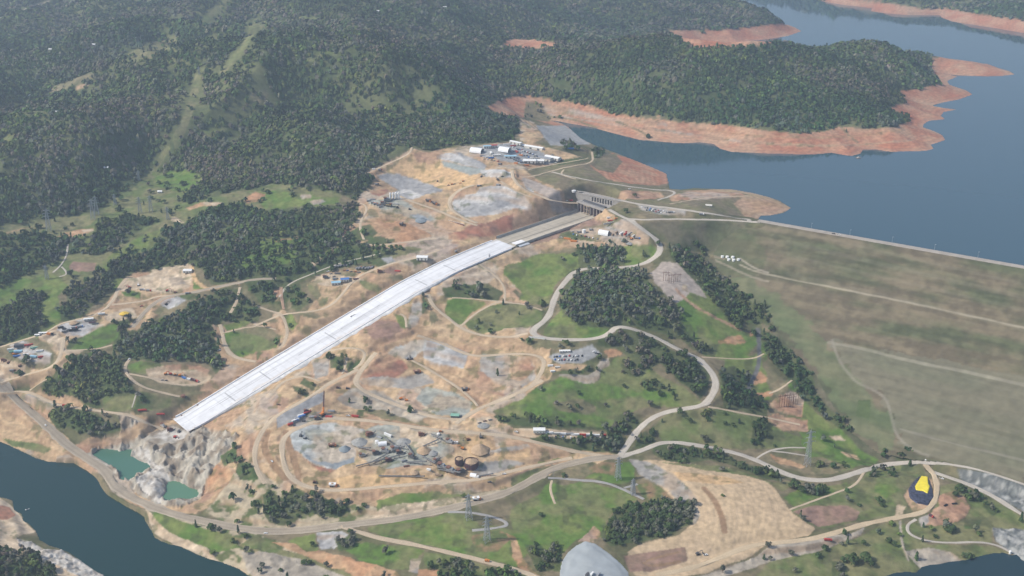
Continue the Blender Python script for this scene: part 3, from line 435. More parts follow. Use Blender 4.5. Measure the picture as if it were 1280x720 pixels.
stroke('damgreen', "955,392 985,432 1018,468 1045,512 1068,545 1100,568 1140,577", 22)
# the woods that stand on grass or works painted later
for s, dn in WOODS[17:]:
    if len(s.split()) > 2 and dn > 0:
        W = wpoly(s); S, Q, m = mask(W, 8); DEN[S, Q][m] = dn
        if dn > .5: CLS[S, Q][m] = PI['forest']
for s, w in (("880,610 893,625 902,643 906,664", 8),("335,540 330,562 343,582 357,600", 9), ("357,540 364,562 372,590 373,602", 9), ("805,705 812,700 850,690", 3), ("805,705 812,709 850,702", 3)): stroke('browntrack', s, w)
stroke('orangesand', "240,334 242,348 250,356 262,361", 7); stroke('asphalt', "947,412 950,440 948,460 938,478 935,490", 7)
stroke('tanpale', "390,332 402,321 420,311", 10); stroke('orange', "347,301 358,299 370,297", 7); stroke('redtan', "425,297 433,290 442,283", 12); stroke('redtan', "845,362 870,385 900,400 925,412", 6); stroke('wet', "692,596 690,580", 3)
stroke('olive', "850,312 880,318 900,324", 6); stroke('scree', "1125,652 1127,680 1135,700", 3); stroke('tan', "630,345 650,365", 4)
print('cover', round(time.time() - T0, 1))

# --- roads: one strip of mesh each, graded into the slope
ROADS = [   # name, width, class, line
 ("gravel_road", 17, 'track', "-60,430 0,478 20,500 45,520 67,540 82,555 107,572 132,587 140,605 160,620 190,634 225,645 265,654 320,664 370,664 430,656 470,652 510,647 560,636 595,627 640,614 670,597 690,586 727,576 750,572 775,571"),
 ("gravel_road", 9, 'tanroad', "425,657 440,662 470,672 510,679 560,690 640,710 690,728"),
 ("gravel_road", 12, 'pale', "775,571 787,568 810,560 825,553 850,553 880,558 920,566 945,575 960,582 985,594 1015,601 1047,599 1080,587 1110,580 1147,577 1185,579 1222,585 1280,604 1340,626"),
 ("gravel_road", 12, 'pale', "776,569 785,555 795,540 810,525 830,515 855,511 880,507 890,495 896,480 890,465 875,450 868,445 845,436 825,424 805,416 785,409 768,408 765,415 750,423 720,425 690,424 668,420 665,412 680,402 688,392 692,375 700,360 710,348 720,338 740,335 770,335 800,332 818,323 827,312 822,300 808,290 795,280 786,274"),
 ("crest_road", 9, 'pale', "762,262 772,268 786,275 820,274 860,274 905,275 950,278"),
 ("crest_road", 10, 'pale', "722,238 760,246 795,255 830,259 860,263 890,267 912,271 935,275 950,278"),
 ("dirt_track", 5, 'tanroad', "650,221 665,221 685,215 715,207 742,204 740,190"),
 ("dirt_track", 6, 'pale', "690,215 715,221 745,227 780,232 815,237 847,239 837,246 822,250"), ("dirt_track", 4, 'tanroad', "837,255 865,250 890,246 935,245"), ("dirt_track", 4, 'tanroad', "705,212 700,218 720,224"), ("dirt_track", 4, 'tanroad', "660,212 690,206 735,198"),
 ("haul_road", 9, 'tanroad', "678,475 655,488 640,495 607,507 582,520 570,530"), ("haul_road", 9, 'tanroad', "582,524 560,524 537,520 495,506 460,492 443,480 448,468 460,452 470,440"),
 ("dirt_track", 8, 'tanroad', "535,367 540,382 560,397 575,410 602,420 640,422 660,416"), ("dirt_track", 5, 'tanroad', "576,408 590,395 610,382 625,377 640,378"), ("dirt_track", 5, 'tanroad', "565,372 600,374 630,378 655,380 678,388"), ("dirt_track", 5, 'tanroad', "630,378 632,362 624,348 600,330"),
 ("dirt_track", 8, 'tanroad', "522,419 555,430 575,440 595,446 640,442 670,443 682,450 677,465 668,480 650,492"), ("dirt_track", 6, 'tanroad', "515,450 545,467 570,482 592,500 597,508"),
 ("haul_road", 10, 'tanroad', "385,530 410,522 435,524 465,526 500,531 520,534 557,539 590,541 620,543 645,547 680,555 727,566 760,571 775,571"),
 ("haul_road", 9, 'tanroad', "385,530 365,538 352,550 353,575 362,598 385,610 420,614 495,607 570,601 597,600 627,592 655,585 680,580 715,572"),
 ("haul_road", 8, 'tanroad', "332,605 322,590 317,570 322,548 338,525 365,508 390,495 410,480 430,470 448,462"), ("dirt_track", 6, 'tanroad', "340,492 352,478 372,470 380,470 400,476"), ("dirt_track", 6, 'tanroad', "400,442 420,436 445,434 458,440 452,455 442,462"), ("dirt_track", 4, 'tanroad', "433,445 432,458 428,468"), ("dirt_track", 4, 'tanroad', "500,392 507,395 508,410"),
 ("dirt_track", 7, 'tanroad', "320,407 335,400 352,393 370,391 402,388 420,378 440,352 447,346 466,337 497,327 525,322 550,312"), ("dirt_track", 6, 'tanroad', "320,382 335,388 352,392 357,403 360,415 355,430 347,438"), ("dirt_track", 6, 'redroad', "351,358 352,372 355,388"), ("dirt_track", 4, 'tanroad', "345,412 330,408 320,407"),
 ("retaining_track", 4, 'pale', "349,372 360,354 384,345 410,334 435,326 460,321 475,316"),
 ("haul_road", 11, 'track', "345,348 315,349 300,353 275,358 260,361 240,366 215,369 198,375 181,389 165,410"), ("dirt_track", 7, 'tanroad', "196,371 178,377 158,379 140,381"), ("dirt_track", 6, 'tanroad', "215,369 196,371"), ("dirt_track", 7, 'tanroad', "159,347 148,360 142,376 125,392 100,399 75,404 59,416 31,424 0,434"),
 ("dirt_track", 7, 'tanroad', "80,422 77,442 70,455 56,462 37,467 0,478"), ("dirt_track", 5, 'tanroad', "80,439 106,437 125,436 140,431"),
 ("dirt_track", 6, 'tanroad', "162,448 155,460 160,470 175,483 200,490 225,496"), ("dirt_track", 5, 'tanroad', "159,467 185,471 200,477 225,481 245,482 258,475"), ("dirt_track", 8, 'tanroad', "275,405 278,415 280,430 290,447 320,452"), ("dirt_track", 4, 'tanroad', "280,416 300,411 322,407"),
 ("dirt_track", 7, 'tanroad', "0,490 37,489 57,500 75,507 107,511 140,516 160,517 190,532 205,537"), ("dirt_track", 5, 'tanroad', "37,489 50,478 62,472"), ("concrete_stair", 2.5, 'pale', "171,489 165,511"),
 ("sand_road", 10, 'sand', "1157,580 1170,597 1172,615 1167,630 1155,641 1120,647 1080,655 1047,665 1010,675 960,679 930,684 900,697 870,709 820,719"), ("gravel_road", 10, 'pale', "1166,590 1190,598 1210,605 1242,620 1280,645 1330,670"), ("dirt_track", 5, 'pale', "1145,649 1133,656 1135,667 1155,676 1185,679 1222,677 1247,681 1263,690"), ("dirt_track", 4, 'tanroad', "1080,590 1070,607 1042,617 987,637"),
 ("service_track", 6, 'greyroad', "685,597 722,600 755,602 780,612 805,624"), ("service_track", 5, 'greyroad', "780,610 797,605"), ("service_track", 6, 'greyroad', "560,640 585,640 615,645 640,656 615,661 590,663"), ("dirt_track", 4, 'tanroad', "690,600 687,612 694,630"),
 ("dirt_track", 6, 'tanroad', "885,508 915,514 960,522 1000,531"), ("dirt_track", 4, 'tanroad', "877,446 890,447 940,450 955,442"), ("dirt_track", 4, 'pale', "945,574 960,563 985,559 1007,560"), ("dirt_track", 4, 'pale', "962,563 985,566 1010,570"), ("dirt_track", 4, 'tanroad', "961,492 975,487 990,475"),
 ("dirt_track", 6, 'tanroad', "455,305 475,307 520,301 545,298"), ("dirt_track", 6, 'tanroad', "457,217 480,207 512,193 515,184"), ("haul_road", 9, 'tanroad', "597,279 575,270 562,260 562,248 575,236 592,231"), ("haul_road", 8, 'tanroad', "500,245 515,252 545,262 580,277 597,282"), ("dirt_track", 5, 'tanroad', "437,254 455,254 460,262 448,280 455,300"),
 ("haul_road", 9, 'tanroad', "640,213 642,225 655,237 677,246 700,253 728,254"), ("dirt_track", 6, 'tanroad', "626,226 640,237 665,247"), ("dirt_track", 6, 'tanroad', "288,392 297,375 300,358"), ("dirt_track", 4, 'pale', "85,305 83,322 75,333 66,341"), ("dirt_track", 4, 'pale', "77,333 86,343 74,346")]
RCOL = dict(track=((.30,.25,.185),(.42,.36,.28)), tanroad=((.52,.42,.30),(.45,.36,.25)), pale=((.50,.45,.38),(.40,.365,.31)), redroad=((.42,.28,.19),(.38,.25,.17)), sand=((.54,.43,.29),(.48,.38,.25)), greyroad=((.36,.345,.32),(.31,.30,.285)))
ROADM = []      # (name, centre line xyz, half width, colours)
for name, w, c, s in ROADS:
    P = hit(densify(smooth_line(pts(s), 2), 3)); P = P[np.append(True, np.hypot(*np.diff(P[:, :2], axis=0).T) > 1.0)]
    keep = [0]
    for i in range(1, len(P)):
        if np.hypot(*(P[i, :2] - P[keep[-1], :2])) < 90: keep.append(i)
    P = densify(P[keep], 5.0)
    for _ in range(2): P[1:-1] = (P[:-2] + P[1:-1] * 2 + P[2:]) / 4
    z = sample(Z, P[:, 0], P[:, 1]); k = min(9, len(z) // 2 * 2 - 1)
    if k >= 3:
        zz = np.pad(z, k // 2, mode='edge'); z = np.convolve(zz, np.ones(k) / k, 'valid')
    P[:, 2] = z
    corridor(P, z, w / 2 + 1.5, 8 + w * .3)
    ROADM.append((name, P, w, c))
    S, Q = bbox(P[:, :2], w); d = segdist(GX[S, Q], GY[S, Q], P[:, :2]); DEN[S, Q][d < w * .5 + 3] = 0
# the chute cut again, and waterlines, after the grading

for W_, b_ in ((lakeW, LAKE_Z), (riverW, RIVER_Z), (rivbW, RIVER_Z), (pondaW, POND_Z), (pondbW, POND_Z)):
    S, Q = bbox(W_, 30); ins = inside(GX[S, Q], GY[S, Q], W_); z = Z[S, Q]
    Z[S, Q] = np.where(ins, np.minimum(z, b_ - .8), z); DEN[S, Q][ins] = 0
S, Q = bbox(damW, 5); ins = inside(GX[S, Q], GY[S, Q], damW); DEN[S, Q][ins & (segdist(GX[S, Q], GY[S, Q], damW, True) > 12)] = 0
S, Q, _ = mask(np.array([ch0[:2] - cM * 60, ch0[:2] + cM * 60, ch1[:2] + cM * 60, ch1[:2] - cM * 60]), 0)
dd = segdist(GX[S, Q], GY[S, Q], np.array([ch0[:2], ch1[:2]])); DEN[S, Q][dd < 34] = 0
# rough rock: broken relief, terraces on the sand spread
rk = np.isin(CLS, [PI['rock'], PI['whiterock'], PI['riprap']]).astype(float)
Z += rk * ((.5 - np.abs(fbm(GX, GY, 26, 91, 5) - .5) * 4) * (4 - 3 * (CLS == PI['riprap']) + 7 * (CLS == PI['rock'])) + (fbm(GX, GY, 9, 92, 4) - .5) * (6 + 1 * (CLS == PI['riprap']))) * (Z > 70) * (segdist(GX, GY, pondaW[:1].repeat(2, 0)) * 0 + 1)
for W_, b_ in ((pondaW, POND_Z), (pondbW, POND_Z), (riverW, RIVER_Z)):
    S, Q = bbox(W_, 12); ins = inside(GX[S, Q], GY[S, Q], W_); z = Z[S, Q]; Z[S, Q] = np.where(ins, np.minimum(z, b_ - .8), np.maximum(z, b_ + .3))
sg = (CLS == PI['sand']) & (GX > 250)
ctr = unz([(800, 640)], 90)[0]; rr = np.hypot(GX - ctr[0], GY - ctr[1]) + (fbm(GX, GY, 120, 5, 2) - .5) * 50
Z += sg * .10 * np.sin(rr / 7.5 * 2 * np.pi / 1.0 * .8)
pp = np.isin(CLS, [PI['patchy'], PI['scree'], PI['tan'], PI['redtan']]).astype(float)
Z += pp * (fbm(GX, GY, 26, 31, 4) - .5) * 4.5
wk = np.isin(CLS, [PI[k] for k in ('patchy', 'scree', 'tan', 'redtan', 'red', 'orange', 'tanpale', 'gravel', 'palegravel', 'redbrown')]).astype(np.float32)
for _ in range(6): wk[1:-1, 1:-1] = (wk[:-2, 1:-1] + wk[2:, 1:-1] + wk[1:-1, :-2] + wk[1:-1, 2:] + wk[1:-1, 1:-1]) / 5
ph = (Z + (fbm(GX, GY, 140, 71, 3) - .5) * 14) / 8.5
Z += wk * (-np.sin(2 * np.pi * ph) * 8.5 / (2 * np.pi) * .95)
for W_ in ROADM:
    P = W_[1]; P[:, 2] = P[:, 2]
for name, P, w, c in ROADM: corridor(P, P[:, 2], w / 2 + 1.0, 5)
su = ss[ss < 215]; corridor([ch0[:2] + cV * s for s in su], chute_z(su) - 2.2, CHW + 1.0, 30)
corridor([ch0[:2] + cV * s for s in ss], chute_z(ss) - 2.2, CHW + 1.0, 7)

NB = int(np.searchsorted(Y, 2050))
DF = DEN; DEN = DF[:NB]
for _ in range(6): DEN[1:-1, 1:-1] = DEN[1:-1, 1:-1] * .2 + (DEN[:-2, 1:-1] + DEN[2:, 1:-1] + DEN[1:-1, :-2] + DEN[1:-1, 2:]) * .2
DEN = DF; gap = fbm(GX, GY, 48, 501, 4); gap2 = fbm(GX, GY, 230, 502, 4); DEN *= 1 - .55 * sstep(.55, .66, gap) - .30 * sstep(.60, .70, gap2) * (GY > 2100)
for nm_, P_r, w_, c_ in ROADM: S, Q = bbox(P_r[:, :2], w_); d = segdist(GX[S, Q], GY[S, Q], P_r[:, :2]); DEN[S, Q][d < w_ * .5 + 2] = 0
for W_ in (lakeW, riverW, rivbW, pondaW, pondbW): S, Q = bbox(W_, 30); DEN[S, Q][inside(GX[S, Q], GY[S, Q], W_)] = 0
DEN[(CLS == PI['redbank'])] = 0
DEN = np.where(np.isin(CLS, [PI[k] for k in ('patchy', 'greenolive', 'olive', 'scree', 'dry', 'darkgreen')]) & (DEN < .045), .045, DEN)
for nm_, P_r, w_, c_ in ROADM: S, Q = bbox(P_r[:, :2], w_); d = segdist(GX[S, Q], GY[S, Q], P_r[:, :2]); DEN[S, Q][d < w_ * .5 + 2] = 0
A_ = np.array([PAL[k][0] for k in PN]); B_ = np.array([PAL[k][1] for k in PN]); SC = np.array([PAL[k][2] for k in PN])
n1 = fbm(GX, GY, 11, 101, 4); n2 = fbm(GX, GY, 26, 102, 4); n3 = fbm(GX, GY, 90, 103, 3)
scl = SC[CLS]; nn = np.where(scl < 9, fbm(GX, GY, 6, 104, 3), np.where(scl < 15, n1, n2))
m = sstep(.38, .62, nn * .75 + n3 * .25)[..., None]
m = np.where((CLS == PI['patchy'])[..., None], sstep(.44, .52, n1 * .5 + n2 * .5)[..., None], m)
COLR = A_[CLS] * (1 - m) + B_[CLS] * m
grv = np.isin(CLS, [PI[k] for k in ('gravel', 'paleblue', 'greygreen', 'red', 'redtan', 'orange')])
bl = sstep(.50, .64, fbm(GX, GY, 38, 150, 5))[..., None] * grv[..., None] * .5; COLR = COLR * (1 - bl) + (A_[PI['tan']] * (1 - m) + B_[PI['tan']] * m) * bl
tn = np.isin(CLS, [PI['tan'], PI['redtan']]); q1 = fbm(GX, GY, 75, 160, 5); q2 = fbm(GX, GY, 50, 161, 5)
bl = (sstep(.56, .62, q1) * tn * .5)[..., None]; COLR = COLR * (1 - bl) + np.array([.40, .38, .34]) * bl
bl = (sstep(.58, .63, q2) * tn * .5)[..., None]; COLR = COLR * (1 - bl) + np.array([.42, .26, .17]) * bl
gr = np.isin(CLS, [PI[k] for k in ('green', 'greenolive', 'dry', 'olive', 'darkgreen')]); q3 = fbm(GX, GY, 45, 170, 5); q4 = fbm(GX, GY, 17, 171, 4)
bl = (sstep(.57, .68, q3) * gr * .45)[..., None]; COLR = COLR * (1 - bl) + np.array([.205, .175, .10]) * bl
bl = (sstep(.60, .70, q4) * gr * .6)[..., None]; COLR = COLR * (1 - bl) + np.array([.075, .085, .04]) * bl
gz0, gz1 = np.gradient(Z); slp = np.hypot(gz0 / np.gradient(GY, axis=0), gz1 / np.maximum(np.gradient(GX, axis=1), .1))
cut = (sstep(.35, .8, slp) * np.isin(CLS, [PI[k] for k in ('tan', 'tanpale', 'redtan', 'gravel', 'palegravel', 'scree', 'patchy')]))[..., None] * .55
COLR = COLR * (1 - cut) + np.array([.36, .245, .155]) * (.8 + .4 * n1[..., None]) * cut
# terrace lines on the drawn-down banks: bands that follow the height of old waterlines
bk = np.isin(CLS, [PI['redbank'], PI['tanbank']])
band = np.sin(Z * 2.1 + n2 * 5) * .5 + .5
COLR = np.where(bk[..., None], COLR * (0.88 + .24 * band[..., None]) * (1 + (n3[..., None] - .5) * np.array([.1, .5, .6])), COLR)
low = bk & (Z < 252.5); COLR = np.where(low[..., None], COLR * .8 + np.array([.06, .05, .04]), COLR)
# tyre marks and gullies on bare soil
soil = np.isin(CLS, [PI[k] for k in ('tan', 'tanpale', 'orangesand', 'redtan', 'gravel', 'palegravel', 'greygreen', 'paleblue', 'orange')])
strk = fbm(GX + n2 * 60, GY * .6 + n3 * 120, 12, 120, 4)
COLR = np.where(soil[..., None], COLR * (1 + (strk[..., None] - .5) * .24), COLR)
tuft = soil & (fbm(GX, GY, 14, 130, 4) > .66); COLR = np.where(tuft[..., None], COLR * .45 + np.array([.05, .06, .02]), COLR)
op = ((CLS == PI['forest']) * sstep(.58, .68, gap2) * (GY > 2100))[..., None] * .5; COLR = COLR * (1 - op) + np.array([.16, .165, .075]) * op
COLR = COLR * (0.86 + .28 * fbm(GX, GY, 3.2, 140, 2)[..., None])
trk = np.zeros(Z.shape, np.float32); ti = np.argwhere(soil[60:1000, 60:-60] & (GY[60:1000, 60:-60] < 2250)) + 60
for k in range(230):
    r_, c_ = ti[rng.integers(len(ti))]; p = np.array([GX[r_, c_], GY[r_, c_]]); a_ = rng.uniform(0, 6.28); L_ = [p.copy()]; cv = rng.normal(0, .06)
    for q in range(int(rng.integers(8, 26))): a_ += cv + rng.normal(0, .05); p = p + 7 * np.array([math.cos(a_), math.sin(a_)]); L_.append(p.copy())
    L_ = np.array(L_); S, Q = bbox(L_, 6); d = segdist(GX[S, Q], GY[S, Q], L_); wd = rng.uniform(1.2, 2.6); trk[S, Q] = np.where(d < wd, rng.choice([-.16, .13, .18]), trk[S, Q])
COLR = COLR * (1 + (trk * soil)[..., None])
for k in range(1):      # soften the edges by a fraction of a metre
    C0 = COLR.copy(); COLR[1:-1, 1:-1] = C0[1:-1, 1:-1] * .6 + (C0[:-2, 1:-1] + C0[2:, 1:-1] + C0[1:-1, :-2] + C0[1:-1, 2:]) * .1
    if k == 0: pass
print('colour', round(time.time() - T0, 1))

# ------------------------------------------------------------------ mesh + material helpers
def tag(o, label=None, cat=None, group=None, kind=None):
    if label: o['label'] = label
    if cat: o['category'] = cat
    if group: o['group'] = group
    if kind: o['kind'] = kind
    return o
def np_mesh(name, V, Fc, cols=None, smooth=False):
    """V (n,3); Fc (m,k) faces of one size; cols (n,3) point colours"""
    me = bpy.data.meshes.new(name); V = np.ascontiguousarray(V, np.float32); Fc = np.ascontiguousarray(Fc, np.int32)
    me.vertices.add(len(V)); me.vertices.foreach_set('co', V.ravel()); k = Fc.shape[1]
    me.loops.add(Fc.size); me.loops.foreach_set('vertex_index', Fc.ravel()); me.polygons.add(len(Fc))
    me.polygons.foreach_set('loop_start', np.arange(0, Fc.size, k, dtype=np.int32))
    try: me.polygons.foreach_set('loop_total', np.full(len(Fc), k, np.int32))
    except Exception: pass
    me.update(calc_edges=True)
    if smooth: me.polygons.foreach_set('use_smooth', np.ones(len(Fc), bool))
    if cols is not None:
        ca = me.color_attributes.new('Cover', 'FLOAT_COLOR', 'POINT')
        ca.data.foreach_set('color', np.column_stack([cols, np.ones(len(cols))]).astype(np.float32).ravel())
    return me
def link(name, me, m=None, parent=None):
    o = bpy.data.objects.new(name, me); COL.objects.link(o)
    if m is not None: me.materials.clear(); me.materials.append(m)
    if parent: o.parent = parent
    return o
def cover_mat(name, rough=.95, n_scale=.35, n_amt=.35, bump=.4, bscale=.5, spec=.2, metres=1.0, rnd=0.0):
    m = bpy.data.materials.new(name); m.use_nodes = True; nt = m.node_tree; b = nt.nodes['Principled BSDF']
    b.inputs['Roughness'].default_value = rough; b.inputs['Specular IOR Level'].default_value = spec
    at = nt.nodes.new('ShaderNodeVertexColor'); at.layer_name = 'Cover'
    geo = nt.nodes.new('ShaderNodeNewGeometry'); nz = nt.nodes.new('ShaderNodeTexNoise'); nz.inputs['Scale'].default_value = n_scale; nz.inputs['Detail'].default_value = 5
    nt.links.new(geo.outputs['Position'], nz.inputs['Vector'])
    mr = nt.nodes.new('ShaderNodeMapRange'); mr.inputs[1].default_value = .3; mr.inputs[2].default_value = .7; mr.inputs[3].default_value = 1 - n_amt; mr.inputs[4].default_value = 1 + n_amt
    nt.links.new(nz.outputs[0], mr.inputs[0])
    vm = nt.nodes.new('ShaderNodeVectorMath'); vm.operation = 'SCALE'; nt.links.new(at.outputs[0], vm.inputs[0]); nt.links.new(mr.outputs[0], vm.inputs['Scale'])
    src = vm.outputs[0]
    if rnd:
        oi = nt.nodes.new('ShaderNodeObjectInfo'); m2 = nt.nodes.new('ShaderNodeMapRange'); m2.inputs[3].default_value = 1 - rnd; m2.inputs[4].default_value = 1 + rnd
        nt.links.new(oi.outputs['Random'], m2.inputs[0]); v2 = nt.nodes.new('ShaderNodeVectorMath'); v2.operation = 'SCALE'
        nt.links.new(src, v2.inputs[0]); nt.links.new(m2.outputs[0], v2.inputs['Scale']); src = v2.outputs[0]
    nt.links.new(src, b.inputs['Base Color'])
    if bump:
        n2_ = nt.nodes.new('ShaderNodeTexNoise'); n2_.inputs['Scale'].default_value = bscale; n2_.inputs['Detail'].default_value = 6; nt.links.new(geo.outputs['Position'], n2_.inputs['Vector'])
        bp = nt.nodes.new('ShaderNodeBump'); bp.inputs['Strength'].default_value = bump; bp.inputs['Distance'].default_value = metres
        nt.links.new(n2_.outputs[0], bp.inputs['Height']); nt.links.new(bp.outputs[0], b.inputs['Normal'])
    return m
MAT_GROUND = cover_mat('ground_cover', metres=1.0, bump=.4, n_scale=.12, n_amt=.22)
idx = np.arange(NR * NC).reshape(NR, NC)
quads = np.stack([idx[:-1, :-1], idx[:-1, 1:], idx[1:, 1:], idx[1:, :-1]], -1).reshape(-1, 4)
g = link('terrain', np_mesh('terrain', np.stack([GX, GY, Z], -1).reshape(-1, 3), quads, COLR.reshape(-1, 3), True), MAT_GROUND)
tag(g, 'hilly ground of soil, grass and rock around the works', kind='structure')

def simple_mat(name, col, rough=.7, metal=0, spec=.4, noise=.12, nscale=1.0, bump=0.0):
    m = bpy.data.materials.new(name); m.use_nodes = True; nt = m.node_tree; b = nt.nodes['Principled BSDF']
    b.inputs['Roughness'].default_value = rough; b.inputs['Metallic'].default_value = metal; b.inputs['Specular IOR Level'].default_value = spec
    tc = nt.nodes.new('ShaderNodeTexCoord'); nz = nt.nodes.new('ShaderNodeTexNoise'); nz.inputs['Scale'].default_value = nscale; nz.inputs['Detail'].default_value = 4
    nt.links.new(tc.outputs['Object'], nz.inputs['Vector'])
    r = nt.nodes.new('ShaderNodeValToRGB'); r.color_ramp.elements[0].position = .3; r.color_ramp.elements[1].position = .7
    c = np.array(col[:3]); r.color_ramp.elements[0].color = (*np.clip(c * (1 - noise), 0, 1), 1); r.color_ramp.elements[1].color = (*np.clip(c * (1 + noise), 0, 1), 1)
    nt.links.new(nz.outputs[0], r.inputs[0]); nt.links.new(r.outputs[0], b.inputs['Base Color'])
    if bump:
        bp = nt.nodes.new('ShaderNodeBump'); bp.inputs['Strength'].default_value = bump; nt.links.new(nz.outputs[0], bp.inputs['Height']); nt.links.new(bp.outputs[0], b.inputs['Normal'])
    return m
# --- water
def water(name, W, z, col, label, rough=.12, bscale=.05, bump=.05, spec=.5):
    from mathutils.geometry import tessellate_polygon
    tr = tessellate_polygon([[Vector((p[0], p[1], 0)) for p in W]])
    me = np_mesh(name, np.column_stack([W, np.full(len(W), z)]), np.array(tr))
    m = bpy.data.materials.new(name); m.use_nodes = True; nt = m.node_tree; b = nt.nodes['Principled BSDF']
    b.inputs['Base Color'].default_value = (*col, 1); b.inputs['Roughness'].default_value = rough; b.inputs['IOR'].default_value = 1.33; b.inputs['Specular IOR Level'].default_value = spec
    geo = nt.nodes.new('ShaderNodeNewGeometry'); nz = nt.nodes.new('ShaderNodeTexNoise'); nz.inputs['Scale'].default_value = bscale; nz.inputs['Detail'].default_value = 7
    nt.links.new(geo.outputs['Position'], nz.inputs['Vector']); bp = nt.nodes.new('ShaderNodeBump'); bp.inputs['Strength'].default_value = bump; bp.inputs['Distance'].default_value = 1.0
    nt.links.new(nz.outputs[0], bp.inputs['Height']); nt.links.new(bp.outputs[0], b.inputs['Normal'])
    nl = nt.nodes.new('ShaderNodeTexNoise'); nl.inputs['Scale'].default_value = .003; nl.inputs['Detail'].default_value = 3; nt.links.new(geo.outputs['Position'], nl.inputs['Vector'])
    r = nt.nodes.new('ShaderNodeMapRange'); r.inputs[1].default_value = .3; r.inputs[2].default_value = .7; r.inputs[3].default_value = rough * .6; r.inputs[4].default_value = rough * 1.5; nt.links.new(nl.outputs[0], r.inputs[0]); nt.links.new(r.outputs[0], b.inputs['Roughness'])
    o = link(name, me, m)
    for p in me.polygons:
        if p.normal.z < 0: me.flip_normals(); break
    return tag(o, label, kind='structure')
def grow(W, z_):        # push the water sheet a little into the bank so the shore itself draws the edge
    c = np.asarray(W); nx = np.roll(c, -1, 0) - np.roll(c, 1, 0); nrm = np.stack([nx[:, 1], -nx[:, 0]], 1); nrm /= np.maximum(np.hypot(*nrm.T), 1e-6)[:, None]
    area = 0.5 * np.sum(c[:, 0] * np.roll(c[:, 1], -1) - np.roll(c[:, 0], -1) * c[:, 1])
    return c + nrm * (1.0 if area > 0 else -1.0) * 1.5
water('lake', grow(lakeW, 0), LAKE_Z, (.042, .088, .112), 'blue reservoir behind the dam with low water', .06, .02, .03)
water('river', grow(riverW, 0), RIVER_Z, (.008, .036, .032), 'dark teal river along the works', .10)
water('river_pool', grow(rivbW, 0), RIVER_Z, (.016, .04, .048), 'dark pool of the river below the dam', .10)
water('upper_pond', grow(pondaW, 0), POND_Z, (.070, .165, .115), 'green pond at the foot of the chute', .15)
water('lower_pond', grow(pondbW, 0), POND_Z, (.10, .21, .13), 'smaller pale green pond by the river road', .15)
# --- road strips
MAT_ROAD = cover_mat('packed_gravel', n_scale=.6, n_amt=.12, bump=.15)
for name, P, w, c in ROADM:
    t = np.gradient(P[:, :2], axis=0); t /= np.maximum(np.hypot(*t.T), 1e-6)[:, None]; nr = np.stack([-t[:, 1], t[:, 0]], 1)
    offs = np.array([-.5, -.38, -.2, -.07, .07, .2, .38, .5]) * w; K = len(offs); wob = (fbm(P[:, 0], P[:, 1], 20, 3, 2) - .5) * w * .5
    Vv = []; Cc = []; a, b = (np.array(q) for q in RCOL[c])
    for j, o_ in enumerate(offs):
        oo = o_ + (wob * np.sign(o_) if j in (0, K - 1) else 0)
        x = P[:, 0] + nr[:, 0] * oo; y = P[:, 1] + nr[:, 1] * oo
        z = np.maximum(sample(Z, x, y), P[:, 2]) + .22 - (.5 if j in (0, K - 1) else 0)
        Vv.append(np.stack([x, y, z], 1)); f = fbm(x, y, 13, 8, 3)[:, None]
        edge = (1 if j in (0, K - 1) else .75 if j in (1, K - 2) else (.1 if j in (2, K - 3) else .5))
        Cc.append((a * (1 - edge) + b * edge) * (.85 + .3 * f))
    Vv = np.stack(Vv, 1).reshape(-1, 3); Cc = np.stack(Cc, 1).reshape(-1, 3); ii = np.arange(len(P) * K).reshape(len(P), K)
    fq = np.stack([ii[:-1, :-1], ii[1:, :-1], ii[1:, 1:], ii[:-1, 1:]], -1).reshape(-1, 4)[:, ::-1]
    tag(link(name, np_mesh(name, Vv, fq, Cc, True), MAT_ROAD), None, kind='structure')

# --- the dam: one body
NS = 640; NT = 210; sv = np.linspace(-90, 1000, NS); tv = np.linspace(0, 385, NT)
S_, T_ = np.meshgrid(sv, tv, indexing='ij')
dx = crA[0] + dE[0] * S_ + dN[0] * T_; dy = crA[1] + dE[1] * S_ + dN[1] * T_
dz = 281 - DG * T_ + (fbm(dx, dy, 25, 55, 3) - .5) * 1.3 * np.clip(T_ / 20, 0, 1) + .1
up = []
C_ = np.zeros(dx.shape + (3,))
st1 = fbm(S_ * .10, T_, 9, 61, 4); st2 = fbm(S_ * .3, T_, 30, 62, 4); st3 = fbm(dx, dy, 14, 63, 4)
st2 = sstep(.32, .68, st2); base = np.array([.100, .108, .060]) * (1 - st2[..., None]) + np.array([.168, .138, .094]) * st2[..., None]
C_ = base * (.80 + .38 * sstep(.38, .62, st1 * .55 + st3 * .45)[..., None] * np.array([1, .98, .95]))
W2 = undam(pts("1040,425 1052,450 1075,478 1100,490 1112,510 1118,535 1128,555 1150,568 1185,573 1230,585 1300,607 1700,740 1700,520 1290,470 1180,452 1100,440"))
m2_ = inside(dx + (st3 - .5) * 34, dy + (st1 - .5) * 20, W2[:, :2]); fine = fbm(S_ * .12, T_, 4, 66, 3); C_ = np.where(m2_[..., None], C_ * .3 + np.array([.125, .118, .085]) * (.82 + .36 * fine[..., None]), C_)
W3 = undam(pts("800,277 860,280 930,284 950,300 960,330 945,345 920,350 900,340 860,305"))
m3_ = inside(dx + (st3 - .5) * 30, dy, W3[:, :2]); C_ = np.where(m3_[..., None], C_ * .55 + np.array([.038, .048, .022]), C_)
W4 = undam(pts("900,350 960,395 1020,465 1060,530 1100,565 1118,562 1112,520 1080,480 1040,440 1010,400 960,360 930,345"))
m4_ = inside(dx + (st3 - .5) * 30, dy, W4[:, :2]); C_ = np.where(m4_[..., None], C_ * .6 + np.array([.055, .075, .035]), C_)
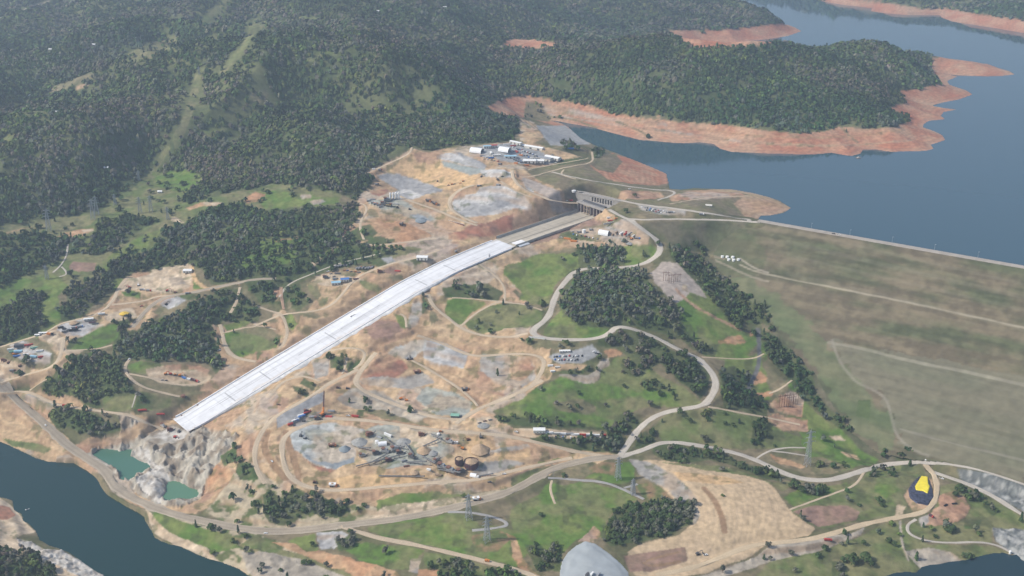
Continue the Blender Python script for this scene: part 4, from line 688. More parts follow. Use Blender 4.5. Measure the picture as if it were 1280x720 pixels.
W5 = undam(pts("1072,500 1090,500 1085,525 1068,520")); m5_ = inside(dx + (st3 - .5) * 16, dy, W5[:, :2]); C_ = np.where(m5_[..., None], np.array([.09, .12, .05]), C_)
def dline(s, w, col, mixv=.8):
    L = undam(densify(smooth_line(pts(s)), 6))[:, :2]; d = segdist(dx, dy, L); f = (1 - sstep(w * .35, w * .65, d))[..., None] * mixv
    return C_ * (1 - f) + np.array(col) * f
C_ = dline("925,331 945,340 1000,352 1050,361 1130,377 1200,392 1290,412 1420,440", 3.2, (.38, .33, .26), .65)
C_ = dline("1036,428 1080,436 1140,452 1200,463 1290,484 1420,512", 5, (.32, .29, .235), .55)
C_ = C_ * np.array([.96, .98, .92]); C_ = dline("1040,425 1046,445 1056,462 1072,480 1092,487 1108,498 1114,520 1120,545 1140,562 1160,570", 4, (.30, .275, .22), .45)
C_ = dline("1125,536 1180,552 1290,578", 3, (.31, .285, .23), .4)
C_ = dline("1180,520 1220,532 1290,552", 6, (.10, .10, .06), .4)
C_ = dline("862,318 885,322 905,330 935,345 960,352", 4, (.32, .28, .21), .6); C_ = dline("925,323 942,335 960,341", 3.5, (.36, .32, .25), .7)
C_ = dline("850,313 880,318 905,324", 5, (.28, .23, .17), .6)
for a_, b_ in ((290, 5), (306, 8), (322, 5), (345, 7)): C_ = dline("%d,%d 1290,%d" % (985, a_ - 3, a_ + 68), b_, (.23, .21, .15), .18)
C_ = C_ * (.90 + .20 * fbm(dx, dy, 7, 64, 4)[..., None]) * (.91 + .18 * fbm(S_ * .08, T_, 3.2, 67, 3)[..., None])
top = np.stack([dx, dy, dz], -1); inm = inside(dx, dy, damW) | (segdist(dx, dy, groinW[:, :2]) < 3.0) | ((T_ < 3) & (S_ >= -3))
ii = np.arange(dx.size).reshape(dx.shape); fqa = np.stack([ii[:-1, :-1], ii[:-1, 1:], ii[1:, 1:], ii[1:, :-1]], -1)[inm[:-1, :-1] & inm[1:, 1:] & inm[1:, :-1] & inm[:-1, 1:]][:, ::-1]
sp2 = np.linspace(-4, 1000, 260); pre = []; prec = []
for t_, z_ in [(-140., 226.), (-80., 252.), (-15.5, 280.9), (-15., 281.1), (0.3, 281.05)]:
    x = crA[0] + dE[0] * sp2 + dN[0] * t_; y = crA[1] + dE[1] * sp2 + dN[1] * t_
    pre.append(np.stack([x, y, np.full(260, z_)], -1)); prec.append(np.repeat(np.array([[.40, .355, .30] if t_ > -16 else [.3, .26, .22]]), 260, 0) * (.92 + .16 * rng.random((260, 1))))
Vu = np.stack(pre, 1); jj = np.arange(260 * 5).reshape(260, 5) + dx.size; fqb = np.stack([jj[:-1, :-1], jj[:-1, 1:], jj[1:, 1:], jj[1:, :-1]], -1).reshape(-1, 4)[:, ::-1]
V_ = np.vstack([top.reshape(-1, 3), Vu.reshape(-1, 3)]); Cd = np.vstack([C_.reshape(-1, 3), np.stack(prec, 1).reshape(-1, 3)]); fq = np.vstack([fqa, fqb])
MAT_DAM = cover_mat('dam_face', n_scale=.08, n_amt=.12, bump=.2)
dam = link('embankment_dam', np_mesh('embankment_dam', V_.reshape(-1, 3), fq, Cd.reshape(-1, 3), True), MAT_DAM)
tag(dam, 'huge grassy earth embankment dam with a road along its crest', 'dam')
print('dam', round(time.time() - T0, 1))
# ------------------------------------------------------------------ small modelling kit
class MB:
    def __init__(s): s.v = []; s.f = []; s.m = []
    def quadbox(s, c8, mi=0):
        n = len(s.v); s.v += [tuple(p) for p in c8]
        for q in ((0, 3, 2, 1), (4, 5, 6, 7), (0, 1, 5, 4), (1, 2, 6, 5), (2, 3, 7, 6), (3, 0, 4, 7)): s.f.append(tuple(n + i for i in q)); s.m.append(mi)
    def box(s, x0, x1, y0, y1, z0, z1, mi=0, tx=0, ty=0):
        s.quadbox([(x0, y0, z0), (x1, y0, z0), (x1, y1, z0), (x0, y1, z0), (x0 + tx, y0 + ty, z1), (x1 - tx, y0 + ty, z1), (x1 - tx, y1 - ty, z1), (x0 + tx, y1 - ty, z1)], mi); return s
    def bar(s, a, b, w, mi=0, h=None):
        a, b = Vector(a), Vector(b); d = (b - a).normalized(); up_ = Vector((0, 0, 1)) if abs(d.z) < .95 else Vector((1, 0, 0))
        r = d.cross(up_).normalized() * w / 2; u = r.cross(d).normalized() * (h or w) / 2
        s.quadbox([a - r - u, a + r - u, a + r + u, a - r + u, b - r - u, b + r - u, b + r + u, b - r + u], mi); return s
    def cyl(s, a, b, r0, r1=None, n=10, mi=0, caps=True):
        r1 = r0 if r1 is None else r1; a, b = Vector(a), Vector(b); d = (b - a).normalized(); up_ = Vector((0, 0, 1)) if abs(d.z) < .95 else Vector((1, 0, 0))
        e1 = d.cross(up_).normalized(); e2 = e1.cross(d); k = len(s.v)
        for c, r in ((a, r0), (b, r1)):
            for i in range(n):
                t = 2 * math.pi * i / n; s.v.append(tuple(c + e1 * math.cos(t) * r + e2 * math.sin(t) * r))
        for i in range(n): s.f.append((k + i, k + (i + 1) % n, k + n + (i + 1) % n, k + n + i)); s.m.append(mi)
        if caps: s.f.append(tuple(k + i for i in reversed(range(n)))); s.m.append(mi); s.f.append(tuple(k + n + i for i in range(n))); s.m.append(mi)
        return s
    def gable(s, L, W, h, hr, mi_w=0, mi_r=1, ov=.4):
        """long axis x; walls h, ridge hr"""
        x, y = L / 2, W / 2; s.box(-x, x, -y, y, 0, h, mi_w); k = len(s.v)
        s.v += [(-x - ov, -y - ov, h), (x + ov, -y - ov, h), (x + ov, y + ov, h), (-x - ov, y + ov, h), (-x - ov, 0, hr), (x + ov, 0, hr)]
        for q in ((0, 1, 5, 4), (2, 3, 4, 5), (3, 0, 4), (1, 2, 5)): s.f.append(tuple(k + i for i in q)); s.m.append(mi_r)
        return s
    def dome(s, r, h, n=20, rings=5, mi=0, cx=0, cy=0, z0=0, wob=0.0):
        k = len(s.v)
        for j in range(rings + 1):
            t = j / rings; rr = r * math.cos(t * math.pi / 2) if wob == 0 else r * (1 - t) ** .9; zz = z0 + h * (math.sin(t * math.pi / 2) if wob == 0 else t)
            for i in range(n):
                a = 2 * math.pi * i / n; q = rr * (1 + wob * math.sin(3 * a + j) * (1 - t) + wob * .5 * math.sin(7 * a))
                s.v.append((cx + q * math.cos(a), cy + q * math.sin(a), zz))
        for j in range(rings):
            for i in range(n): s.f.append((k + j * n + i, k + j * n + (i + 1) % n, k + (j + 1) * n + (i + 1) % n, k + (j + 1) * n + i)); s.m.append(mi)
        return s
    def mesh(s, name, mats):
        me = bpy.data.meshes.new(name); me.from_pydata(s.v, [], s.f)
        for m in mats: me.materials.append(m)
        if len(mats) > 1: me.polygons.foreach_set('material_index', s.m)
        me.update(); return me
def part(name, mb, mats, parent=None, label=None):
    if not isinstance(mats, (list, tuple)): mats = [mats]
    o = bpy.data.objects.new(name, mb.mesh(name, mats)); COL.objects.link(o)
    if parent: o.parent = parent
    if label: o['label'] = label
    return o
def empty(name, loc=(0, 0, 0), rz=0, label=None, cat=None, group=None):
    o = bpy.data.objects.new(name, None); COL.objects.link(o); o.location = loc; o.rotation_euler = (0, 0, rz); o.empty_display_size = 1
    return tag(o, label, cat, group)
def copy_tree(o, parent=None):
    c = o.copy(); COL.objects.link(c); c.parent = parent
    if parent is not None: c.matrix_parent_inverse = o.matrix_parent_inverse.copy()
    for ch in KIDS.get(o.name, None) or list(o.children): copy_tree(ch, c)
    return c
KIDS = {}
def gnd(px, py):
    q = hit([(px, py)])[0]; return Vector((q[0], q[1], float(sample(Z, q[0], q[1]))))
def pxdir(p, q):
    a, b = gnd(*p), gnd(*q); return math.atan2(b.y - a.y, b.x - a.x)

M = dict(
 moundstone=simple_mat('pale_blue_aggregate', (.34, .37, .38), .95, noise=.10, nscale=.05, bump=.3),
 white=simple_mat('white_paint', (.78, .78, .76), .5, noise=.06), offwhite=simple_mat('cream_paint', (.62, .60, .54), .6), tent=simple_mat('tent_fabric', (.82, .83, .84), .7, noise=.04),
 grey=simple_mat('grey_metal', (.32, .33, .34), .5, metal=.3), dgrey=simple_mat('dark_steel', (.10, .10, .105), .6), black=simple_mat('black_rubber', (.022, .022, .024), .8), orange=simple_mat('orange_paint', (.62, .22, .05), .5),
 yellow=simple_mat('yellow_paint', (.70, .48, .06), .5), red=simple_mat('red_paint', (.42, .05, .04), .5), blue=simple_mat('blue_paint', (.07, .19, .48), .5), sky=simple_mat('pale_blue_roof', (.30, .50, .62), .5), glass=simple_mat('dark_glass', (.03, .04, .05), .15, spec=.6),
 rust=simple_mat('rusty_brown', (.20, .10, .07), .8), maroon=simple_mat('maroon_steel', (.12, .06, .07), .6, metal=.2), wood=simple_mat('weathered_wood', (.30, .22, .15), .85), steel=simple_mat('galvanised_steel', (.42, .45, .47), .45, metal=.4),
 concrete=simple_mat('concrete', (.50, .47, .43), .9, noise=.12, nscale=.2), darkconc=simple_mat('dark_concrete', (.33, .31, .285), .9, nscale=.2), green=simple_mat('green_paint', (.22, .42, .32), .6), tarpy=simple_mat('yellow_tarp', (.80, .66, .05), .5, noise=.08, nscale=.15, bump=.5), plastic=simple_mat('black_plastic', (.05, .055, .085), .35, noise=.75, nscale=.3, bump=.8),  # darkconc is one even, darker concrete tone
 silver=simple_mat('bare_metal', (.5, .5, .5), .4, metal=.5), tan=simple_mat('tan_paint', (.50, .40, .27), .7), stone=simple_mat('loose_stone', (.29, .29, .275), .95, noise=.25, nscale=.3, bump=.6), dirt=simple_mat('loose_dirt', (.42, .30, .19), .95, noise=.15, nscale=.3, bump=.6), bluestone=simple_mat('blue_grey_aggregate', (.215, .25, .27), .95, noise=.14, nscale=.12, bump=.5))

# ------------------------------------------------------------------ the spillway chute
chute = empty('spillway_chute', (ch0[0], ch0[1], 250), 0, 'long straight concrete spillway chute, tan at the top and white lower down', 'spillway')
def strip(name, s0, s1, prof, colf, ds=2.0, mat=None, zoff=0, taper=0):
    sv_ = np.arange(s0, s1 + .01, ds); off = np.array([p[0] for p in prof]); hz = np.array([p[1] for p in prof]); K = len(prof)
    Sx, Ox = np.meshgrid(sv_, off, indexing='ij')
    if taper: f_ = np.clip(np.minimum(Sx - s0, s1 - Sx) / taper, 0, 1); Ox = np.sign(Ox) * (27.4 + (np.abs(Ox) - 27.4) * f_)
    x = ch0[0] + cV[0] * Sx + cM[0] * Ox - ch0[0]; y = cV[1] * Sx + cM[1] * Ox
    zb = np.interp(Sx, CH_S, CH_Z); kk = max(3, int(40 / ds) | 1)
    zb1 = np.convolve(np.pad(zb[:, 0], kk // 2, mode='edge'), np.ones(kk) / kk, 'valid'); zb = np.repeat(zb1[:, None], K, 1)
    z = zb + hz[None, :] - 250 + zoff; c = colf(Sx, Ox, hz[None, :] + Sx * 0)
    ii = np.arange(len(sv_) * K).reshape(len(sv_), K); fq = np.stack([ii[:-1, :-1], ii[:-1, 1:], ii[1:, 1:], ii[1:, :-1]], -1).reshape(-1, 4)
    me = np_mesh(name, np.stack([x, y, z], -1).reshape(-1, 3), fq, c.reshape(-1, 3))
    if me.polygons[0].normal.z < 0: me.flip_normals()
    return link(name, me, mat, chute)
MAT_CONC = cover_mat('chute_concrete', rough=.85, n_scale=.12, n_amt=.05, bump=.08, bscale=.3)
def col_new(S, O, H):
    b = np.ones(S.shape + (3,)) * np.array([.70, .71, .73]); n_ = fbm(S, O, 30, 201, 3)[..., None]; b = b * (.93 + .14 * n_)
    streak = fbm(S * .06, O, 2.2, 202, 3)[..., None]; b = b * (.93 + .14 * streak)
    right = ((O > 3) & (O < 26))[..., None]; b = np.where(right, b * .93, b)
    k = np.floor(S / 12.2).astype(int); rr_ = hash2(k, (np.floor((O + 27) / 13.6)).astype(int), 5)[..., None]; b = b * (.965 + .06 * rr_)
    j = (np.abs((S % 12.2) - 6.1) > 5.65)[..., None]; b = np.where(j, b * .91, b); st_ = fbm(S * .02, O, 5, 222, 4)[..., None]; b = b * (1 - .22 * sstep(.55, .72, st_))
    ed = sstep(19, 27, np.abs(O) + (fbm(S, O, 14, 240, 4) - .5) * 16)[..., None] * .55; b = b * (1 - ed) + np.array([.52, .45, .36]) * ed
    strong = ((hash2(np.floor(S / 61).astype(int), S.astype(int) * 0, 3) > .35) & (np.abs(S % 61 - 30) < .6) & (O > -14) & (O < 22))[..., None]; b = np.where(strong, b * .45, b)
    lng = ((np.abs(O - 2.5 - 2.0 * np.sin(S / 90)) < .55) & (hash2(np.floor(S / 40).astype(int), S.astype(int) * 0, 9) > .28) & (S > 430))[..., None]; b = np.where(lng, b * .5, b)
    return b
def col_old(S, O, H):
    b = np.ones(S.shape + (3,)) * np.array([.43, .385, .31]); st = fbm(S * .05, O, 3.0, 210, 4)[..., None]; b = b * (.72 + .5 * st)
    b = np.where(((O > 4) & (O < 8))[..., None], b * .55, b); b = np.where((O > 12)[..., None], b * 1.18, b)
    return b * np.where(((S % 18) < .9)[..., None], .85, 1)
lin_ = list(np.linspace(-26, 26, 66))
strip('old_slab', -4, 206, [(o, 0) for o in lin_], col_old, mat=MAT_CONC)
ragged = strip('new_slab', 200, 846, [(o, .35) for o in lin_], col_new, ds=1.5, mat=MAT_CONC)
wl = lambda h0, w, c: [(c - w / 2 - .2, -2.5), (c - w / 2, h0), (c + w / 2, h0), (c + w / 2 + .2, -1.2)]
colw = lambda S, O, H: np.ones(S.shape + (3,)) * np.array([.74, .74, .75]) * (.94 + .12 * fbm(S, O, 9, 3, 2)[..., None]) * np.where((np.abs(S % 12.2 - 6.1) > 5.7)[..., None], .88, 1)
colo = lambda S, O, H: np.ones(S.shape + (3,)) * np.array([.42, .39, .33]) * (.8 + .4 * fbm(S, O, 9, 3, 2)[..., None])
strip('side_wall', 214, 840, wl(1.5, 2.2, -27), colw, mat=MAT_CONC); strip('side_wall', 214, 835, wl(1.2, 1.8, 27), colw, mat=MAT_CONC)
strip('side_wall', 0, 205, wl(5.0, 1.0, -27), colo, mat=MAT_CONC); strip('side_wall', 0, 205, wl(3.0, 1.0, 27), colo, mat=MAT_CONC)
strip('new_slab_tip', 176, 201, [(9, -.5), (9.3, .38), (20, .38), (32, .3), (33, -1.5)], colw, mat=MAT_CONC)
colr = lambda S, O, H: np.ones(S.shape + (3,)) * np.array([.58, .58, .57]) * (.7 + .6 * fbm(S, O, 5, 33, 3)[..., None])
strip('drain_apron', 330, 825, [(27.6, .3), (31, .5), (35.5 , .2), (38, -2.5)], colr, mat=MAT_CONC, taper=150)
# gate structure at the head of the chute
def chp(s, o, z): return Vector((ch0[0] + cV[0] * s + cM[0] * o, ch0[1] + cV[1] * s + cM[1] * o, z))
ang = math.atan2(cM[1], cM[0])
gh = empty('spillway_gatehouse', chp(0, -28, 250), ang, 'concrete gate structure with dark bays and orange scaffold at the top of the chute', 'gate structure')
# local x along the gates, local y: +y = up the chute
ysg = 1 if (Vector((math.cos(ang + math.pi / 2), math.sin(ang + math.pi / 2))).dot(Vector((-cV[0], -cV[1])))) > 0 else -1
for i in range(9):
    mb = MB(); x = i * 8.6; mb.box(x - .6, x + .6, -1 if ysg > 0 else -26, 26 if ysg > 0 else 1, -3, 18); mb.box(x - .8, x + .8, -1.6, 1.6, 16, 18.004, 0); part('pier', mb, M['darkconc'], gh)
for i in range(8):
    x = i * 8.6; mb = MB()
    for k in range(6): mb.box(x + .65, x + 7.95, ysg * 3.5 - .5, ysg * 3.5 + .5, k * 2.3, k * 2.3 + 2.1)
    part('radial_gate', mb, M['maroon'], gh)
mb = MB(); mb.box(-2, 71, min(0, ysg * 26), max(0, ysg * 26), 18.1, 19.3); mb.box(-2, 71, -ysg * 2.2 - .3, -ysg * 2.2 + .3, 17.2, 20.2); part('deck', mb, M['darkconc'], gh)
mb = MB()
for k in range(24): mb.box(1 + k * 2.9, 1.3 + k * 2.9, ysg * 4 - .15, ysg * 4 + .15, 19.3, 20.8)
mb.box(1, 69, ysg * 4 - .2, ysg * 4 + .2, 20.8, 21.1); part('railing', mb, M['steel'], gh)
mb = MB(); mb.box(6, 66, ysg * 9 - 2.5, ysg * 9 + 2.5, 19.31, 22.5); part('hoist_housing', mb, M['dgrey'], gh)
mb = MB()
for q in (20, 27, 34): mb.box(q, q + .45, -4, -3.5, -2, 19)
for q in (3, 10, 17): mb.box(20, 34.5, -4.2, -3.6, q, q + .4)
part('scaffold', mb, M['tan'], gh)
br0, br1 = chp(-34, -55, 268), None
b0 = unz([(714, 239)], 281)[0]; b1 = unz([(797, 256)], 281)[0]; bl = np.hypot(*(b1 - b0)); ba = math.atan2(*(b1 - b0)[::-1])
br = empty('crest_bridge', (b0[0], b0[1], 262), ba, 'long low crest bridge with a row of dark openings behind the gates', 'bridge')
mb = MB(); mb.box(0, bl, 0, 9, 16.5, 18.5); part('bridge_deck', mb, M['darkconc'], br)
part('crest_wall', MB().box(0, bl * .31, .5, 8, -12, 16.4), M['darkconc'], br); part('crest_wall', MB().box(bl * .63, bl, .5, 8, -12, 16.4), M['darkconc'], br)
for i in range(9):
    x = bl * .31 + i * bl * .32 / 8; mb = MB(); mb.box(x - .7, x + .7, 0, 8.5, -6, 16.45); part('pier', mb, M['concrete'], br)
mb = MB(); mb.box(bl * .31, bl * .63, 5, 7, -6, 16.4); part('opening_shade', mb, M['dgrey'], br)  # dark panel behind the piers, its colour paints the shade inside the openings
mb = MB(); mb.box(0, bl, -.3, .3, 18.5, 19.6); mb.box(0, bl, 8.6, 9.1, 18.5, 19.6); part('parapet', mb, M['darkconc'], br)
mb = MB(); mb.box(bl * .31, bl * .63, -1.5, .4, 4, 7); part('lower_ledge', mb, M['concrete'], br)

# ------------------------------------------------------------------ trees
def crown_template(kind, nq, seed, R_=1.0, H_=1.0, qs=.42):
    """leaf-clump faces spread through several lobes; unit crown radius 1, base at z=0, top at z~H_"""
    r = np.random.default_rng(seed); V = []; 
    if kind == 'pine': lobes = [(0, 0, .25 + .18 * k, .62 - .12 * k, .2) for k in range(4)] + [(0, 0, .95, .16, .15)]
    elif kind == 'bare': lobes = [(r.normal(0, .3), r.normal(0, .3), .45 + r.random() * .35, .45, .34) for _ in range(5)]
    else: lobes = [(r.normal(0, .38), r.normal(0, .38), .40 + r.random() * .30, .45 + r.random() * .2, .26 + r.random() * .1) for _ in range(6)] + [(0, 0, .5, .75, .4)]
    out = []
    for q in range(nq):
        lx, ly, lz, lr, lh = lobes[r.integers(len(lobes))]
        d = r.normal(size=3); d /= np.linalg.norm(d); 
        if d[2] < -.35: d[2] *= -1
        rr_ = .72 + .36 * r.random(); c = np.array([lx + d[0] * lr * rr_, ly + d[1] * lr * rr_, (lz + d[2] * lh * rr_)])
        nrm = d + r.normal(size=3) * .38; nrm[2] += .95; nrm /= np.linalg.norm(nrm); a = np.cross(nrm, r.normal(size=3)); a /= np.linalg.norm(a); b = np.cross(nrm, a)
        s_ = qs * (.6 + .8 * r.random()); out.append([c + a * s_ * .6, c + b * s_ * .5, c - a * s_ * .6, c - b * s_ * .5])
    return np.array(out)      # (nq,4,3), z in units of height
def trunk_quads(r_=.07, top=.6):
    q = []
    for i in range(3):
        a0, a1 = 2 * math.pi * i / 3, 2 * math.pi * (i + 1) / 3
        q.append([[r_ * math.cos(a0), r_ * math.sin(a0), -.05], [r_ * math.cos(a1), r_ * math.sin(a1), -.05], [r_ * .5 * math.cos(a1), r_ * .5 * math.sin(a1), top], [r_ * .5 * math.cos(a0), r_ * .5 * math.sin(a0), top]])
    return np.array(q)
def scatter(y0, y1, sp_, ulim=.62):
    xs = np.arange(-y1 * ulim, y1 * ulim, sp_); ys = np.arange(y0, y1, sp_); X, Yv = np.meshgrid(xs, ys)
    X = X + rng.uniform(-.48, .48, X.shape) * sp_; Yv = Yv + rng.uniform(-.48, .48, X.shape) * sp_
    X = X.ravel(); Yv = Yv.ravel(); k = (np.abs(X) < Yv * ulim) & (Yv < y1); X = X[k]; Yv = Yv[k]
    p = sample(DEN, X, Yv); k = rng.random(len(X)) < p * .97
    X = X[k]; Yv = Yv[k]; return X, Yv, sample(Z, X, Yv)
bands = [(1050, 1500, 6.6, 0), (1500, 1900, 7.2, 0), (1900, 2400, 7.2, 1), (2400, 3100, 7.8, 1), (3100, 3900, 8.8, 2), (3900, 5200, 11., 2), (5200, 7000, 24, 2)]
T = []
for y0, y1, sp_, lod in bands:
    X, Yv, Zv = scatter(y0, y1, sp_, .60); T.append(np.column_stack([X, Yv, Zv, np.full(len(X), sp_), np.full(len(X), lod)]))
T = np.vstack(T)
# type from slow noise: 0 dark oak, 1 grey bare oak, 2 pine, 3 yellow-green
nA = fbm(T[:, 0], T[:, 1], 130, 301, 3); nB = fbm(T[:, 0], T[:, 1], 60, 302, 3); ru = rng.random(len(T))
typ = np.where(ru < sstep(.40, .64, nA) * .55 + .05, 1, np.where(rng.random(len(T)) < .22, 2, np.where(rng.random(len(T)) < sstep(.5, .68, nB) * .5, 3, 0)))
size = T[:, 3] * np.clip(rng.lognormal(-.50, .22, len(T)), .36, .9) * np.where(typ == 2, .75, 1.0); hgt = np.where(typ == 2, 2.6, 1.75) * size * rng.uniform(.8, 1.2, len(T)) * np.where(T[:, 4] > 1, .7, np.where(T[:, 4] > 0, .85, 1))
TGX = np.clip((sample(Z, T[:, 0] + 12, T[:, 1]) - sample(Z, T[:, 0] - 12, T[:, 1])) / 24, -.7, .7); TGY = np.clip((sample(Z, T[:, 0], T[:, 1] + 12) - sample(Z, T[:, 0], T[:, 1] - 12)) / 24, -.7, .7)
TCOL = np.array([[.060, .096, .034], [.125, .132, .092], [.076, .108, .054], [.110, .150, .044]])
print('trees', len(T), [(int((T[:, 4] == k).sum())) for k in range(3)])
# the 300 that show largest: nearest to the camera and in frame
dist = np.sqrt(T[:, 0] ** 2 + T[:, 1] ** 2 + (T[:, 2] - CAMZ) ** 2)
vx = T[:, 0] / (T[:, 1] * cP - (T[:, 2] - CAMZ) * sP); vy = (T[:, 1] * sP + (T[:, 2] - CAMZ) * cP) / (T[:, 1] * cP - (T[:, 2] - CAMZ) * sP)
PXs, PYs = 640 + F * vx, 360 - F * vy
inf = (PXs > 6) & (PXs < 1274) & (PYs > 5) & (PYs < 716)
SINGLES = []          # hand-placed lone trees: (px, py, crown radius m, height m, type, label)
exec_single = """245,659,2.6,11,2|tall narrow pine on the river bank, leftmost of three beside the river road
274,665,4.6,9,1|wide grey leafy tree on the river bank, middle of three beside the river road
298,667,3.2,12,2|tall grey pine on the river bank, rightmost of three beside the river road
812,508,5.5,11,1|round grey tree standing alone inside the bend of the pale road
994,610,8.0,13,0|big round dark oak beside the bend of the pale right-hand road
1002,614,5.5,9,0|smaller dark oak tucked against the big one below the pale road
1015,618,4.5,8,1|greyish round tree right of the big dark oak below the pale road
1027,612,4.0,9,2|spiky dark tree at the right end of the row below the pale road
1059,680,3.0,12,2|pointed dark conifer just below the tan sand road
1079,681,4.0,8,0|round dark bush right of the pointed conifer below the sand road
1031,687,4.2,8,0|small round oak left of the conifer below the red vehicle
1066,703,8.0,12,0|largest dark oak of the clump above the lower right river pool
1082,700,8.0,12,0|broad dark oak at the right of the clump above the river pool
1089,708,5.0,9,0|low dark oak at the lower right edge of the clump by the river pool
1050,712,6.5,10,1|grey brown leafless tree at the lower left of the oak clump near the pool
1111,678,3.8,8,0|small oak standing alone right of the oak clump on the olive slope
1187,664,7.5,10,0|wide dark oak on the slope below the red dirt patch
1200,614,7.0,12,0|tall dark oak above the red dirt patch near the yellow tarp
1194,620,4.0,8,0|low dark bush at the upper left rim of the red dirt patch
1217,624,7.0,10,1|grey green oak above the right rim of the red dirt patch
1099,627,5.5,7,0|dark spreading bush on the slope left of the yellow tarp
1102,632,4.0,6,0|low bush just under the dark spreading bush left of the yellow tarp
1073,632,3.0,4,0|small dark bush at mid slope between sand spread and yellow tarp
331,409,4.2,9,0|single dark oak on the olive patch inside the looping track
207,222,5.0,9,0|round dark tree in the grass clearing, nearest to the power line cut
199,230,4.5,8,0|small dark tree at the left edge of the grass clearing
209,231,6.0,9,0|wide dark tree in the lower middle of the grass clearing
229,231,8.0,10,0|large dark tree at the right of the grass clearing
148,264,5.5,9,0|round dark bush alone in the green corridor beside the pylons
25,469,6.0,9,0|dark round oak second from the left in the row above the river road fork
90,451,8.5,11,0|big dark round oak at the end of the tree row by the left laydown yard
690,694,5.0,11,1|grey tree above the left side of the round blue grey mound
692,686,3.6,9,1|smaller grey tree behind the one left of the round blue grey mound
664,691,4.0,7,1|low grey bush far left of the round blue grey mound
447,638,3.4,6,0|small dark shrub alone right of the tree group under the quarry
387,706,4.5,7,0|dark green bush in the lower scrub, left of its pair
379,705,4.0,7,0|dark green bush in the lower scrub, right beside the greener one
408,708,4.0,8,1|grey bush in the lower scrub right of the two dark ones
870,307,5.5,10,0|dark tree at the left above the white tanks on the dam shoulder
878,312,5.5,9,0|dark tree at the right above the white tanks on the dam shoulder
962,397,2.6,8,2|lone slim dark tree on the grass beside the wooded gully
794,246,4.0,8,0|round dark tree beside the reservoir road above the crest bridge
823,306,5.0,9,0|dark tree inside the road bend below the dam's left end
714,185,4.5,10,0|dark tree at the right end of the staging yard
722,187,5.5,10,0|wide dark tree right of the staging yard by the reservoir
745,188,5.0,9,0|dark tree on the point above the red bank
783,266,5.0,10,0|dark tree on the slope right of the gate structure
903,620,3.0,3,3|low dry bush beside the dark track across the sand spread
1170,672,3.5,5,0|low shrub on the slope beside the curved path to the pool
1216,697,3.4,5,0|low shrub at the water edge of the river pool"""
for ln in exec_single.split('\n'):
    a_, lab = ln.split('|'); v = [float(t) for t in a_.split(',')]; SINGLES.append((v, lab))
nz_ind = 300 - len(SINGLES)
order = np.argsort(np.where(inf, dist - size * 8, 1e9))[:nz_ind]
isind = np.zeros(len(T), bool); isind[order] = True
# the mass
def mass(name, sel, lod, label):
    nq = {0: 40, 1: 20, 2: 12}[lod]; qs = {0: .62, 1: .82, 2: 1.0}[lod]; Vs = []; Cs = []
    for k, kn in enumerate(('oak', 'bare', 'pine', 'oak')):
        for t in range(5):
            m_ = sel & (typ == k) & ((np.arange(len(T)) % 5) == t); ii_ = np.nonzero(m_)[0]
            if not len(ii_): continue
            tp = crown_template(kn, nq if kn != 'bare' else int(nq * .8), 50 * k + t + 7 * lod, qs=qs)
            if lod == 0: tp = np.concatenate([tp, trunk_quads()])
            q = tp.shape[0]; th = rng.uniform(0, 6.283, len(ii_)); c, s_ = np.cos(th)[:, None, None], np.sin(th)[:, None, None]
            sx = size[ii_][:, None, None]; x = (tp[None, :, :, 0] * c - tp[None, :, :, 1] * s_) * sx + T[ii_, 0][:, None, None]; y = (tp[None, :, :, 0] * s_ + tp[None, :, :, 1] * c) * sx + T[ii_, 1][:, None, None]
            z = tp[None, :, :, 2] * hgt[ii_][:, None, None] + T[ii_, 2][:, None, None]; kz = .25 if lod == 0 else 1.0
            z = z + kz * ((x - T[ii_, 0][:, None, None]) * TGX[ii_][:, None, None] + (y - T[ii_, 1][:, None, None]) * TGY[ii_][:, None, None])
            Vs.append(np.stack([x, y, z], -1).reshape(-1, 3))
            cc = TCOL[k][None, None, :] * rng.uniform(.80, 1.22, (len(ii_), 1, 1)) * rng.uniform(.86, 1.16, (len(ii_), q, 1)) * (.55 + .9 * fbm(T[ii_, 0], T[ii_, 1], 260, 401, 4))[:, None, None] * (1 + (fbm(T[ii_, 0], T[ii_, 1], 170, 402, 3) - .5)[:, None, None] * np.array([.9, .3, .3])) * (1 + rng.uniform(-.10, .12, (len(ii_), 1, 3)))
            if lod == 0: cc[:, -3:, :] = np.array([.11, .095, .08])
            Cs.append(np.repeat(cc.reshape(-1, 3), 4, 0))
    V = np.vstack(Vs); Cc = np.vstack(Cs); o = link(name, np_mesh(name, V, np.arange(len(V)).reshape(-1, 4), Cc), MAT_LEAF)
    return tag(o, label, kind='stuff')
MAT_LEAF = cover_mat('foliage', rough=.85, n_scale=.8, n_amt=.15, bump=0, spec=.15)
for l, (nm, lb) in enumerate((('woodland', 'mixed oak and pine woodland around the works'), ('hillside_forest', 'dense oak and pine forest on the nearer hillsides'), ('far_forest', 'hazy forest covering the far hills'))):
    mass(nm, (T[:, 4] == l) & ~isind, l, lb)
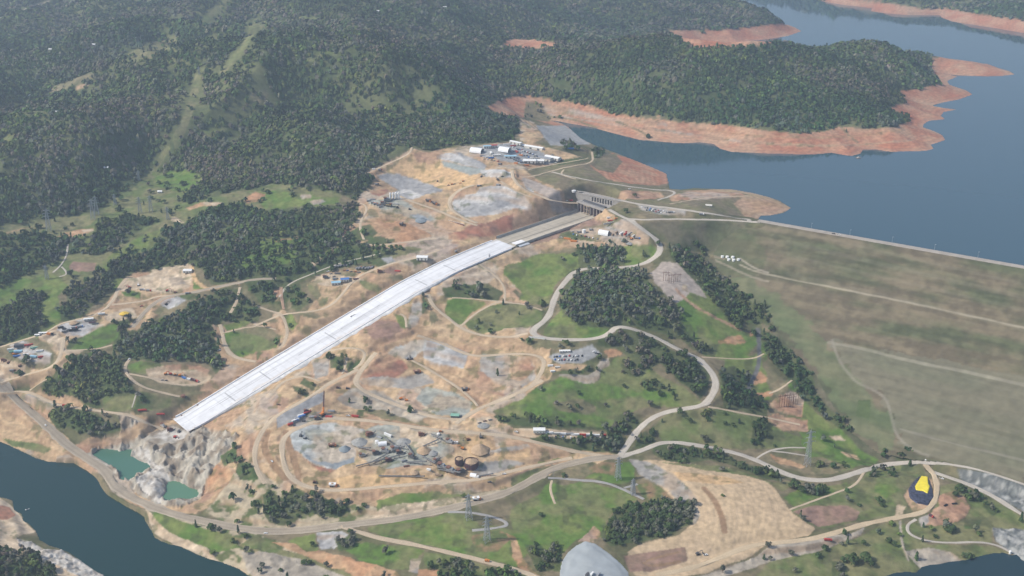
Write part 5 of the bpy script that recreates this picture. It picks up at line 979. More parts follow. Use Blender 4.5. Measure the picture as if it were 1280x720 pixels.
# individual trees: trunk, limbs, crown
def tree_proto(kn, seed, col):
    tp = crown_template(kn, 150 if kn != 'bare' else 110, seed, qs=.36); q = len(tp)
    cc = np.repeat((np.array(col)[None] * np.random.default_rng(seed).uniform(.7, 1.35, (q, 1))), 4, 0)
    me = np_mesh('crown', tp.reshape(-1, 3), np.arange(q * 4).reshape(-1, 4), cc); me.materials.append(MAT_LEAF1)
    mb = MB(); mb.cyl((0, 0, -.08), (0, 0, .42), .075, .05, 7); mb.cyl((0, 0, .4), (.05, 0, .75), .05, .02, 6); rr_ = random.Random(seed)
    for k in range(5):
        a = k * 1.26 + rr_.random(); mb.cyl((0, 0, .22 + .07 * k), (.5 * math.cos(a), .5 * math.sin(a), .45 + .07 * k), .03, .012, 5)
    mt = mb.mesh('trunk', [M['wood']]); return me, mt
MAT_LEAF1 = cover_mat('tree_foliage', rough=.85, n_scale=.8, n_amt=.15, bump=0, spec=.15, rnd=.22)
PROT = {}
for k, kn in enumerate(('oak', 'bare', 'pine', 'oak')):
    PROT[k] = [tree_proto(kn, 900 + 10 * k + t, TCOL[k]) for t in range(3)]
TN = {0: 'oak_tree', 1: 'bare_oak_tree', 2: 'pine_tree', 3: 'young_oak_tree'}; TKL = {0: 'dark green oak', 1: 'grey half-bare oak', 2: 'grey-green pine', 3: 'yellow-green oak'}
def add_tree(x, y, z, r_, h_, k, label, group):
    o = empty(TN[k], (x, y, z - .2), random.uniform(0, 6.28), label, 'tree', group); me, mt = PROT[k][random.randrange(3)]; o.empty_display_size = .5
    for nm, m_ in (('trunk', mt), ('crown', me)):
        c = bpy.data.objects.new(nm, m_); COL.objects.link(c); c.parent = o; c.scale = (r_, r_, h_)
    return o
ZONES = [((0, 640, 170, 730), 'in the grove on the lower left shore'), ((320, 610, 384, 662), 'in the left group under the quarry'), ((384, 610, 442, 662), 'in the right group under the quarry'), ((412, 664, 452, 694), 'in the clump beside the pale pad'),
 ((500, 695, 604, 730), 'in the dark clump at the bottom edge'), ((604, 695, 682, 730), 'left of the round blue grey mound'), ((682, 665, 735, 720), 'beside the round blue grey mound'), ((735, 615, 872, 695), 'in the wood beside the sand spread'),
 ((655, 530, 780, 568), 'in the hedge below the white trailers'), ((780, 530, 822, 568), 'in the clump inside the road fork'), ((812, 545, 985, 605), 'in the row above the sand spread'), ((1035, 690, 1066, 730), 'in the clump above the lower pool'), ((1000, 600, 1035, 625), 'below the right-hand road bend'),
 ((1195, 600, 1260, 650), 'above the red dirt patch'), ((1080, 545, 1150, 610), 'by the foot of the dam'), ((0, 500, 49, 560), 'in the wood above the river bend'), ((50, 500, 160, 560), 'in the wood beside two red lorries'), ((0, 440, 110, 500), 'in the row on the far left'), ((40, 430, 180, 512), 'in the wood left of the stair'),
 ((890, 450, 970, 560), 'in the wood below the asphalt strip'), ((1000, 460, 1080, 560), 'in the lower tree strip along the dam'), ((900, 380, 1010, 480), 'in the upper tree strip along the dam'), ((600, 505, 780, 529), 'in the shrubs above the white trailers'), ((740, 400, 900, 530), 'in the wood inside the road bend'), ((430, 505, 560, 540), 'in the shrubs above the quarry'), ((130, 380, 300, 480), 'in the wood above the chute')]
def zone(px, py):
    for (a, b, c, d_), t in ZONES:
        if a <= px <= c and b <= py <= d_: return t
    q = 'near the river' if py > 600 else 'in the middle of the works'
    return 'scattered on grass ' + ('on the left ' if px < 500 else 'on the right ' if px > 900 else '') + q
for i in order:
    k = int(typ[i]); zt = zone(PXs[i], PYs[i]); bx = next((z_[0] for z_ in ZONES if z_[0][0] <= PXs[i] <= z_[0][2] and z_[0][1] <= PYs[i] <= z_[0][3]), None)
    if bx is not None:
        mem = np.array([j for j in order if bx[0] <= PXs[j] <= bx[2] and bx[1] <= PYs[j] <= bx[3]]); tx = (PXs[mem] < PXs[i]).mean(); ty = (PYs[mem] < PYs[i]).mean()
        zt2 = ('far left' if tx < .2 else 'left' if tx < .4 else 'middle' if tx < .6 else 'right' if tx < .8 else 'far right') + (' back' if ty < .2 else ' rear' if ty < .45 else ' front' if ty > .8 else ' middle' if ty > .55 and not .4 <= tx < .6 else ''); zt2 = 'at the ' + zt2 + ' ' + zt.replace('in the', 'of the', 1) if len(mem) > 5 else zt
    else: zt2 = zt
    lb = TKL[k] + ' ' + zt2
    add_tree(T[i, 0], T[i, 1], T[i, 2], size[i] * 1.05, hgt[i], k, lb, TKL[k] + 's ' + zt2)
for v, lab in SINGLES:
    q = gnd(v[0], v[1]); add_tree(q.x, q.y, q.z, v[2], v[3], int(v[4]), lab, 'lone trees and bushes')
print('trees done', round(time.time() - T0, 1))

# ------------------------------------------------------------------ air
hz = bpy.data.meshes.new('haze'); bmv = MB().box(-9000, 9000, -600, 14000, 20, 1100); o = bpy.data.objects.new('haze', bmv.mesh('haze', [])); COL.objects.link(o); o['kind'] = 'stuff'
hm = bpy.data.materials.new('haze'); hm.use_nodes = True; nt = hm.node_tree; nt.nodes.remove(nt.nodes['Principled BSDF']); pv = nt.nodes.new('ShaderNodeVolumePrincipled')
pv.inputs['Color'].default_value = (.64, .79, 1.0, 1); pv.inputs['Density'].default_value = 0.98e-4; pv.inputs['Anisotropy'].default_value = .2
nt.links.new(pv.outputs[0], nt.nodes['Material Output'].inputs['Volume']); o.data.materials.append(hm)
# ------------------------------------------------------------------ objects: builders (local x = long axis, z up, metres)
def B(name, rz=0): return empty(name, rz=R(rz))
def p_car(c):
    o = B('parked_car'); part('body', MB().box(-2.4, 2.4, -.95, .95, .4, 1.15).box(-1.5, 1.3, -.85, .85, 1.15, 1.75, 0, .35, .12), M[c], o)
    part('windscreen', MB().box(-1.25, 1.05, -.9, .9, 1.2, 1.6, 0, .2, .06), M['glass'], o); wheels(o, (-1.5, 1.5), .95, .38); return o
def wheels(o, xs, y, r, n=10, w=.3):
    for x in xs:
        for s in (-1, 1): part('wheel', MB().cyl((x, s * (y - w), r), (x, s * (y + .05), r), r, n=n), M['black'], o)
def p_pickup(c):
    o = B('pickup_truck'); part('body', MB().box(-2.9, 2.9, -1.0, 1.0, .55, 1.2).box(-.3, 1.5, -.95, .95, 1.2, 2.0, 0, .35, .12), M[c], o)
    part('windscreen', MB().box(-.15, 1.4, -.98, .98, 1.3, 1.8, 0, .2, .06), M['glass'], o); part('load_bed', MB().box(-2.7, -.4, -.8, .8, 1.21, 1.3), M['dgrey'], o); wheels(o, (-1.9, 1.9), 1, .45); return o
def p_truck(c, bed='grey', L=9):
    o = B('lorry'); part('cab', MB().box(L / 2 - 2.2, L / 2, -1.2, 1.2, .7, 3.0, 0, .15, .1), M[c], o); part('windscreen', MB().box(L / 2 - .6, L / 2 + .03, -1.05, 1.05, 1.9, 2.7), M['glass'], o)
    part('load_body', MB().box(-L / 2, L / 2 - 2.5, -1.25, 1.25, 1.2, 3.2), M[bed], o); part('chassis', MB().box(-L / 2, L / 2 - .3, -.5, .5, .7, 1.15), M['dgrey'], o); wheels(o, (-L / 2 + 1, -L / 2 + 2.3, L / 2 - 1.3), 1.2, .5); return o
def p_haul(c='white'):
    o = B('haul_truck'); mb = MB(); mb.quadbox([(-5.6, -2.4, 2.6), (1.8, -2.4, 1.9), (1.8, 2.4, 1.9), (-5.6, 2.4, 2.6), (-6.2, -2.8, 4.6), (3.6, -2.8, 4.7), (3.6, 2.8, 4.7), (-6.2, 2.8, 4.6)]); part('dump_body', mb, M[c], o)
    part('load', MB().dome(2.3, 1.0, 12, 3, 0, -1.5, 0, 4.5, .1), M['dirt'], o); part('cab', MB().box(2.4, 4.6, -2.3, .2, 2.2, 4.6, 0, .2, .1).box(2.2, 5.4, -2.4, 2.4, 1.2, 2.3), M['orange' if c != 'orange' else 'yellow'], o); part('windscreen', MB().box(4.3, 4.66, -2.1, 0, 3.1, 4.2), M['glass'], o)
    wheels(o, (-3.8, -1.6, 3.6), 2.2, 1.15, 12, .9); return o
def p_excavator(c='orange'):
    o = B('excavator'); part('track', MB().box(-2.4, 2.4, -1.8, -1.0, .0, 1.1, 0, .35), M['black'], o); part('track', MB().box(-2.4, 2.4, 1.0, 1.8, 0, 1.1, 0, .35), M['black'], o)
    part('house', MB().box(-2.4, 1.4, -1.5, 1.5, 1.25, 2.7, 0, .1).box(.1, 1.6, .4, 1.5, 2.6, 3.4), M[c], o); part('cab_glass', MB().box(.3, 1.66, .5, 1.4, 2.75, 3.3), M['glass'], o)
    b_ = part('boom', MB().bar((1.2, -.2, 2.2), (4.2, -.2, 5.2), .55).bar((4.2, -.2, 5.2), (6.6, -.2, 4.2), .5), M[c], o); part('stick', MB().bar((6.5, -.2, 4.4), (7.3, -.2, 1.4), .4), M[c], b_); part('bucket', MB().box(6.6, 7.9, -.8, .5, .3, 1.4, 0, .2), M['dgrey'], o); return o
def p_dozer(c='yellow'):
    o = B('bulldozer'); part('track', MB().box(-2.2, 2.0, -1.7, -1.0, 0, 1.3, 0, .4), M['black'], o); part('track', MB().box(-2.2, 2.0, 1.0, 1.7, 0, 1.3, 0, .4), M['black'], o)
    part('body', MB().box(-1.8, 2.0, -.95, .95, .8, 2.0).box(-1.4, .3, -.9, .9, 2.0, 3.1, 0, .1, .1), M[c], o); part('blade', MB().box(2.6, 2.9, -2.2, 2.2, .1, 1.6).bar((1.8, -1.2, .7), (2.7, -1.2, .7), .25).bar((1.8, 1.2, .7), (2.7, 1.2, .7), .25), M['dgrey'], o); return o
def p_box(c, L=12, W=2.5, H=2.6, name='shipping_container'):
    o = B(name); mb = MB().box(-L / 2, L / 2, -W / 2, W / 2, .15, H)
    n_ = int(L / .6)
    for i in range(n_): x = -L / 2 + (i + .5) * L / n_; mb.box(x - .12, x + .12, -W / 2 - .05, W / 2 + .05, .3, H - .1)
    part('shell', mb, M[c], o); part('door', MB().box(L / 2 + .002, L / 2 + .07, -W / 2 + .1, W / 2 - .1, .3, H - .15), M['grey'], o); part('roof', MB().box(-L / 2 - .04, L / 2 + .04, -W / 2 - .04, W / 2 + .04, H + .002, H + .1), M[c], o); return o
def p_office(L=14, W=4, c='offwhite', r='white', H=3.0, name='site_office'):
    o = B(name); mb = MB().box(-L / 2, L / 2, -W / 2, W / 2, .3, H); part('wall', mb, M[c], o)
    rf = MB(); k = 0; x, y, ov = L / 2 + .3, W / 2 + .3, 0; rf.v = [(-x, -y, H), (x, -y, H), (x, y, H), (-x, y, H), (-x, 0, H + W * .12), (x, 0, H + W * .12)]; rf.f = [(0, 1, 5, 4), (2, 3, 4, 5), (3, 0, 4), (1, 2, 5), (3, 2, 1, 0)]; rf.m = [0] * 5; part('roof', rf, M[r], o)
    for i in range(max(2, int(L / 4))): q = -L / 2 + (i + .5) * L / max(2, int(L / 4)); part('window', MB().box(q - .6, q + .6, -W / 2 - .05, -W / 2 + .02, 1.3, 2.2), M['glass'], o)
    part('door', MB().box(L / 2 - .02, L / 2 + .06, -.5, .5, .3, 2.4), M['grey'], o); return o
def p_tent(L=20, W=11, H=7):
    o = B('hoop_tent'); n = 12; V = []; Fq = []
    for i in range(13):
        x = -L / 2 + L * i / 12; dip = .12 if i % 2 else 0
        for j in range(n + 1): a = math.pi * j / n; V.append((x, math.cos(a) * (W / 2 - dip), math.sin(a) ** .8 * (H - dip)))
    for i in range(12):
        for j in range(n): k = i * (n + 1) + j; Fq.append((k, k + n + 1, k + n + 2, k + 1))
    mb = MB(); mb.v, mb.f, mb.m = V, Fq, [0] * len(Fq); mb.f.append(tuple(range(n + 1))); mb.m.append(0); part('cover', mb, M['tent'], o)
    mb = MB()
    for s in (L / 2 - .4, 0, -L / 2 + .4):
        for j in range(n): a, b = math.pi * j / n, math.pi * (j + 1) / n; mb.bar((s, math.cos(a) * (W / 2 - .3), math.sin(a) ** .8 * (H - .3)), (s, math.cos(b) * (W / 2 - .3), math.sin(b) ** .8 * (H - .3)), .25)
    part('hoop_frame', mb, M['steel'], o); part('goods', MB().box(-4, 5, -3, 3, 0, 2.2).box(2, 6, -2, 1, 2.2, 3.4), M['wood'], o); return o
def p_shed(L=40, W=11, H=5, r='white', c='offwhite', name='storage_shed'):
    o = B(name); part('wall', MB().box(-L / 2, L / 2, -W / 2, W / 2, 0, H), M[c], o); x, y = L / 2 + .5, W / 2 + .5
    rf = MB(); rf.v = [(-x, -y, H), (x, -y, H), (x, y, H), (-x, y, H), (-x, 0, H + W * .16), (x, 0, H + W * .16)]; rf.f = [(0, 1, 5, 4), (2, 3, 4, 5), (3, 0, 4), (1, 2, 5), (3, 2, 1, 0)]; rf.m = [0] * 5; part('roof', rf, M[r], o)
    for i in range(3): q = -L / 3 + i * L / 3; part('door', MB().box(q - L * .05, q + L * .05, -W / 2 - .08, -W / 2 - .001, 0, H * .75), M['dgrey'], o)
    return o
def p_tank(r=3, h=4, c='white', name='water_tank'):
    o = B(name); part('shell', MB().cyl((0, 0, 0), (0, 0, h), r, n=18), M[c], o); part('lid', MB().cyl((0, 0, h + .003), (0, 0, h + .5), r * 1.02, r * .3, n=18), M[c], o)
    mb = MB()
    for s in (-.25, .25): mb.bar((r + .1, s, 0), (r + .1, s, h), .08)
    for k in range(int(h / .5)): mb.bar((r + .1, -.25, k * .5 + .3), (r + .1, .25, k * .5 + .3), .06)
    part('ladder', mb, M['steel'], o); return o
def p_silo(h=14, r=1.9):
    o = B('cement_silo'); part('barrel', MB().cyl((0, 0, 4), (0, 0, h), r, n=14).cyl((0, 0, h), (0, 0, h + 1), r, .4, n=14), M['white'], o); part('hopper', MB().cyl((0, 0, 1.4), (0, 0, 3.99), .4, r, n=14), M['white'], o)
    for a in range(4): c, s = math.cos(a * 1.571 + .785) * r * .9, math.sin(a * 1.571 + .785) * r * .9; part('leg', MB().bar((c, s, 0), (c, s, 4.2), .3), M['steel'], o)
    return o
def p_pylon(H=42, W=9, arms=3, name='transmission_tower', c='steel'):
    o = B(name); tw = W * .12
    leg = lambda s, t, z: ((s * (W / 2 * (1 - z / H) + tw * z / H)), t * (W / 2 * (1 - z / H) + tw * z / H), z)
    for s in (-1, 1):
        for t in (-1, 1): part('leg', MB().bar(leg(s, t, 0), leg(s, t, H * .97), .42), M[c], o)
    mb = MB(); zs = [0, .16, .3, .42, .53, .63, .72, .8, .88, .96]
    for a, b in zip(zs[:-1], zs[1:]):
        for (s, t), (u, v) in (((-1, -1), (1, -1)), ((1, -1), (1, 1)), ((1, 1), (-1, 1)), ((-1, 1), (-1, -1))):
            mb.bar(leg(s, t, a * H), leg(u, v, b * H), .22); mb.bar(leg(u, v, a * H), leg(s, t, b * H), .22); mb.bar(leg(s, t, b * H), leg(u, v, b * H), .2)
    part('lattice', mb, M[c], o)
    for k in range(arms):
        z = H * (.66 + .13 * k); w = H * (.17 - .02 * k); mb = MB()
        for s in (-1, 1): mb.bar((0, 0, z + 1.6), (s * w, 0, z), .22); mb.bar((s * .8, -.6, z), (s * w, 0, z), .3); mb.bar((s * .8, .6, z), (s * w, 0, z), .3); mb.bar((s * w, 0, z), (s * w, 0, z - 2.2), .3)
        part('crossarm', mb, M[c], o)
    part('peak', MB().bar((0, 0, H * .95), (0, 0, H + 1.5), .4), M[c], o); return o
def p_hframe(H=20, name='wooden_pole_frame'):
    o = B(name)
    for s in (-4, 0, 4): part('pole', MB().cyl((s, 0, 0), (s, 0, H), .35, .25, 7), M['rust'], o)
    part('crossarm', MB().box(-6.5, 6.5, -.2, .2, H * .84, H * .86 + .3), M['rust'], o); part('brace', MB().bar((-4, .3, H * .8), (0, .3, H * .55), .22).bar((4, .3, H * .8), (0, .3, H * .55), .22), M['rust'], o); return o
def p_crane():
    o = B('crawler_crane'); part('track', MB().box(-4, 4, -3.2, -1.8, 0, 1.4, 0, .5), M['black'], o); part('track', MB().box(-4, 4, 1.8, 3.2, 0, 1.4, 0, .5), M['black'], o)
    part('house', MB().box(-5, 2.5, -1.9, 1.9, 1.6, 4.4).box(.8, 2.8, 1.9, 3.2, 1.7, 4.2), M['orange'], o); mb = MB(); L = 34
    def pt(t, s, u): w = 1.1 * (1 - .6 * t); return (2.5 + t * 5.0 + 0, s * w, 3 + t * L + u * w * .3)
    for s in (-1, 1):
        for e in (-1, 1):
            mb.bar((2.5 + e * .6, s * .9, 3), (7.5 + e * .25, s * .4, 3 + L), .34)
    for k in range(14):
        a, b = k / 14, (k + 1) / 14
        for e in (-1, 1): mb.bar((2.5 + 5 * a + e * .6 * (1 - .6 * a), -.9 + .5 * a, 3 + L * a), (2.5 + 5 * b + e * .6 * (1 - .6 * b), .9 - .5 * b, 3 + L * b), .2)
    half = mb; bo = part('boom', mb, M['maroon'], o); part('boom_foot', MB().bar((2.4, 0, 3), (3.9, 0, 12), 2.0), M['orange'], bo)
    part('stay_rope', MB().bar((-4.5, 0, 4.2), (7.3, 0, 36.5), .14).bar((7.7, 0, 36.5), (8.2, 0, 6), .12), M['dgrey'], o); part('counterweight', MB().box(-6.6, -5.01, -1.9, 1.9, 1.7, 4), M['dgrey'], o); return o
def p_conveyor(L=30, h0=1.0, h1=9.0, W=1.8, c='rust'):
    o = B('conveyor'); part('belt_frame', MB().bar((-L / 2, 0, h0), (L / 2, 0, h1), W, h=1.0), M['grey'], o); part('belt', MB().bar((-L / 2, 0, h0 + .58), (L / 2, 0, h1 + .58), W * .7, h=.1), M['dgrey'], o)
    for k in range(1, 5):
        x = -L / 2 + L * k / 5; z = h0 + (h1 - h0) * k / 5 - .5; part('trestle', MB().bar((x, -1.4, 0), (x, -.8, z), .3).bar((x, 1.4, 0), (x, .8, z), .3).bar((x, -1.2, z * .5), (x, 1.2, z * .5), .2), M[c], o)
    part('head_drum', MB().cyl((L / 2, -1.1, h1), (L / 2, 1.1, h1), .7, n=10), M['dgrey'], o); return o
def p_crusher(c='grey', s=1.0):
    o = B('crushing_plant'); part('main_frame', MB().box(-5 * s, 5 * s, -2.2 * s, 2.2 * s, 1.8 * s, 4.4 * s).box(-2 * s, 2.6 * s, -1.7 * s, 1.7 * s, 4.4 * s, 6.2 * s), M[c], o)
    mb = MB(); mb.quadbox([(-4 * s, -1.2 * s, 4.5 * s), (-1.8 * s, -1.2 * s, 4.5 * s), (-1.8 * s, 1.2 * s, 4.5 * s), (-4 * s, 1.2 * s, 4.5 * s), (-5.4 * s, -2.6 * s, 7 * s), (-.6 * s, -2.6 * s, 7 * s), (-.6 * s, 2.6 * s, 7 * s), (-5.4 * s, 2.6 * s, 7 * s)]); part('hopper', mb, M['rust'], o)
    for a in (-4.4, 4.4):
        for b in (-1.9, 1.9): part('leg', MB().bar((a * s, b * s, 0), (a * s, b * s, 1.9 * s), .5 * s), M['dgrey'], o)
    part('walkway', MB().box(-5 * s, 5 * s, 2.3 * s, 3.1 * s, 4 * s, 4.15 * s).box(-5 * s, 5 * s, 3.0 * s, 3.08 * s, 5 * s, 5.1 * s), M['yellow'], o); part('discharge_belt', MB().bar((4 * s, 0, 1.4 * s), (10 * s, 0, 4.5 * s), 1.2 * s, h=.6 * s), M['dgrey'], o); return o
def p_pile(r=8, h=4, c='stone', name='stockpile'):
    o = B(name); part('heap', MB().dome(r, h, 26, 7, 0, 0, 0, -.6, .06), M[c], o); return o
def p_ring(r=9, h=9):
    o = B('retaining_tank'); mb = MB(); n = 20; mb.cyl((0, 0, -3), (0, 0, h), r, n=n, caps=False)
    part('wall', mb, M['maroon'], o); mb = MB()
    for i in range(n): a = 6.283 * i / n; mb.bar((r * 1.01 * math.cos(a), r * 1.01 * math.sin(a), -3), (r * 1.01 * math.cos(a), r * 1.01 * math.sin(a), h), .4)
    part('stiffener', mb, M['dgrey'], o); part('fill', MB().dome(r * .97, r * .4, 20, 4, 0, 0, 0, h - 1.2, .08), M['dirt'], o); part('rim', MB().cyl((0, 0, h - .5), (0, 0, h), r * 1.03, n=n, caps=False), M['dgrey'], o); return o
def p_mast(h=10):
    o = B('lamp_post'); part('pole', MB().cyl((0, 0, 0), (0, 0, h), .22, .12, 7), M['steel'], o); part('lamp_head', MB().box(-.2, 1.6, -.25, .25, h, h + .25), M['white'], o); return o
def p_house(L=14, W=9):
    o = B('house'); part('wall', MB().box(-L / 2, L / 2, -W / 2, W / 2, -2, 4.5), M['offwhite'], o); x, y, H = L / 2 + .6, W / 2 + .6, 4.5
    rf = MB(); rf.v = [(-x, -y, H), (x, -y, H), (x, y, H), (-x, y, H), (-x, 0, H + 3), (x, 0, H + 3)]; rf.f = [(0, 1, 5, 4), (2, 3, 4, 5), (3, 0, 4), (1, 2, 5), (3, 2, 1, 0)]; rf.m = [0] * 5; part('roof', rf, M['white'], o)
    for q in (-L / 4, L / 4): part('window', MB().box(q - .8, q + .8, -W / 2 - .06, -W / 2 - .001, 1.2, 2.6), M['glass'], o)
    part('door', MB().box(-.6, .6, -W / 2 - .06, -W / 2 - .001, 0, 2.2), M['wood'], o); return o
def p_boat():
    o = B('boat'); mb = MB(); mb.quadbox([(-2.4, -.5, -.3), (1.6, -.4, -.3), (1.6, .4, -.3), (-2.4, .5, -.3), (-2.6, -1, .6), (3.4, -.15, .75), (3.4, .15, .75), (-2.6, 1, .6)]); part('hull', mb, M['white'], o); part('cabin', MB().box(-1, .8, -.6, .6, .62, 1.6, 0, .2, .1), M['glass'], o); return o
def p_raft():
    o = B('floating_platform'); part('deck', MB().box(-5, 5, -3, 3, .3, .8), M['wood'], o); part('float', MB().cyl((-5, -2.4, .1), (5, -2.4, .1), .6), M['grey'], o); part('float', MB().cyl((-5, 2.4, .1), (5, 2.4, .1), .6), M['grey'], o); part('hut', MB().box(-2, 1, -1.2, 1.2, .81, 2.8), M['offwhite'], o); return o
def p_bund(L=30, h=2, c='concrete', name='barrier_wall', w=.8):
    o = B(name); part('wall', MB().box(-L / 2, L / 2, -w / 2, w / 2, -1, h, 0, 0, w * .2), M[c], o); part('coping', MB().box(-L / 2, L / 2, -w / 2 - .1, w / 2 + .1, h + .002, h + .2), M['offwhite'], o); return o
def p_rack(c='red', s=1.0):
    o = B('pipe_stack'); mb = MB()
    for k in range(5): mb.cyl((-5 * s, (k - 2) * .9 * s, .5), (5 * s, (k - 2) * .9 * s, .5), .42 * s, n=8)
    for k in range(4): mb.cyl((-5 * s, (k - 1.5) * .9 * s, 1.25), (5 * s, (k - 1.5) * .9 * s, 1.25), .42 * s, n=8)
    part('pipes', mb, M[c], o); part('bearer', MB().box(-3.5 * s, -3 * s, -2.4 * s, 2.4 * s, 0, .2), M['wood'], o); part('bearer', MB().box(3 * s, 3.5 * s, -2.4 * s, 2.4 * s, 0, .2), M['wood'], o); return o

CACHE = {}
def place(key, fn, px, py, rz, label, cat, group, dz=0.0, sc=1.0, z=None):
    if key in CACHE: o = copy_tree(CACHE[key])
    else: o = fn(); CACHE[key] = o; KIDS[o.name] = [c for c in COL.objects if c.parent == o]; [KIDS.__setitem__(c.name, [d for d in COL.objects if d.parent == c]) for c in KIDS[o.name]]
    if 'dam crest' in label:
        w_ = unz([(px, py)], 281)[0]; s_ = (w_ - crA[:2]) @ dE; w_ = crA[:2] + dE * s_ + dN * (-13.5 if cat == 'lamp post' else -6); q = Vector((w_[0], w_[1], 281.12))
    elif z is None: q = gnd(px, py)
    else: w_ = unz([(px, py)], z)[0]; q = Vector((w_[0], w_[1], z))
    o.location = (q.x, q.y, q.z + dz); o.rotation_euler = (0, 0, R(rz)); o.scale = (sc, sc, sc); o['label'] = label; o['category'] = cat
    if group: o['group'] = group
    elif 'group' in o: del o['group']
    return o
BUILD = dict(car=(p_car, 'car', 'cars and vans on the site'), pick=(p_pickup, 'pickup truck', 'pickup trucks on the site'), truck=(p_truck, 'lorry', 'lorries on the site'), haul=(p_haul, 'haul truck', 'haul trucks'), exc=(p_excavator, 'excavator', 'excavators'), doz=(p_dozer, 'bulldozer', 'bulldozers'),
 cont=(p_box, 'container', 'containers on the laydown yards'), off=(p_office, 'site office', 'office trailers'), tent=(p_tent, 'tent', 'hoop tents'), shed=(p_shed, 'shed', 'sheds of the staging yard'), tank=(p_tank, 'tank', 'tanks'), silo=(p_silo, 'silo', 'white cement silos'), pyl=(p_pylon, 'pylon', 'transmission towers'),
 hf=(p_hframe, 'power pole', 'brown pole frames'), crane=(p_crane, 'crane', None), conv=(p_conveyor, 'conveyor', 'conveyors of the crushing plant'), crush=(p_crusher, 'crusher', 'crushing machines'), pile=(p_pile, 'stockpile', 'stockpiles'), ring=(p_ring, 'tank', None), mast=(p_mast, 'lamp post', 'lamp posts on the dam crest'), house=(p_house, 'house', 'white houses in the far woods'),
 boat=(p_boat, 'boat', None), raft=(p_raft, 'raft', None), bund=(p_bund, 'wall', 'low walls'), rack=(p_rack, 'pipe stack', 'stacked pipes'))
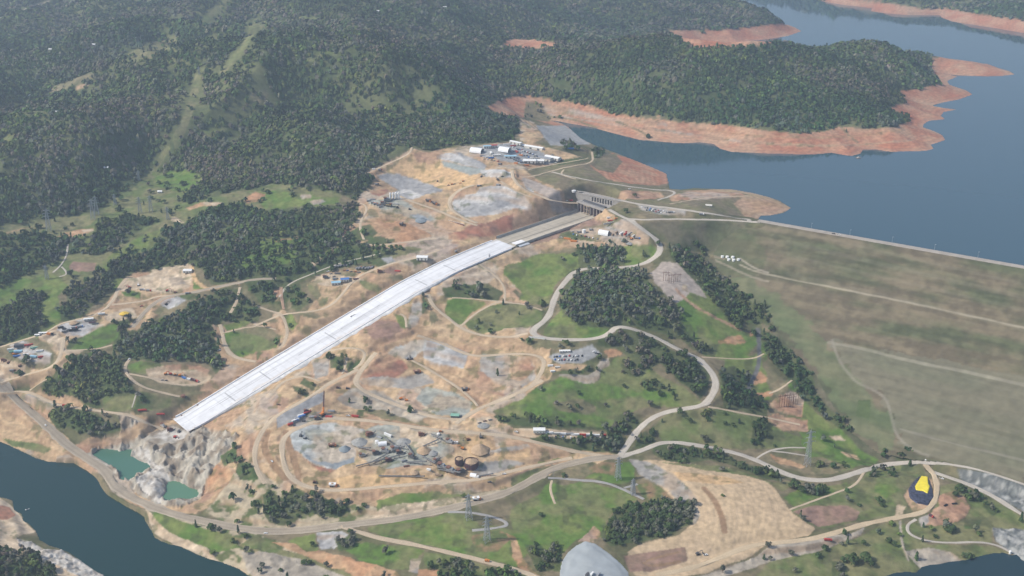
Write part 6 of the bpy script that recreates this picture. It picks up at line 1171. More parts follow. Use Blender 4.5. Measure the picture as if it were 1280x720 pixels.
# kind; args; px,py; heading; scale | label
OBJ = r"""
shed;L=30,W=9;645,180;-38;1|short white-roofed shed at the back left of the long one in the staging yard
shed;L=58,W=12;665,185.5;-33;1|longest white-roofed shed along the back edge of the staging yard
shed;L=26,W=14;662,203;-5;1|white-roofed shed at the front of the staging yard, leftmost of four
shed;L=20,W=14;674,203;-5;1|white-roofed shed at the front of the staging yard, second from left
shed;L=30,W=14,r='grey';682,200;-35;1|grey-roofed shed at the front of the staging yard between the white ones
shed;L=34,W=14;691,199;-35;1|white-roofed shed at the right end of the staging yard
tent;L=26,W=17,H=9;596,190;-25;1|big white fabric shelter at the left end of the staging yard
tent;L=24,W=16,H=9;631,189;-30;1|rounded white hoop tent in the middle of the staging yard
shed;L=16,W=8,r='sky';609,185;10;1|pale blue roofed shed near the trees at the staging yard's back
shed;L=15,W=7,r='red';617,184;10;1|red-roofed shed beside the pale blue roofed one
off;L=13,W=4;614,192;100;1|white trailer end-on between the two big white tents
off;L=17,W=4;621,195;8;1|white trailer just below the rounded hoop tent
shed;L=24,W=9,r='sky',H=4;638,197;5;1|wide flat pale blue roof in the centre of the staging yard
cont;c='orange',L=9;651,194.5;-20;1|orange container among the cars of the staging yard
cont;c='orange',L=11;658,207;0;1|long orange container at the front edge of the staging yard
cont;c='orange',L=8;645,204.5;-15;1|orange container at the dirt entrance of the staging yard
cont;c='red',L=8;646,190;-40;1|red container near the middle of the staging yard
cont;c='blue',L=16;713,186.5;5;1|long blue container by the trees right of the staging yard
truck;c='black';625,206;10;1|dark lorry at the lower gate of the staging yard
truck;c='dgrey';599,233;5;1|dark lorry on the bare ground beside the grey rock stockpile
exc;c='dgrey';602,221.5;30;1|dark excavator on pale ground under the staging yard
pick;c='black';628,221;0;1|black pickup on the ramp below the staging yard
truck;c='dgrey';623,232;-25;1|grey lorry at the top edge of the grey rock stockpile
exc;c='dgrey';622,225;120;1|dark excavator above the grey rock stockpile
doz;c='orange';579,227;15;1|orange bulldozer at the right end of the orange sand bench
exc;c='orange';565,231;200;1|orange excavator at the lower edge of the orange sand bench
doz;c='dgrey';547,227;0;1|dark bulldozer in the middle of the orange sand bench
cont;c='red',L=9;713,251;-12;1|red block at the lower tip of the pink gravel wedge
pick;c='white';708,251.5;-12;1|white pickup beside the red block by the pink gravel wedge
tank;r=4.5,h=3.5;717,240;0;1|squat white tank at the left end of the crest bridge
tent;L=19,W=12,H=8;755,293;-28;1|white hoop tent with a dark open end below the gate structure
cont;c='wood',L=6;766,294;60;1|brown timber crate at the open end of the hoop tent
tank;r=3.4,h=6;730,291;0;1|upright white tank left of the hoop tent
truck;c='dgrey',L=8;724,291;0;1|dark lorry left of the upright white tank
pick;c='black';711,288;0;1|black pickup at the far left of the yard by the old chute
car;c='grey';716,290;20;1|grey car near the left end of the yard by the old chute
truck;c='dgrey',L=7;739,288;-15;1|short dark lorry behind the hoop tent yard, near the red slope
pick;c='black';732,296;-20;1|black pickup on the grass edge of the hoop tent yard
cont;c='orange',L=13;709,299;-22;1|long orange trailer on the bank, left of two
cont;c='orange',L=12;717,302;-22;1|long orange trailer on the bank, right of two
pick;c='white';701,297;-8;1|white pickup just left of the two orange trailers
rack;c='red';763,276;10;1|red pipes stacked on the tan pad beside the gates
cont;c='white',L=7;761,273;10;1|small white cabin on the tan pad beside the gates
cont;c='orange',L=6;770,274;20;1|small orange box at the road end of the tan pad
bund;L=32,h=2;764,279;25;1|pale straight retaining wall below the tan pad by the gates
exc;c='orange';789,299;140;1|orange excavator on the stone yard inside the road bend
truck;c='blue';797,298.5;-20;1|blue lorry at the right of the stone yard inside the road bend
pile;r=7,h=3;787,304;0;1|low pale stone heap inside the road bend near the dam's end
truck;c='black',L=7;779,302.5;-30;1|black lorry left of the low stone heap in the road bend
car;c='red';783,290;0;1|red car in the yard between hoop tent and road
car;c='grey';789.5,291;0;1|grey car in the yard between hoop tent and road
truck;c='white';840,266;-12;1|white lorry at the right end of the crest car park
truck;c='white';877,268.5;-10;1|white lorry on the crest road beyond the car park
car;c='white';787,236.5;-8;1|white car on the thin road past the red bank
shed;L=12,W=9,H=1.2,r='offwhite',c='offwhite';886,257;-15;1|small pale square slab on the grass spit by the reservoir
pick;c='black';1041,293.5;-24;1|black pickup on the dam crest road
pick;c='white';1047,295;-24;1|white pickup close behind the black one on the dam crest
hf;H=17;832,351;10;1|brown pole frame on the pink gravel pad, leftmost
hf;H=17;839,354;10;1|brown pole frame on the pink gravel pad, middle
hf;H=15;847,352;10;1|brown pole frame on the pink gravel pad, rightmost
silo;;488,250;0;1|white cement silo, first from the left of four
silo;;491.5,250;0;1|white cement silo, second from the left of four
silo;;495,249.5;0;1|white cement silo, third from the left of four
silo;;498.5,249;0;1|white cement silo, rightmost of four
crush;c='grey',s=1.3;484,252;10;1|grey batching plant left of the white silos
crush;c='dgrey',s=1.2;480,257;-20;1|dark machine in front of the silos, upper left
crush;c='dgrey',s=1.1;486.5,258.5;160;1|dark machine in front of the silos, upper right
exc;c='black';497,260;60;1|black excavator on grey gravel below the silos
doz;c='black';512,262;0;1|black bulldozer at the top of the dark gravel mound
cont;c='orange',L=9;470,255;-15;1|orange container at the left of the batching yard
cont;c='offwhite',L=10;494,255.5;0;1|cream container just below the white silos
cont;c='grey',L=10;466,250;-5;1|grey container at the upper left of the batching yard
truck;c='dgrey';471,231;40;1|dark lorry on the track along the forest edge
haul;c='dgrey';502,281;80;1|dark haul truck on the red slope under the batching yard
haul;c='dgrey';536,252;-30;1|dark haul truck, first on the ramp right of the batching yard
haul;c='dgrey';544,255.5;-30;1|dark haul truck, second on the ramp right of the batching yard
truck;c='red';475,213;20;1|red lorry beside the forest near the top haul track
cont;c='white',L=6;467,212;20;1|white cabin beside the forest near the top haul track
bund;L=38,h=2,c='rust';570,279;-38;1|long dark rusty barrier on the slope below the grey stockpile
pile;r=14,h=5,c='bluestone';526,275;0;1|dark blue grey gravel mound below the batching yard
shed;L=19,W=12,H=5;528,324;-5;1|white building beside the top end of the new white chute
exc;c='grey';570,315;30;1|grey excavator at the far edge of the new white chute
exc;c='dgrey';612,322;100;1|dark excavator on the near edge of the white chute top
shed;L=14,W=9,H=4,r='blue';431,351;12;1|bright blue roofed shed in the north yard
shed;L=15,W=9,H=4,r='sky';420,355;12;1|turquoise roofed shed left of the bright blue one
pick;c='white';437,348;10;1|white pickup above the bright blue roofed shed
crush;c='dgrey',s=.9;407,348;0;1|dark machine on the bare pad left of the blue roofs
truck;c='dgrey';419,349.5;10;1|dark lorry above the turquoise roofed shed
rack;c='dgrey';422,342;-5;1|dark stack of pipes on the upper half of the north yard
rack;c='maroon';445,349;5;1|brown stack of pipes by the track right of the blue roofs
crush;c='rust',s=.9;475,341;20;1|rusty machine between the north yard and the chute
rack;c='red';497,339;-10;1|reddish pipe stack nearest the chute in the north yard
shed;L=15,W=10,H=4;235,340;0;1|white building at the top corner of the left gravel pit
exc;c='red';209,364;20;1|red excavator at the lower rim of the left gravel pit
exc;c='rust';219,366;160;1|brown excavator on the haul road by the left gravel pit
truck;c='rust';235,367.5;15;1|brown lorry on the haul road right of the left gravel pit
exc;c='white';173,357;110;1|white excavator inside the left gravel pit
exc;c='red';162,360;150;1|red excavator at the left end of the gravel pit
truck;c='white';178,363;0;1|white lorry at the lower left rim of the gravel pit
truck;c='red';186,364;-5;1|red lorry at the lower rim of the gravel pit
exc;c='black';208,381;60;1|black excavator on the pale rock patch below the gravel pit
pick;c='red';177,383;30;1|red pickup on the bare ground below the gravel pit
pile;r=9,h=2.5,c='yellow';155,391;0;1|orange yellow heap at the corner of the left works
cont;c='dgrey',L=14,W=9,H=4;24,433;15;1|big dark grey container block in the far left laydown yard
cont;c='red',L=13;36,432;20;1|red container in the far left laydown yard
cont;c='green',L=12;43,435.5;20;1|green container in the far left laydown yard
cont;c='white',L=10;50,439.5;10;1|white container at the right of the far left laydown yard
cont;c='white',L=10;33,444;10;1|white container at the lower edge of the far left laydown yard
cont;c='sky',L=12,W=5;42,446.5;-8;1|grey blue container low in the far left laydown yard
cont;c='red',L=8;51,447;20;1|short red container low in the far left laydown yard
cont;c='sky',L=13,W=6;23,440;5;1|pale turquoise container at the left of the laydown yard
cont;c='black',L=9;76,410;25;1|black container on the pale pad, leftmost of three
cont;c='black',L=8;80.5,412;-15;1|black container on the pale pad, middle of three
cont;c='black',L=14,H=3.5;92,413.5;22;1|long black container on the pale pad, rightmost of three
pile;r=8,h=3,c='dirt';92,403;0;1|brown heap along the upper edge of the pale pad
off;L=15,W=5;111,400;15;1|cream site office at the upper right of the pale pad
rack;c='maroon';115,403.5;15;1|purple brown pipe stack, upper one on the pale pad
rack;c='dgrey';119,405;15;1|dark pipe stack, lower one on the pale pad
cont;c='white',L=11;127,393;15;1|white container on the track above the pale pad
cont;c='black',L=6;141,403;5;1|small black container at the right end of the pale pads
cont;c='orange',L=7;61,418;-10;1|orange container at the left gate of the pale pad
cont;c='black',L=4;65.5,418;0;1|small black box right beside the orange container
off;L=13,W=4;54,417.5;5;1|white trailer at the upper end of the left pale slope
off;L=8,W=4;47,420;0;1|small white trailer at the left end of the pale slope
crush;c='rust',s=.8;5,452;0;1|brown machine at the extreme left on the lowest pale pad
exc;c='rust';10.5,454;30;1|brown excavator on the lowest left pale pad, upper one
exc;c='rust';25,458;10;1|brown excavator on the lowest left pale pad, right one
truck;c='rust';16,464;15;1|brown lorry low on the lowest left pale pad
car;c='white';162,449;60;1|white car where tracks meet below the left wood
pick;c='white';274,438;50;1|white pickup at the edge of the wood by the chute
exc;c='orange';207,468;10;1|orange excavator in the oval yard, leftmost
exc;c='red';213,468;170;1|red excavator in the oval yard, second from left
doz;c='orange';219,469;10;1|orange bulldozer in the oval yard, middle of the row
exc;c='orange';225,470;20;1|orange excavator in the oval yard, right of the bulldozer
cont;c='blue',L=8;230,473;-25;1|blue container in the oval yard
cont;c='white',L=9;235,474.5;-15;1|white container in the oval yard
cont;c='maroon',L=8;241,475;-35;1|maroon container in the oval yard
cont;c='red',L=7;246,477;-35;1|red container at the right of the oval yard
car;c='grey';203,475.5;10;1|grey car at the near edge of the oval yard, left
car;c='dgrey';208,476;10;1|dark car at the near edge of the oval yard, right
tank;r=3.5,h=3,c='rust';229,496;0;1|round brown tank at the end of the track above the chute
truck;c='red',bed='red',L=13;178,514;10;1|bright red lorry by the track, left of two
truck;c='red',bed='red',L=12;201,519;5;1|bright red lorry by the track, right one nearer the chute
truck;c='red',bed='red',L=7;81,508;-5;1|small red lorry on the track among the left woods
car;c='white';57,532;-48;1|white car on the river road at the left
crush;c='silver',s=.9;204,534;-40;1|silver machine at the foot of the chute, left
crush;c='maroon',s=.9;213,539;20;1|maroon machine at the foot of the chute, centre
exc;c='dgrey';224,540;70;1|dark excavator at the lower lip of the chute
exc;c='red';219,547;-30;1|red excavator on the white rock under the chute
crush;c='dgrey',s=.5;299,473;30;1|small dark machine on the upper part of the lower chute
crush;c='dgrey',s=.45;248,508;30;1|small dark machine halfway down the lower chute
crush;c='dgrey',s=.45;228,521;30;1|small dark machine close to the chute's end
exc;c='dgrey';440,397;30;1|dark excavator parked on the middle of the chute
shed;L=12,W=8,H=3.5,r='green',c='dgrey';569,521;-5;1|small green roofed hut at the fork of the haul roads
exc;c='orange';501,499;0;1|orange excavator on the works terrace, left of two
exc;c='orange';508,501;170;1|orange excavator on the works terrace, right of two
exc;c='grey';509,449;60;1|grey excavator beside the pale blue rock, left of two
exc;c='dgrey';514,449;120;1|dark excavator beside the pale blue rock, right of two
haul;c='rust';522,466;20;1|brown haul truck on the track below the pale blue rock
haul;c='dgrey';582,488;15;1|dark haul truck on the track crossing the quarry
doz;c='rust';422,485;0;1|brown bulldozer above the crane terrace, left
doz;c='dgrey';434,486;0;1|dark bulldozer above the crane terrace, right
pick;c='rust';348,506;-20;1|brown pickup on the orange dirt ramp
pick;c='white';435,520;-5;1|white pickup right of the crane
cont;c='red',L=11;444,521;-12;1|red container on the road right of the crane
crane;;403,519;60;1|tall orange crawler crane with a dark boom on the quarry terrace
cont;c='red',L=8;363,531;35;1|red container at the left end of the crane yard
cont;c='white',L=9;376,520;35;1|white container left of the crane
cont;c='blue',L=7;370,526;30;1|small blue container at the left of the crane yard
crush;c='dgrey',s=.9;397,525;10;1|dark machine just below the crane
crush;c='maroon',s=.7;383,515;20;1|maroon machine up left of the crane
rack;c='silver';391,521;5;1|silver pipes stacked left of the crane
rack;c='red';411,521;-3;1|red pipes stacked right of the crane foot
rack;c='grey';414,514;-5;1|grey pipes lying beyond the crane
cont;c='dgrey',L=5;380,527;0;1|small dark container at the near edge of the crane yard
exc;c='dgrey';376,545;80;1|dark excavator on the pale blue gravel, upper one
exc;c='grey';381,548;-30;1|grey excavator on the pale blue gravel, lower one
haul;c='rust';416,558;10;1|brown haul truck on the pale blue gravel next to the dark cone
pile;r=9,h=6,c='bluestone';431,561;0;1|dark cone of gravel in the quarry
cont;c='white',L=14,H=3.5;485,545;-38;1|long white container beside the quarry haul road
conv;L=26,h0=1,h1=5,c='grey';474,575;38;1|conveyor low in the plant, left of the maroon screening machine
conv;L=30,h0=1,h1=6,c='grey';520,580;-12;1|conveyor between the plant centre and the big crusher
conv;L=24,h0=1,h1=5,c='grey';538,556;30;1|conveyor on the upper slope left of the silver screening machine
conv;L=20,h0=1,h1=5,c='grey';484,551;-60;1|short conveyor just below the long white container
crush;c='silver',s=1.1;493,563;40;1|silver screening machine beside the short centre conveyor
crush;c='dgrey',s=1.0;515,573;-30;1|dark screening machine between the plant centre and the tan heap
crush;c='grey',s=.9;453,571;15;1|grey screening machine below the dark gravel cone
crush;c='rust',s=.9;527,545;10;1|rusty screening machine near the upper haul road
rack;c='rust',s=.8;508,583;20;1|rusty pipe stack on the lower side of the plant
rack;c='grey',s=.9;474,547;-30;1|grey pipe stack above the white quarry tent
rack;c='wood',s=.9;548,594;-10;1|brown beam stack below the big crusher
cont;c='grey',L=7;505,577;30;1|grey container low in the plant centre
cont;c='white',L=6;536,588;-20;1|small white cabin left of the big crusher
pile;r=8,h=4;541,566;0;1|small pale heap between conveyor and screening machine
pile;r=7,h=4,c='dirt';518,590;0;1|small tan heap above the long low conveyor
tent;L=12,W=8,H=5;478,556;10;1|white tent in the middle of the crushing plant
tank;r=2.6,h=4;471,554;0;1|small white tank left of the white quarry tent
pick;c='white';645,540;-25;1|white pickup on the haul road left of the white trailers
off;L=17,W=9,H=5;674,540;0;1|largest white building on the trailer yard
ring;r=5.5,h=9;574,580;0;1|narrow dark maroon round tank in the crushing plant
ring;r=10,h=7.5;589,582;0;1|wide dark maroon tank filled with tan dirt
conv;L=48,h0=1,h1=7;532,575;-52;1|long steep conveyor leading down to the big crusher
conv;L=40,h0=2,h1=8;560,592;-28;1|long conveyor passing in front of the dark tanks
conv;L=32,h0=1,h1=6;544,547;-50;1|conveyor at the upper edge of the crushing plant
conv;L=44,h0=1,h1=8;465,581;14;1|conveyor slanting up towards the plant from the lower left
conv;L=34,h0=1,h1=6;490,574;16;1|conveyor continuing into the middle of the plant
conv;L=62,h0=.6,h1=2;502,596;-3;1|long low conveyor along the quarry's lower edge
conv;L=24,h0=1,h1=6;497,560;-35;1|short conveyor in the centre of the plant
conv;L=22,h0=1,h1=6;455,562;-30;1|short conveyor right of the dark gravel cone
conv;L=26,h0=1,h1=5;512,563;120;1|conveyor crossing the middle of the plant
conv;L=18,h0=1,h1=3,c='red';608,595;8;1|low red conveyor right of the wide dark tank
crush;c='grey',s=1.3;553,586;-20;1|big grey crusher at the conveyor junction
crush;c='grey',s=1.3;564,591;-25;1|big grey crusher between the conveyor junction and the tanks
crush;c='dgrey',s=1.2;576,592;30;1|dark crusher in front of the narrow tank
crush;c='silver',s=1.0;562,554;-20;1|silver screening machine on the upper side of the plant
crush;c='rust',s=1.1;462,545;40;1|rusty screening machine above the centre of the plant
crush;c='dgrey',s=1.0;470,568;20;1|dark screening machine in the middle of the plant
crush;c='grey',s=1.1;482,566;-15;1|grey screening machine right of the dark one
crush;c='dgrey',s=1.0;500,568;10;1|dark screening machine at the right of the plant centre
crush;c='maroon',s=.9;486,577;15;1|maroon screening machine low in the plant
crush;c='grey',s=.9;545,577;60;1|grey screening machine up the slope from the big crusher
tent;L=9,W=7,H=4;592,595;-20;1|small white tent at the foot of the wide dark tank
tank;r=2,h=3;597,597;0;1|tiny white tank right of the small white tent
pick;c='white';630,593;10;1|white pickup at the right rim of the quarry
pick;c='dgrey';612,603;0;1|dark pickup at the lower right corner of the quarry
exc;c='dgrey';601,547;100;1|dark excavator above the tan dirt cut
exc;c='orange';578,561;160;1|orange excavator behind the dark tanks
exc;c='rust';585,550;200;1|rusty excavator at the top of the tan cut
doz;c='orange';550.5,540;0;1|orange bulldozer beside the upper haul road
tank;r=2.2,h=2.5;548,543.5;0;1|small white tank near the orange bulldozer
cont;c='white',L=6;570,554;0;1|small white cabin right of the silver screening machine
pile;r=10,h=3;604,531;0;1|grey rock pile on the flat beside the haul road
pile;r=15,h=10,c='dirt';600,562;0;1|tan heap behind the wide dark tank
pile;r=13,h=6,c='stone';450,552;0;1|pale stone heap in the upper plant
pile;r=12,h=5,c='stone';505,552;0;1|pale stone heap below the long white container
pile;r=11,h=7,c='dirt';530,563;0;1|tan gravel heap between the two conveyors
haul;c='white';417,608;0;1|white haul truck on the lower quarry road
doz;c='rust';393,603;0;1|rusty bulldozer on the lower quarry road
pick;c='white';340,577;-60;1|white pickup on the brown haul track at the quarry's left
car;c='white';332,667;0;1|white car on the river road below the tree groups
haul;c='white';596,625;15;1|white haul truck on the river road under the pylons
truck;c='orange',bed='orange',L=6;609,702;-12;1|small orange lorry on the lower tan road
exc;c='dgrey';872,693;20;1|dark excavator at the foot of the sand spread
pick;c='white';882,694;12;1|white pickup beside the dark excavator under the sand spread
pyl;H=36,W=7;772.5,599;20;1|steel pylon by the road fork above the green meadow
pyl;H=24,W=6;791,618;20;1|shorter steel pylon on the pale pad right of the meadow
pyl;H=38,W=8;586,649;20;1|steel pylon beside the river road, upper left of two
pyl;H=38,W=8;609,677;20;1|steel pylon on the grey pad, lower right of two
pyl;H=58,W=7;1009,582;20;1|tall slender steel pylon on the green slope under the dam
pyl;H=44,W=9;61.5,289;10;1|lone steel pylon on the far left grassy ridge
pyl;H=40,W=8;116.5,274;10;1|steel pylon, left one of the close pair on the left ridge
pyl;H=38,W=8;121.5,269;10;1|steel pylon, right one of the close pair on the left ridge
pyl;H=22,W=5;144,256;10;1|small pylon right of the close pair against the forest
pyl;H=34,W=7;175.5,267;10;1|steel pylon in the green corridor, left of two
pyl;H=34,W=7;189,265;10;1|steel pylon in the green corridor, right of two
pyl;H=22,W=5;174,226;10;1|small pylon at the foot of the power line cut
pyl;H=24,W=5;210,274;10;1|small pylon by the pale dirt patch on the ridge
pyl;H=26,W=6;59,349;10;1|pylon on the bright green far left field
pyl;H=18,W=4;249,93;10;1|small distant pylon at the top of the power line cut
hf;H=22;977,509;10;1|brown pole frame on the orange pad, leftmost of four
hf;H=22;983,508;10;1|brown pole frame on the orange pad, second of four
hf;H=20;988,509;10;1|brown pole frame on the orange pad, third of four
hf;H=20;994,505;10;1|brown pole frame on the orange pad, rightmost of four
rack;c='black',s=.7;1182,632;40;1|black bundle on the red dirt patch, left one
rack;c='black',s=.7;1193,630;10;1|black bundle on the red dirt patch, right one
truck;c='red',bed='maroon',L=7;1164,646;-60;1|dark red lorry where the sand road meets the red patch
truck;c='red',bed='red',L=10;1035,676;-5;1|red lorry below the sand road near the pointed conifer
pick;c='white';1177,598.5;-40;1|white pickup on the pale road right of the yellow tarp
tank;r=1.5,h=2;1157,576;0;1|tiny white box tank at the road fork below the dam
tank;r=1.6,h=4;1262.5,692;0;1|slim white post tank at the end of the path by the pool
off;L=17,W=5;706,440;3;1|white office trailer behind the parked cars in the centre
cont;c='white',L=8;688,458;5;1|small white cabin below the car park, upper one
cont;c='white',L=7;691,465;10;1|small white cabin below the car park, lower one
cont;c='offwhite',L=8;697,460;5;1|cream cabin right of the two small white ones
bund;L=26,h=2.4,c='white';671,423;-14;1|long white barrier on the outside of the upper road bend
house;L=16,W=9;411,90;5;.72|white house alone in the middle of the big forested hill
house;L=14,W=9;117,57;5;.72|white house in the far upper left valley, right one
house;L=10,W=7;63,63;5;.72|small white house in the far upper left valley, left one
house;L=14,W=8;72,141;5;.72|white house in the woods at the left above the pylons
house;L=10,W=7;37,121;5;.72|tiny white house on the left hillside
house;L=12,W=8;133,211;5;.72|white house at the end of a lane in the left forest
house;L=14,W=9;12,45;5;.72|white house at the far left edge of the valley
house;L=14,W=9;472,15;5;.72|far white house at the top centre-left
house;L=14,W=9;556,10;5;.72|far white house at the top centre
house;L=12,W=9;622,9;5;.72|far white house at the top right of centre
house;L=14,W=9;665,14;5;.72|far white house on the top hill, left of three
house;L=14,W=9;690,10;5;.72|far white house on the top hill, middle of three
house;L=12,W=9;740,20;5;.72|far white house on the top hill, right of three
house;L=12,W=8;200,241;5;.72|small white house hidden in trees by the grass clearing
mast;h=10;1014,286;0;1|lamp post on the dam crest, leftmost
mast;h=10;1062,294.5;0;1|lamp post on the dam crest just right of the two pickups
mast;h=10;1114,304.5;0;1|lamp post in the middle of the dam crest
mast;h=10;1167,314;0;1|lamp post on the dam crest, second from the right edge
mast;h=10;1221,324;0;1|lamp post on the dam crest nearest the right edge
"""
n_obj = 0
for ln in OBJ.strip().split('\n'):
    a_, lab = ln.split('|'); kd, args, xy, hd, sc_ = a_.split(';'); fn, cat, grp = BUILD[kd]; px, py = (float(t) for t in xy.split(','))
    kw = eval('dict(' + args + ')'); place(kd + args, lambda: fn(**kw), px, py, float(hd), lab, cat, grp, sc=float(sc_)); n_obj += 1
# rows of parked cars
def row(c0, c1, n, heading, where, cols, kind='car', ordw=None):
    ORD = ['first', 'second', 'third', 'fourth', 'fifth', 'sixth', 'seventh', 'eighth', 'ninth', 'tenth', 'eleventh', 'twelfth']
    fn, cat, grp = BUILD[kind]
    for i in range(n):
        t = i / max(1, n - 1); c = cols[i % len(cols)]; cn = {'sky': 'pale blue', 'dgrey': 'dark grey', 'offwhite': 'cream'}.get(c, c)
        place(kind + "c='%s'" % c, lambda: fn(c=c), c0[0] + (c1[0] - c0[0]) * t + random.uniform(-.8, .8), c0[1] + (c1[1] - c0[1]) * t + random.uniform(-.5, .5), heading + random.uniform(-6, 6), '%s %s, %s from left %s' % (cn, {'car': 'car', 'pick': 'pickup', 'truck': 'lorry', 'cont': 'container'}[kind], ORD[i], where), cat, 'vehicles ' + where)
CC = ['white', 'grey', 'black', 'blue', 'white', 'dgrey', 'red', 'silver']
row((803, 259.5), (836, 265.5), 11, 80, 'in the far row of the crest car park', CC); row((808, 262.5), (826, 266), 7, 80, 'in the near row of the crest car park', CC[2:] + CC[:2])
row((692, 446), (727, 445), 10, 70, 'in the far row of the round grey car park', CC[1:] + CC[:1]); row((694, 450), (722, 450), 8, 70, 'in the near row of the round grey car park', CC[3:] + CC[:3]); row((742, 440), (749, 443), 3, 10, 'at the right rim of the round grey car park', ['white', 'grey', 'black'])
row((642, 184.5), (668, 193.5), 10, 60, 'in the first car row of the staging yard', CC); row((640, 188), (664, 197.5), 9, 60, 'in the second car row of the staging yard', CC[4:] + CC[:4]); row((668, 197), (690, 194), 6, 20, 'in the third car row of the staging yard', CC[2:]); row((606, 199), (622, 202), 5, 30, 'on the dirt left of the staging yard', ['grey', 'white', 'dgrey', 'silver', 'red'])
row((650, 187), (672, 195.5), 9, 60, 'in the fourth car row of the staging yard', CC[5:] + CC[:5]); row((644, 200.5), (656, 204), 5, 10, 'near the orange containers of the staging yard', CC[1:] + CC[:1], 'truck'); row((632, 181.5), (642, 182.5), 4, 10, 'along the back fence of the staging yard', ['white', 'grey', 'offwhite', 'red'], 'cont'); row((603, 196), (614, 198), 4, 15, 'below the left white shelter', ['grey', 'white', 'offwhite', 'blue'], 'cont'); row((694, 204), (702, 200), 4, 30, 'at the right corner of the staging yard', ['white', 'grey', 'red', 'dgrey'], 'pick'); row((668, 199), (684, 197.5), 5, 15, 'between the front and back sheds', ['offwhite', 'orange', 'grey', 'white', 'red'], 'cont')
row((716, 293), (746, 299), 7, 75, 'on the yard below the red slope', CC[3:] + CC[:3]); row((771, 291), (792, 295), 5, 60, 'by the stone yard in the road bend', ['wood', 'white', 'red', 'grey', 'offwhite'], 'cont'); row((462, 252), (477, 259), 5, 20, 'on the batching yard', ['grey', 'white', 'dgrey', 'orange', 'silver'], 'truck'); row((366, 528), (384, 516), 6, 40, 'on the grey crane terrace', ['grey', 'white', 'silver', 'blue', 'dgrey', 'red'], 'cont'); row((686, 547), (750, 548), 8, 80, 'along the front of the trailer yard', CC[1:] + CC[:1], 'pick'); row((80, 415), (100, 409), 4, 20, 'on the pale pad of the far left', ['grey', 'white', 'red', 'blue'], 'truck'); row((14, 437), (22, 446), 4, 20, 'on the left side of the laydown yard', ['white', 'green', 'orange', 'blue'], 'cont'); row((410, 340), (418, 346), 3, 20, 'on the west pad of the north yard', ['white', 'silver', 'grey'], 'pick'); row((600, 529), (612, 525), 3, 10, 'around the grey rock pile', ['dgrey', 'rust', 'grey'], 'pick')
row((686, 542.5), (752, 545.5), 9, 3, 'beside the largest white building', ['white', 'offwhite', 'white', 'grey', 'white', 'red', 'white', 'white', 'red'], 'cont')
row((447, 336), (465, 335), 6, 60, 'in the dark red row of the north yard', ['maroon', 'red', 'dgrey'], 'truck'); row((421, 334), (438, 331), 6, 60, 'in the orange row of the north yard', ['orange', 'orange', 'offwhite'], 'truck')
row((430, 338), (448, 341), 5, 10, 'in the middle row of the north yard', ['orange', 'blue', 'dgrey', 'orange', 'grey'], 'pick')
row((648, 305), (670, 301), 5, 20, 'beside the top of the white chute', ['white', 'dgrey', 'orange', 'grey', 'rust'], 'pick'); row((560, 232), (575, 229), 3, 20, 'below the orange sand bench', ['rust', 'dgrey', 'orange'], 'pick')
# white tanks on the dam
for (px, py), lb in zip([(903, 321.5), (909, 321.8), (916, 322.2), (911, 325.3), (917, 325.8), (923, 325.3)], ['back left', 'back middle', 'back right', 'front left', 'front middle', 'front right']):
    w_ = undam([(px, py)])[0]; o = place('tank' + 'dam', lambda: p_tank(2.9, 3.2), px, py, 0, 'white round tank on the grassy dam shoulder, %s of six' % lb, 'tank', 'white tanks on the dam shoulder'); o.location = (w_[0], w_[1], w_[2] - .6)
b_ = place('boat', p_boat, 34, 637, 30, 'small white boat on the dark river at the lower left', 'boat', None, z=RIVER_Z); r_ = place('raft', p_raft, 1073, 197.5, 10, 'small floating platform off the red bank of the reservoir', 'raft', None, z=LAKE_Z)
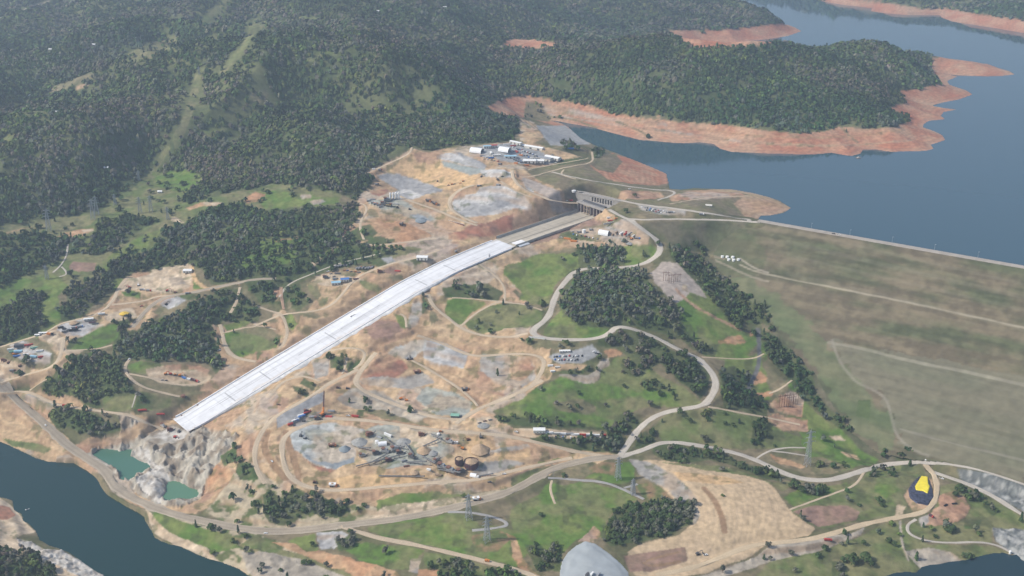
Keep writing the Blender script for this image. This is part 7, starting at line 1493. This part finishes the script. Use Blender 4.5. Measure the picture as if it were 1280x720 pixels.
# draped sheets: tarps, the big round mound
def drape(name, s, m, h, label, cat, dome=0.0, parent=None, step=2.0, edge=1.2, bump=.5):
    W = hit(densify(pts(s), 4, True))[:, :2]; x0, y0 = W.min(0); x1, y1 = W.max(0); xs = np.arange(x0, x1 + step, step); ys = np.arange(y0, y1 + step, step); X, Yv = np.meshgrid(xs, ys)
    ins = inside(X, Yv, W); d = np.where(ins, segdist(X, Yv, W, True), -1); zb = sample(Z, X, Yv)
    Zt = zb + np.where(d > 0, h * sstep(0, edge, d) + dome * (1 - np.exp(-d / 16.0)) * np.clip(d / 10, 0, 1), -.6) + (fbm(X, Yv, 5, 17, 3) - .5) * bump
    ii = np.arange(X.size).reshape(X.shape); keep = (d[:-1, :-1] > -.5) | (d[1:, 1:] > -.5) | (d[:-1, 1:] > -.5) | (d[1:, :-1] > -.5); fq = np.stack([ii[:-1, :-1], ii[:-1, 1:], ii[1:, 1:], ii[1:, :-1]], -1)[keep]
    me = np_mesh(name, np.stack([X, Yv, Zt], -1).reshape(-1, 3), fq, smooth=True); o = link(name, me, m, parent)
    return tag(o, label, cat) if label else o
drape('plastic_sheet', "1148,596 1140,604 1135,612 1137,622 1145,629 1160,632 1167,622 1166,612 1162,600 1152,596", M['plastic'], 1.4, 'dark blue black plastic sheeting spread under the yellow tarp', 'plastic sheet', step=1.2, bump=1.2)
drape('tarp', "1151,596 1160,597 1161,606 1163,609 1160,619 1153,615 1144,614 1143,609 1146,604", M['tarpy'], 2.3, 'bright yellow tarp lying on the black plastic sheeting', 'tarp', step=1.0, bump=.8)
drape('aggregate_mound', "700,735 699,718 702,702 710,690 720,682 732,676 745,680 762,692 776,704 786,716 788,740", M['moundstone'], .4, 'big round blue grey gravel mound at the bottom edge', 'stockpile', dome=3.5, step=1.5, bump=.35)
def mound_z(px, py): return place
for i, (px, py, c, lb) in enumerate([(734, 711, 'dgrey', 'dark grey'), (740, 710.5, 'white', 'white'), (748, 711, 'silver', 'silver')]):
    o = place('truck' + c + 'm', lambda: p_truck(c=c, bed=c, L=7), px, py + 8, 60, '%s lorry on top of the round blue grey mound' % lb, 'lorry', 'lorries on the round mound'); 
    hh = 0.4 + 3.5 * .93; w_ = o.location.copy(); o.location = (w_.x * (CAMZ - w_.z - hh) / (CAMZ - w_.z), w_.y * (CAMZ - w_.z - hh) / (CAMZ - w_.z), w_.z + hh - .3)
print('objects', n_obj, round(time.time() - T0, 1))
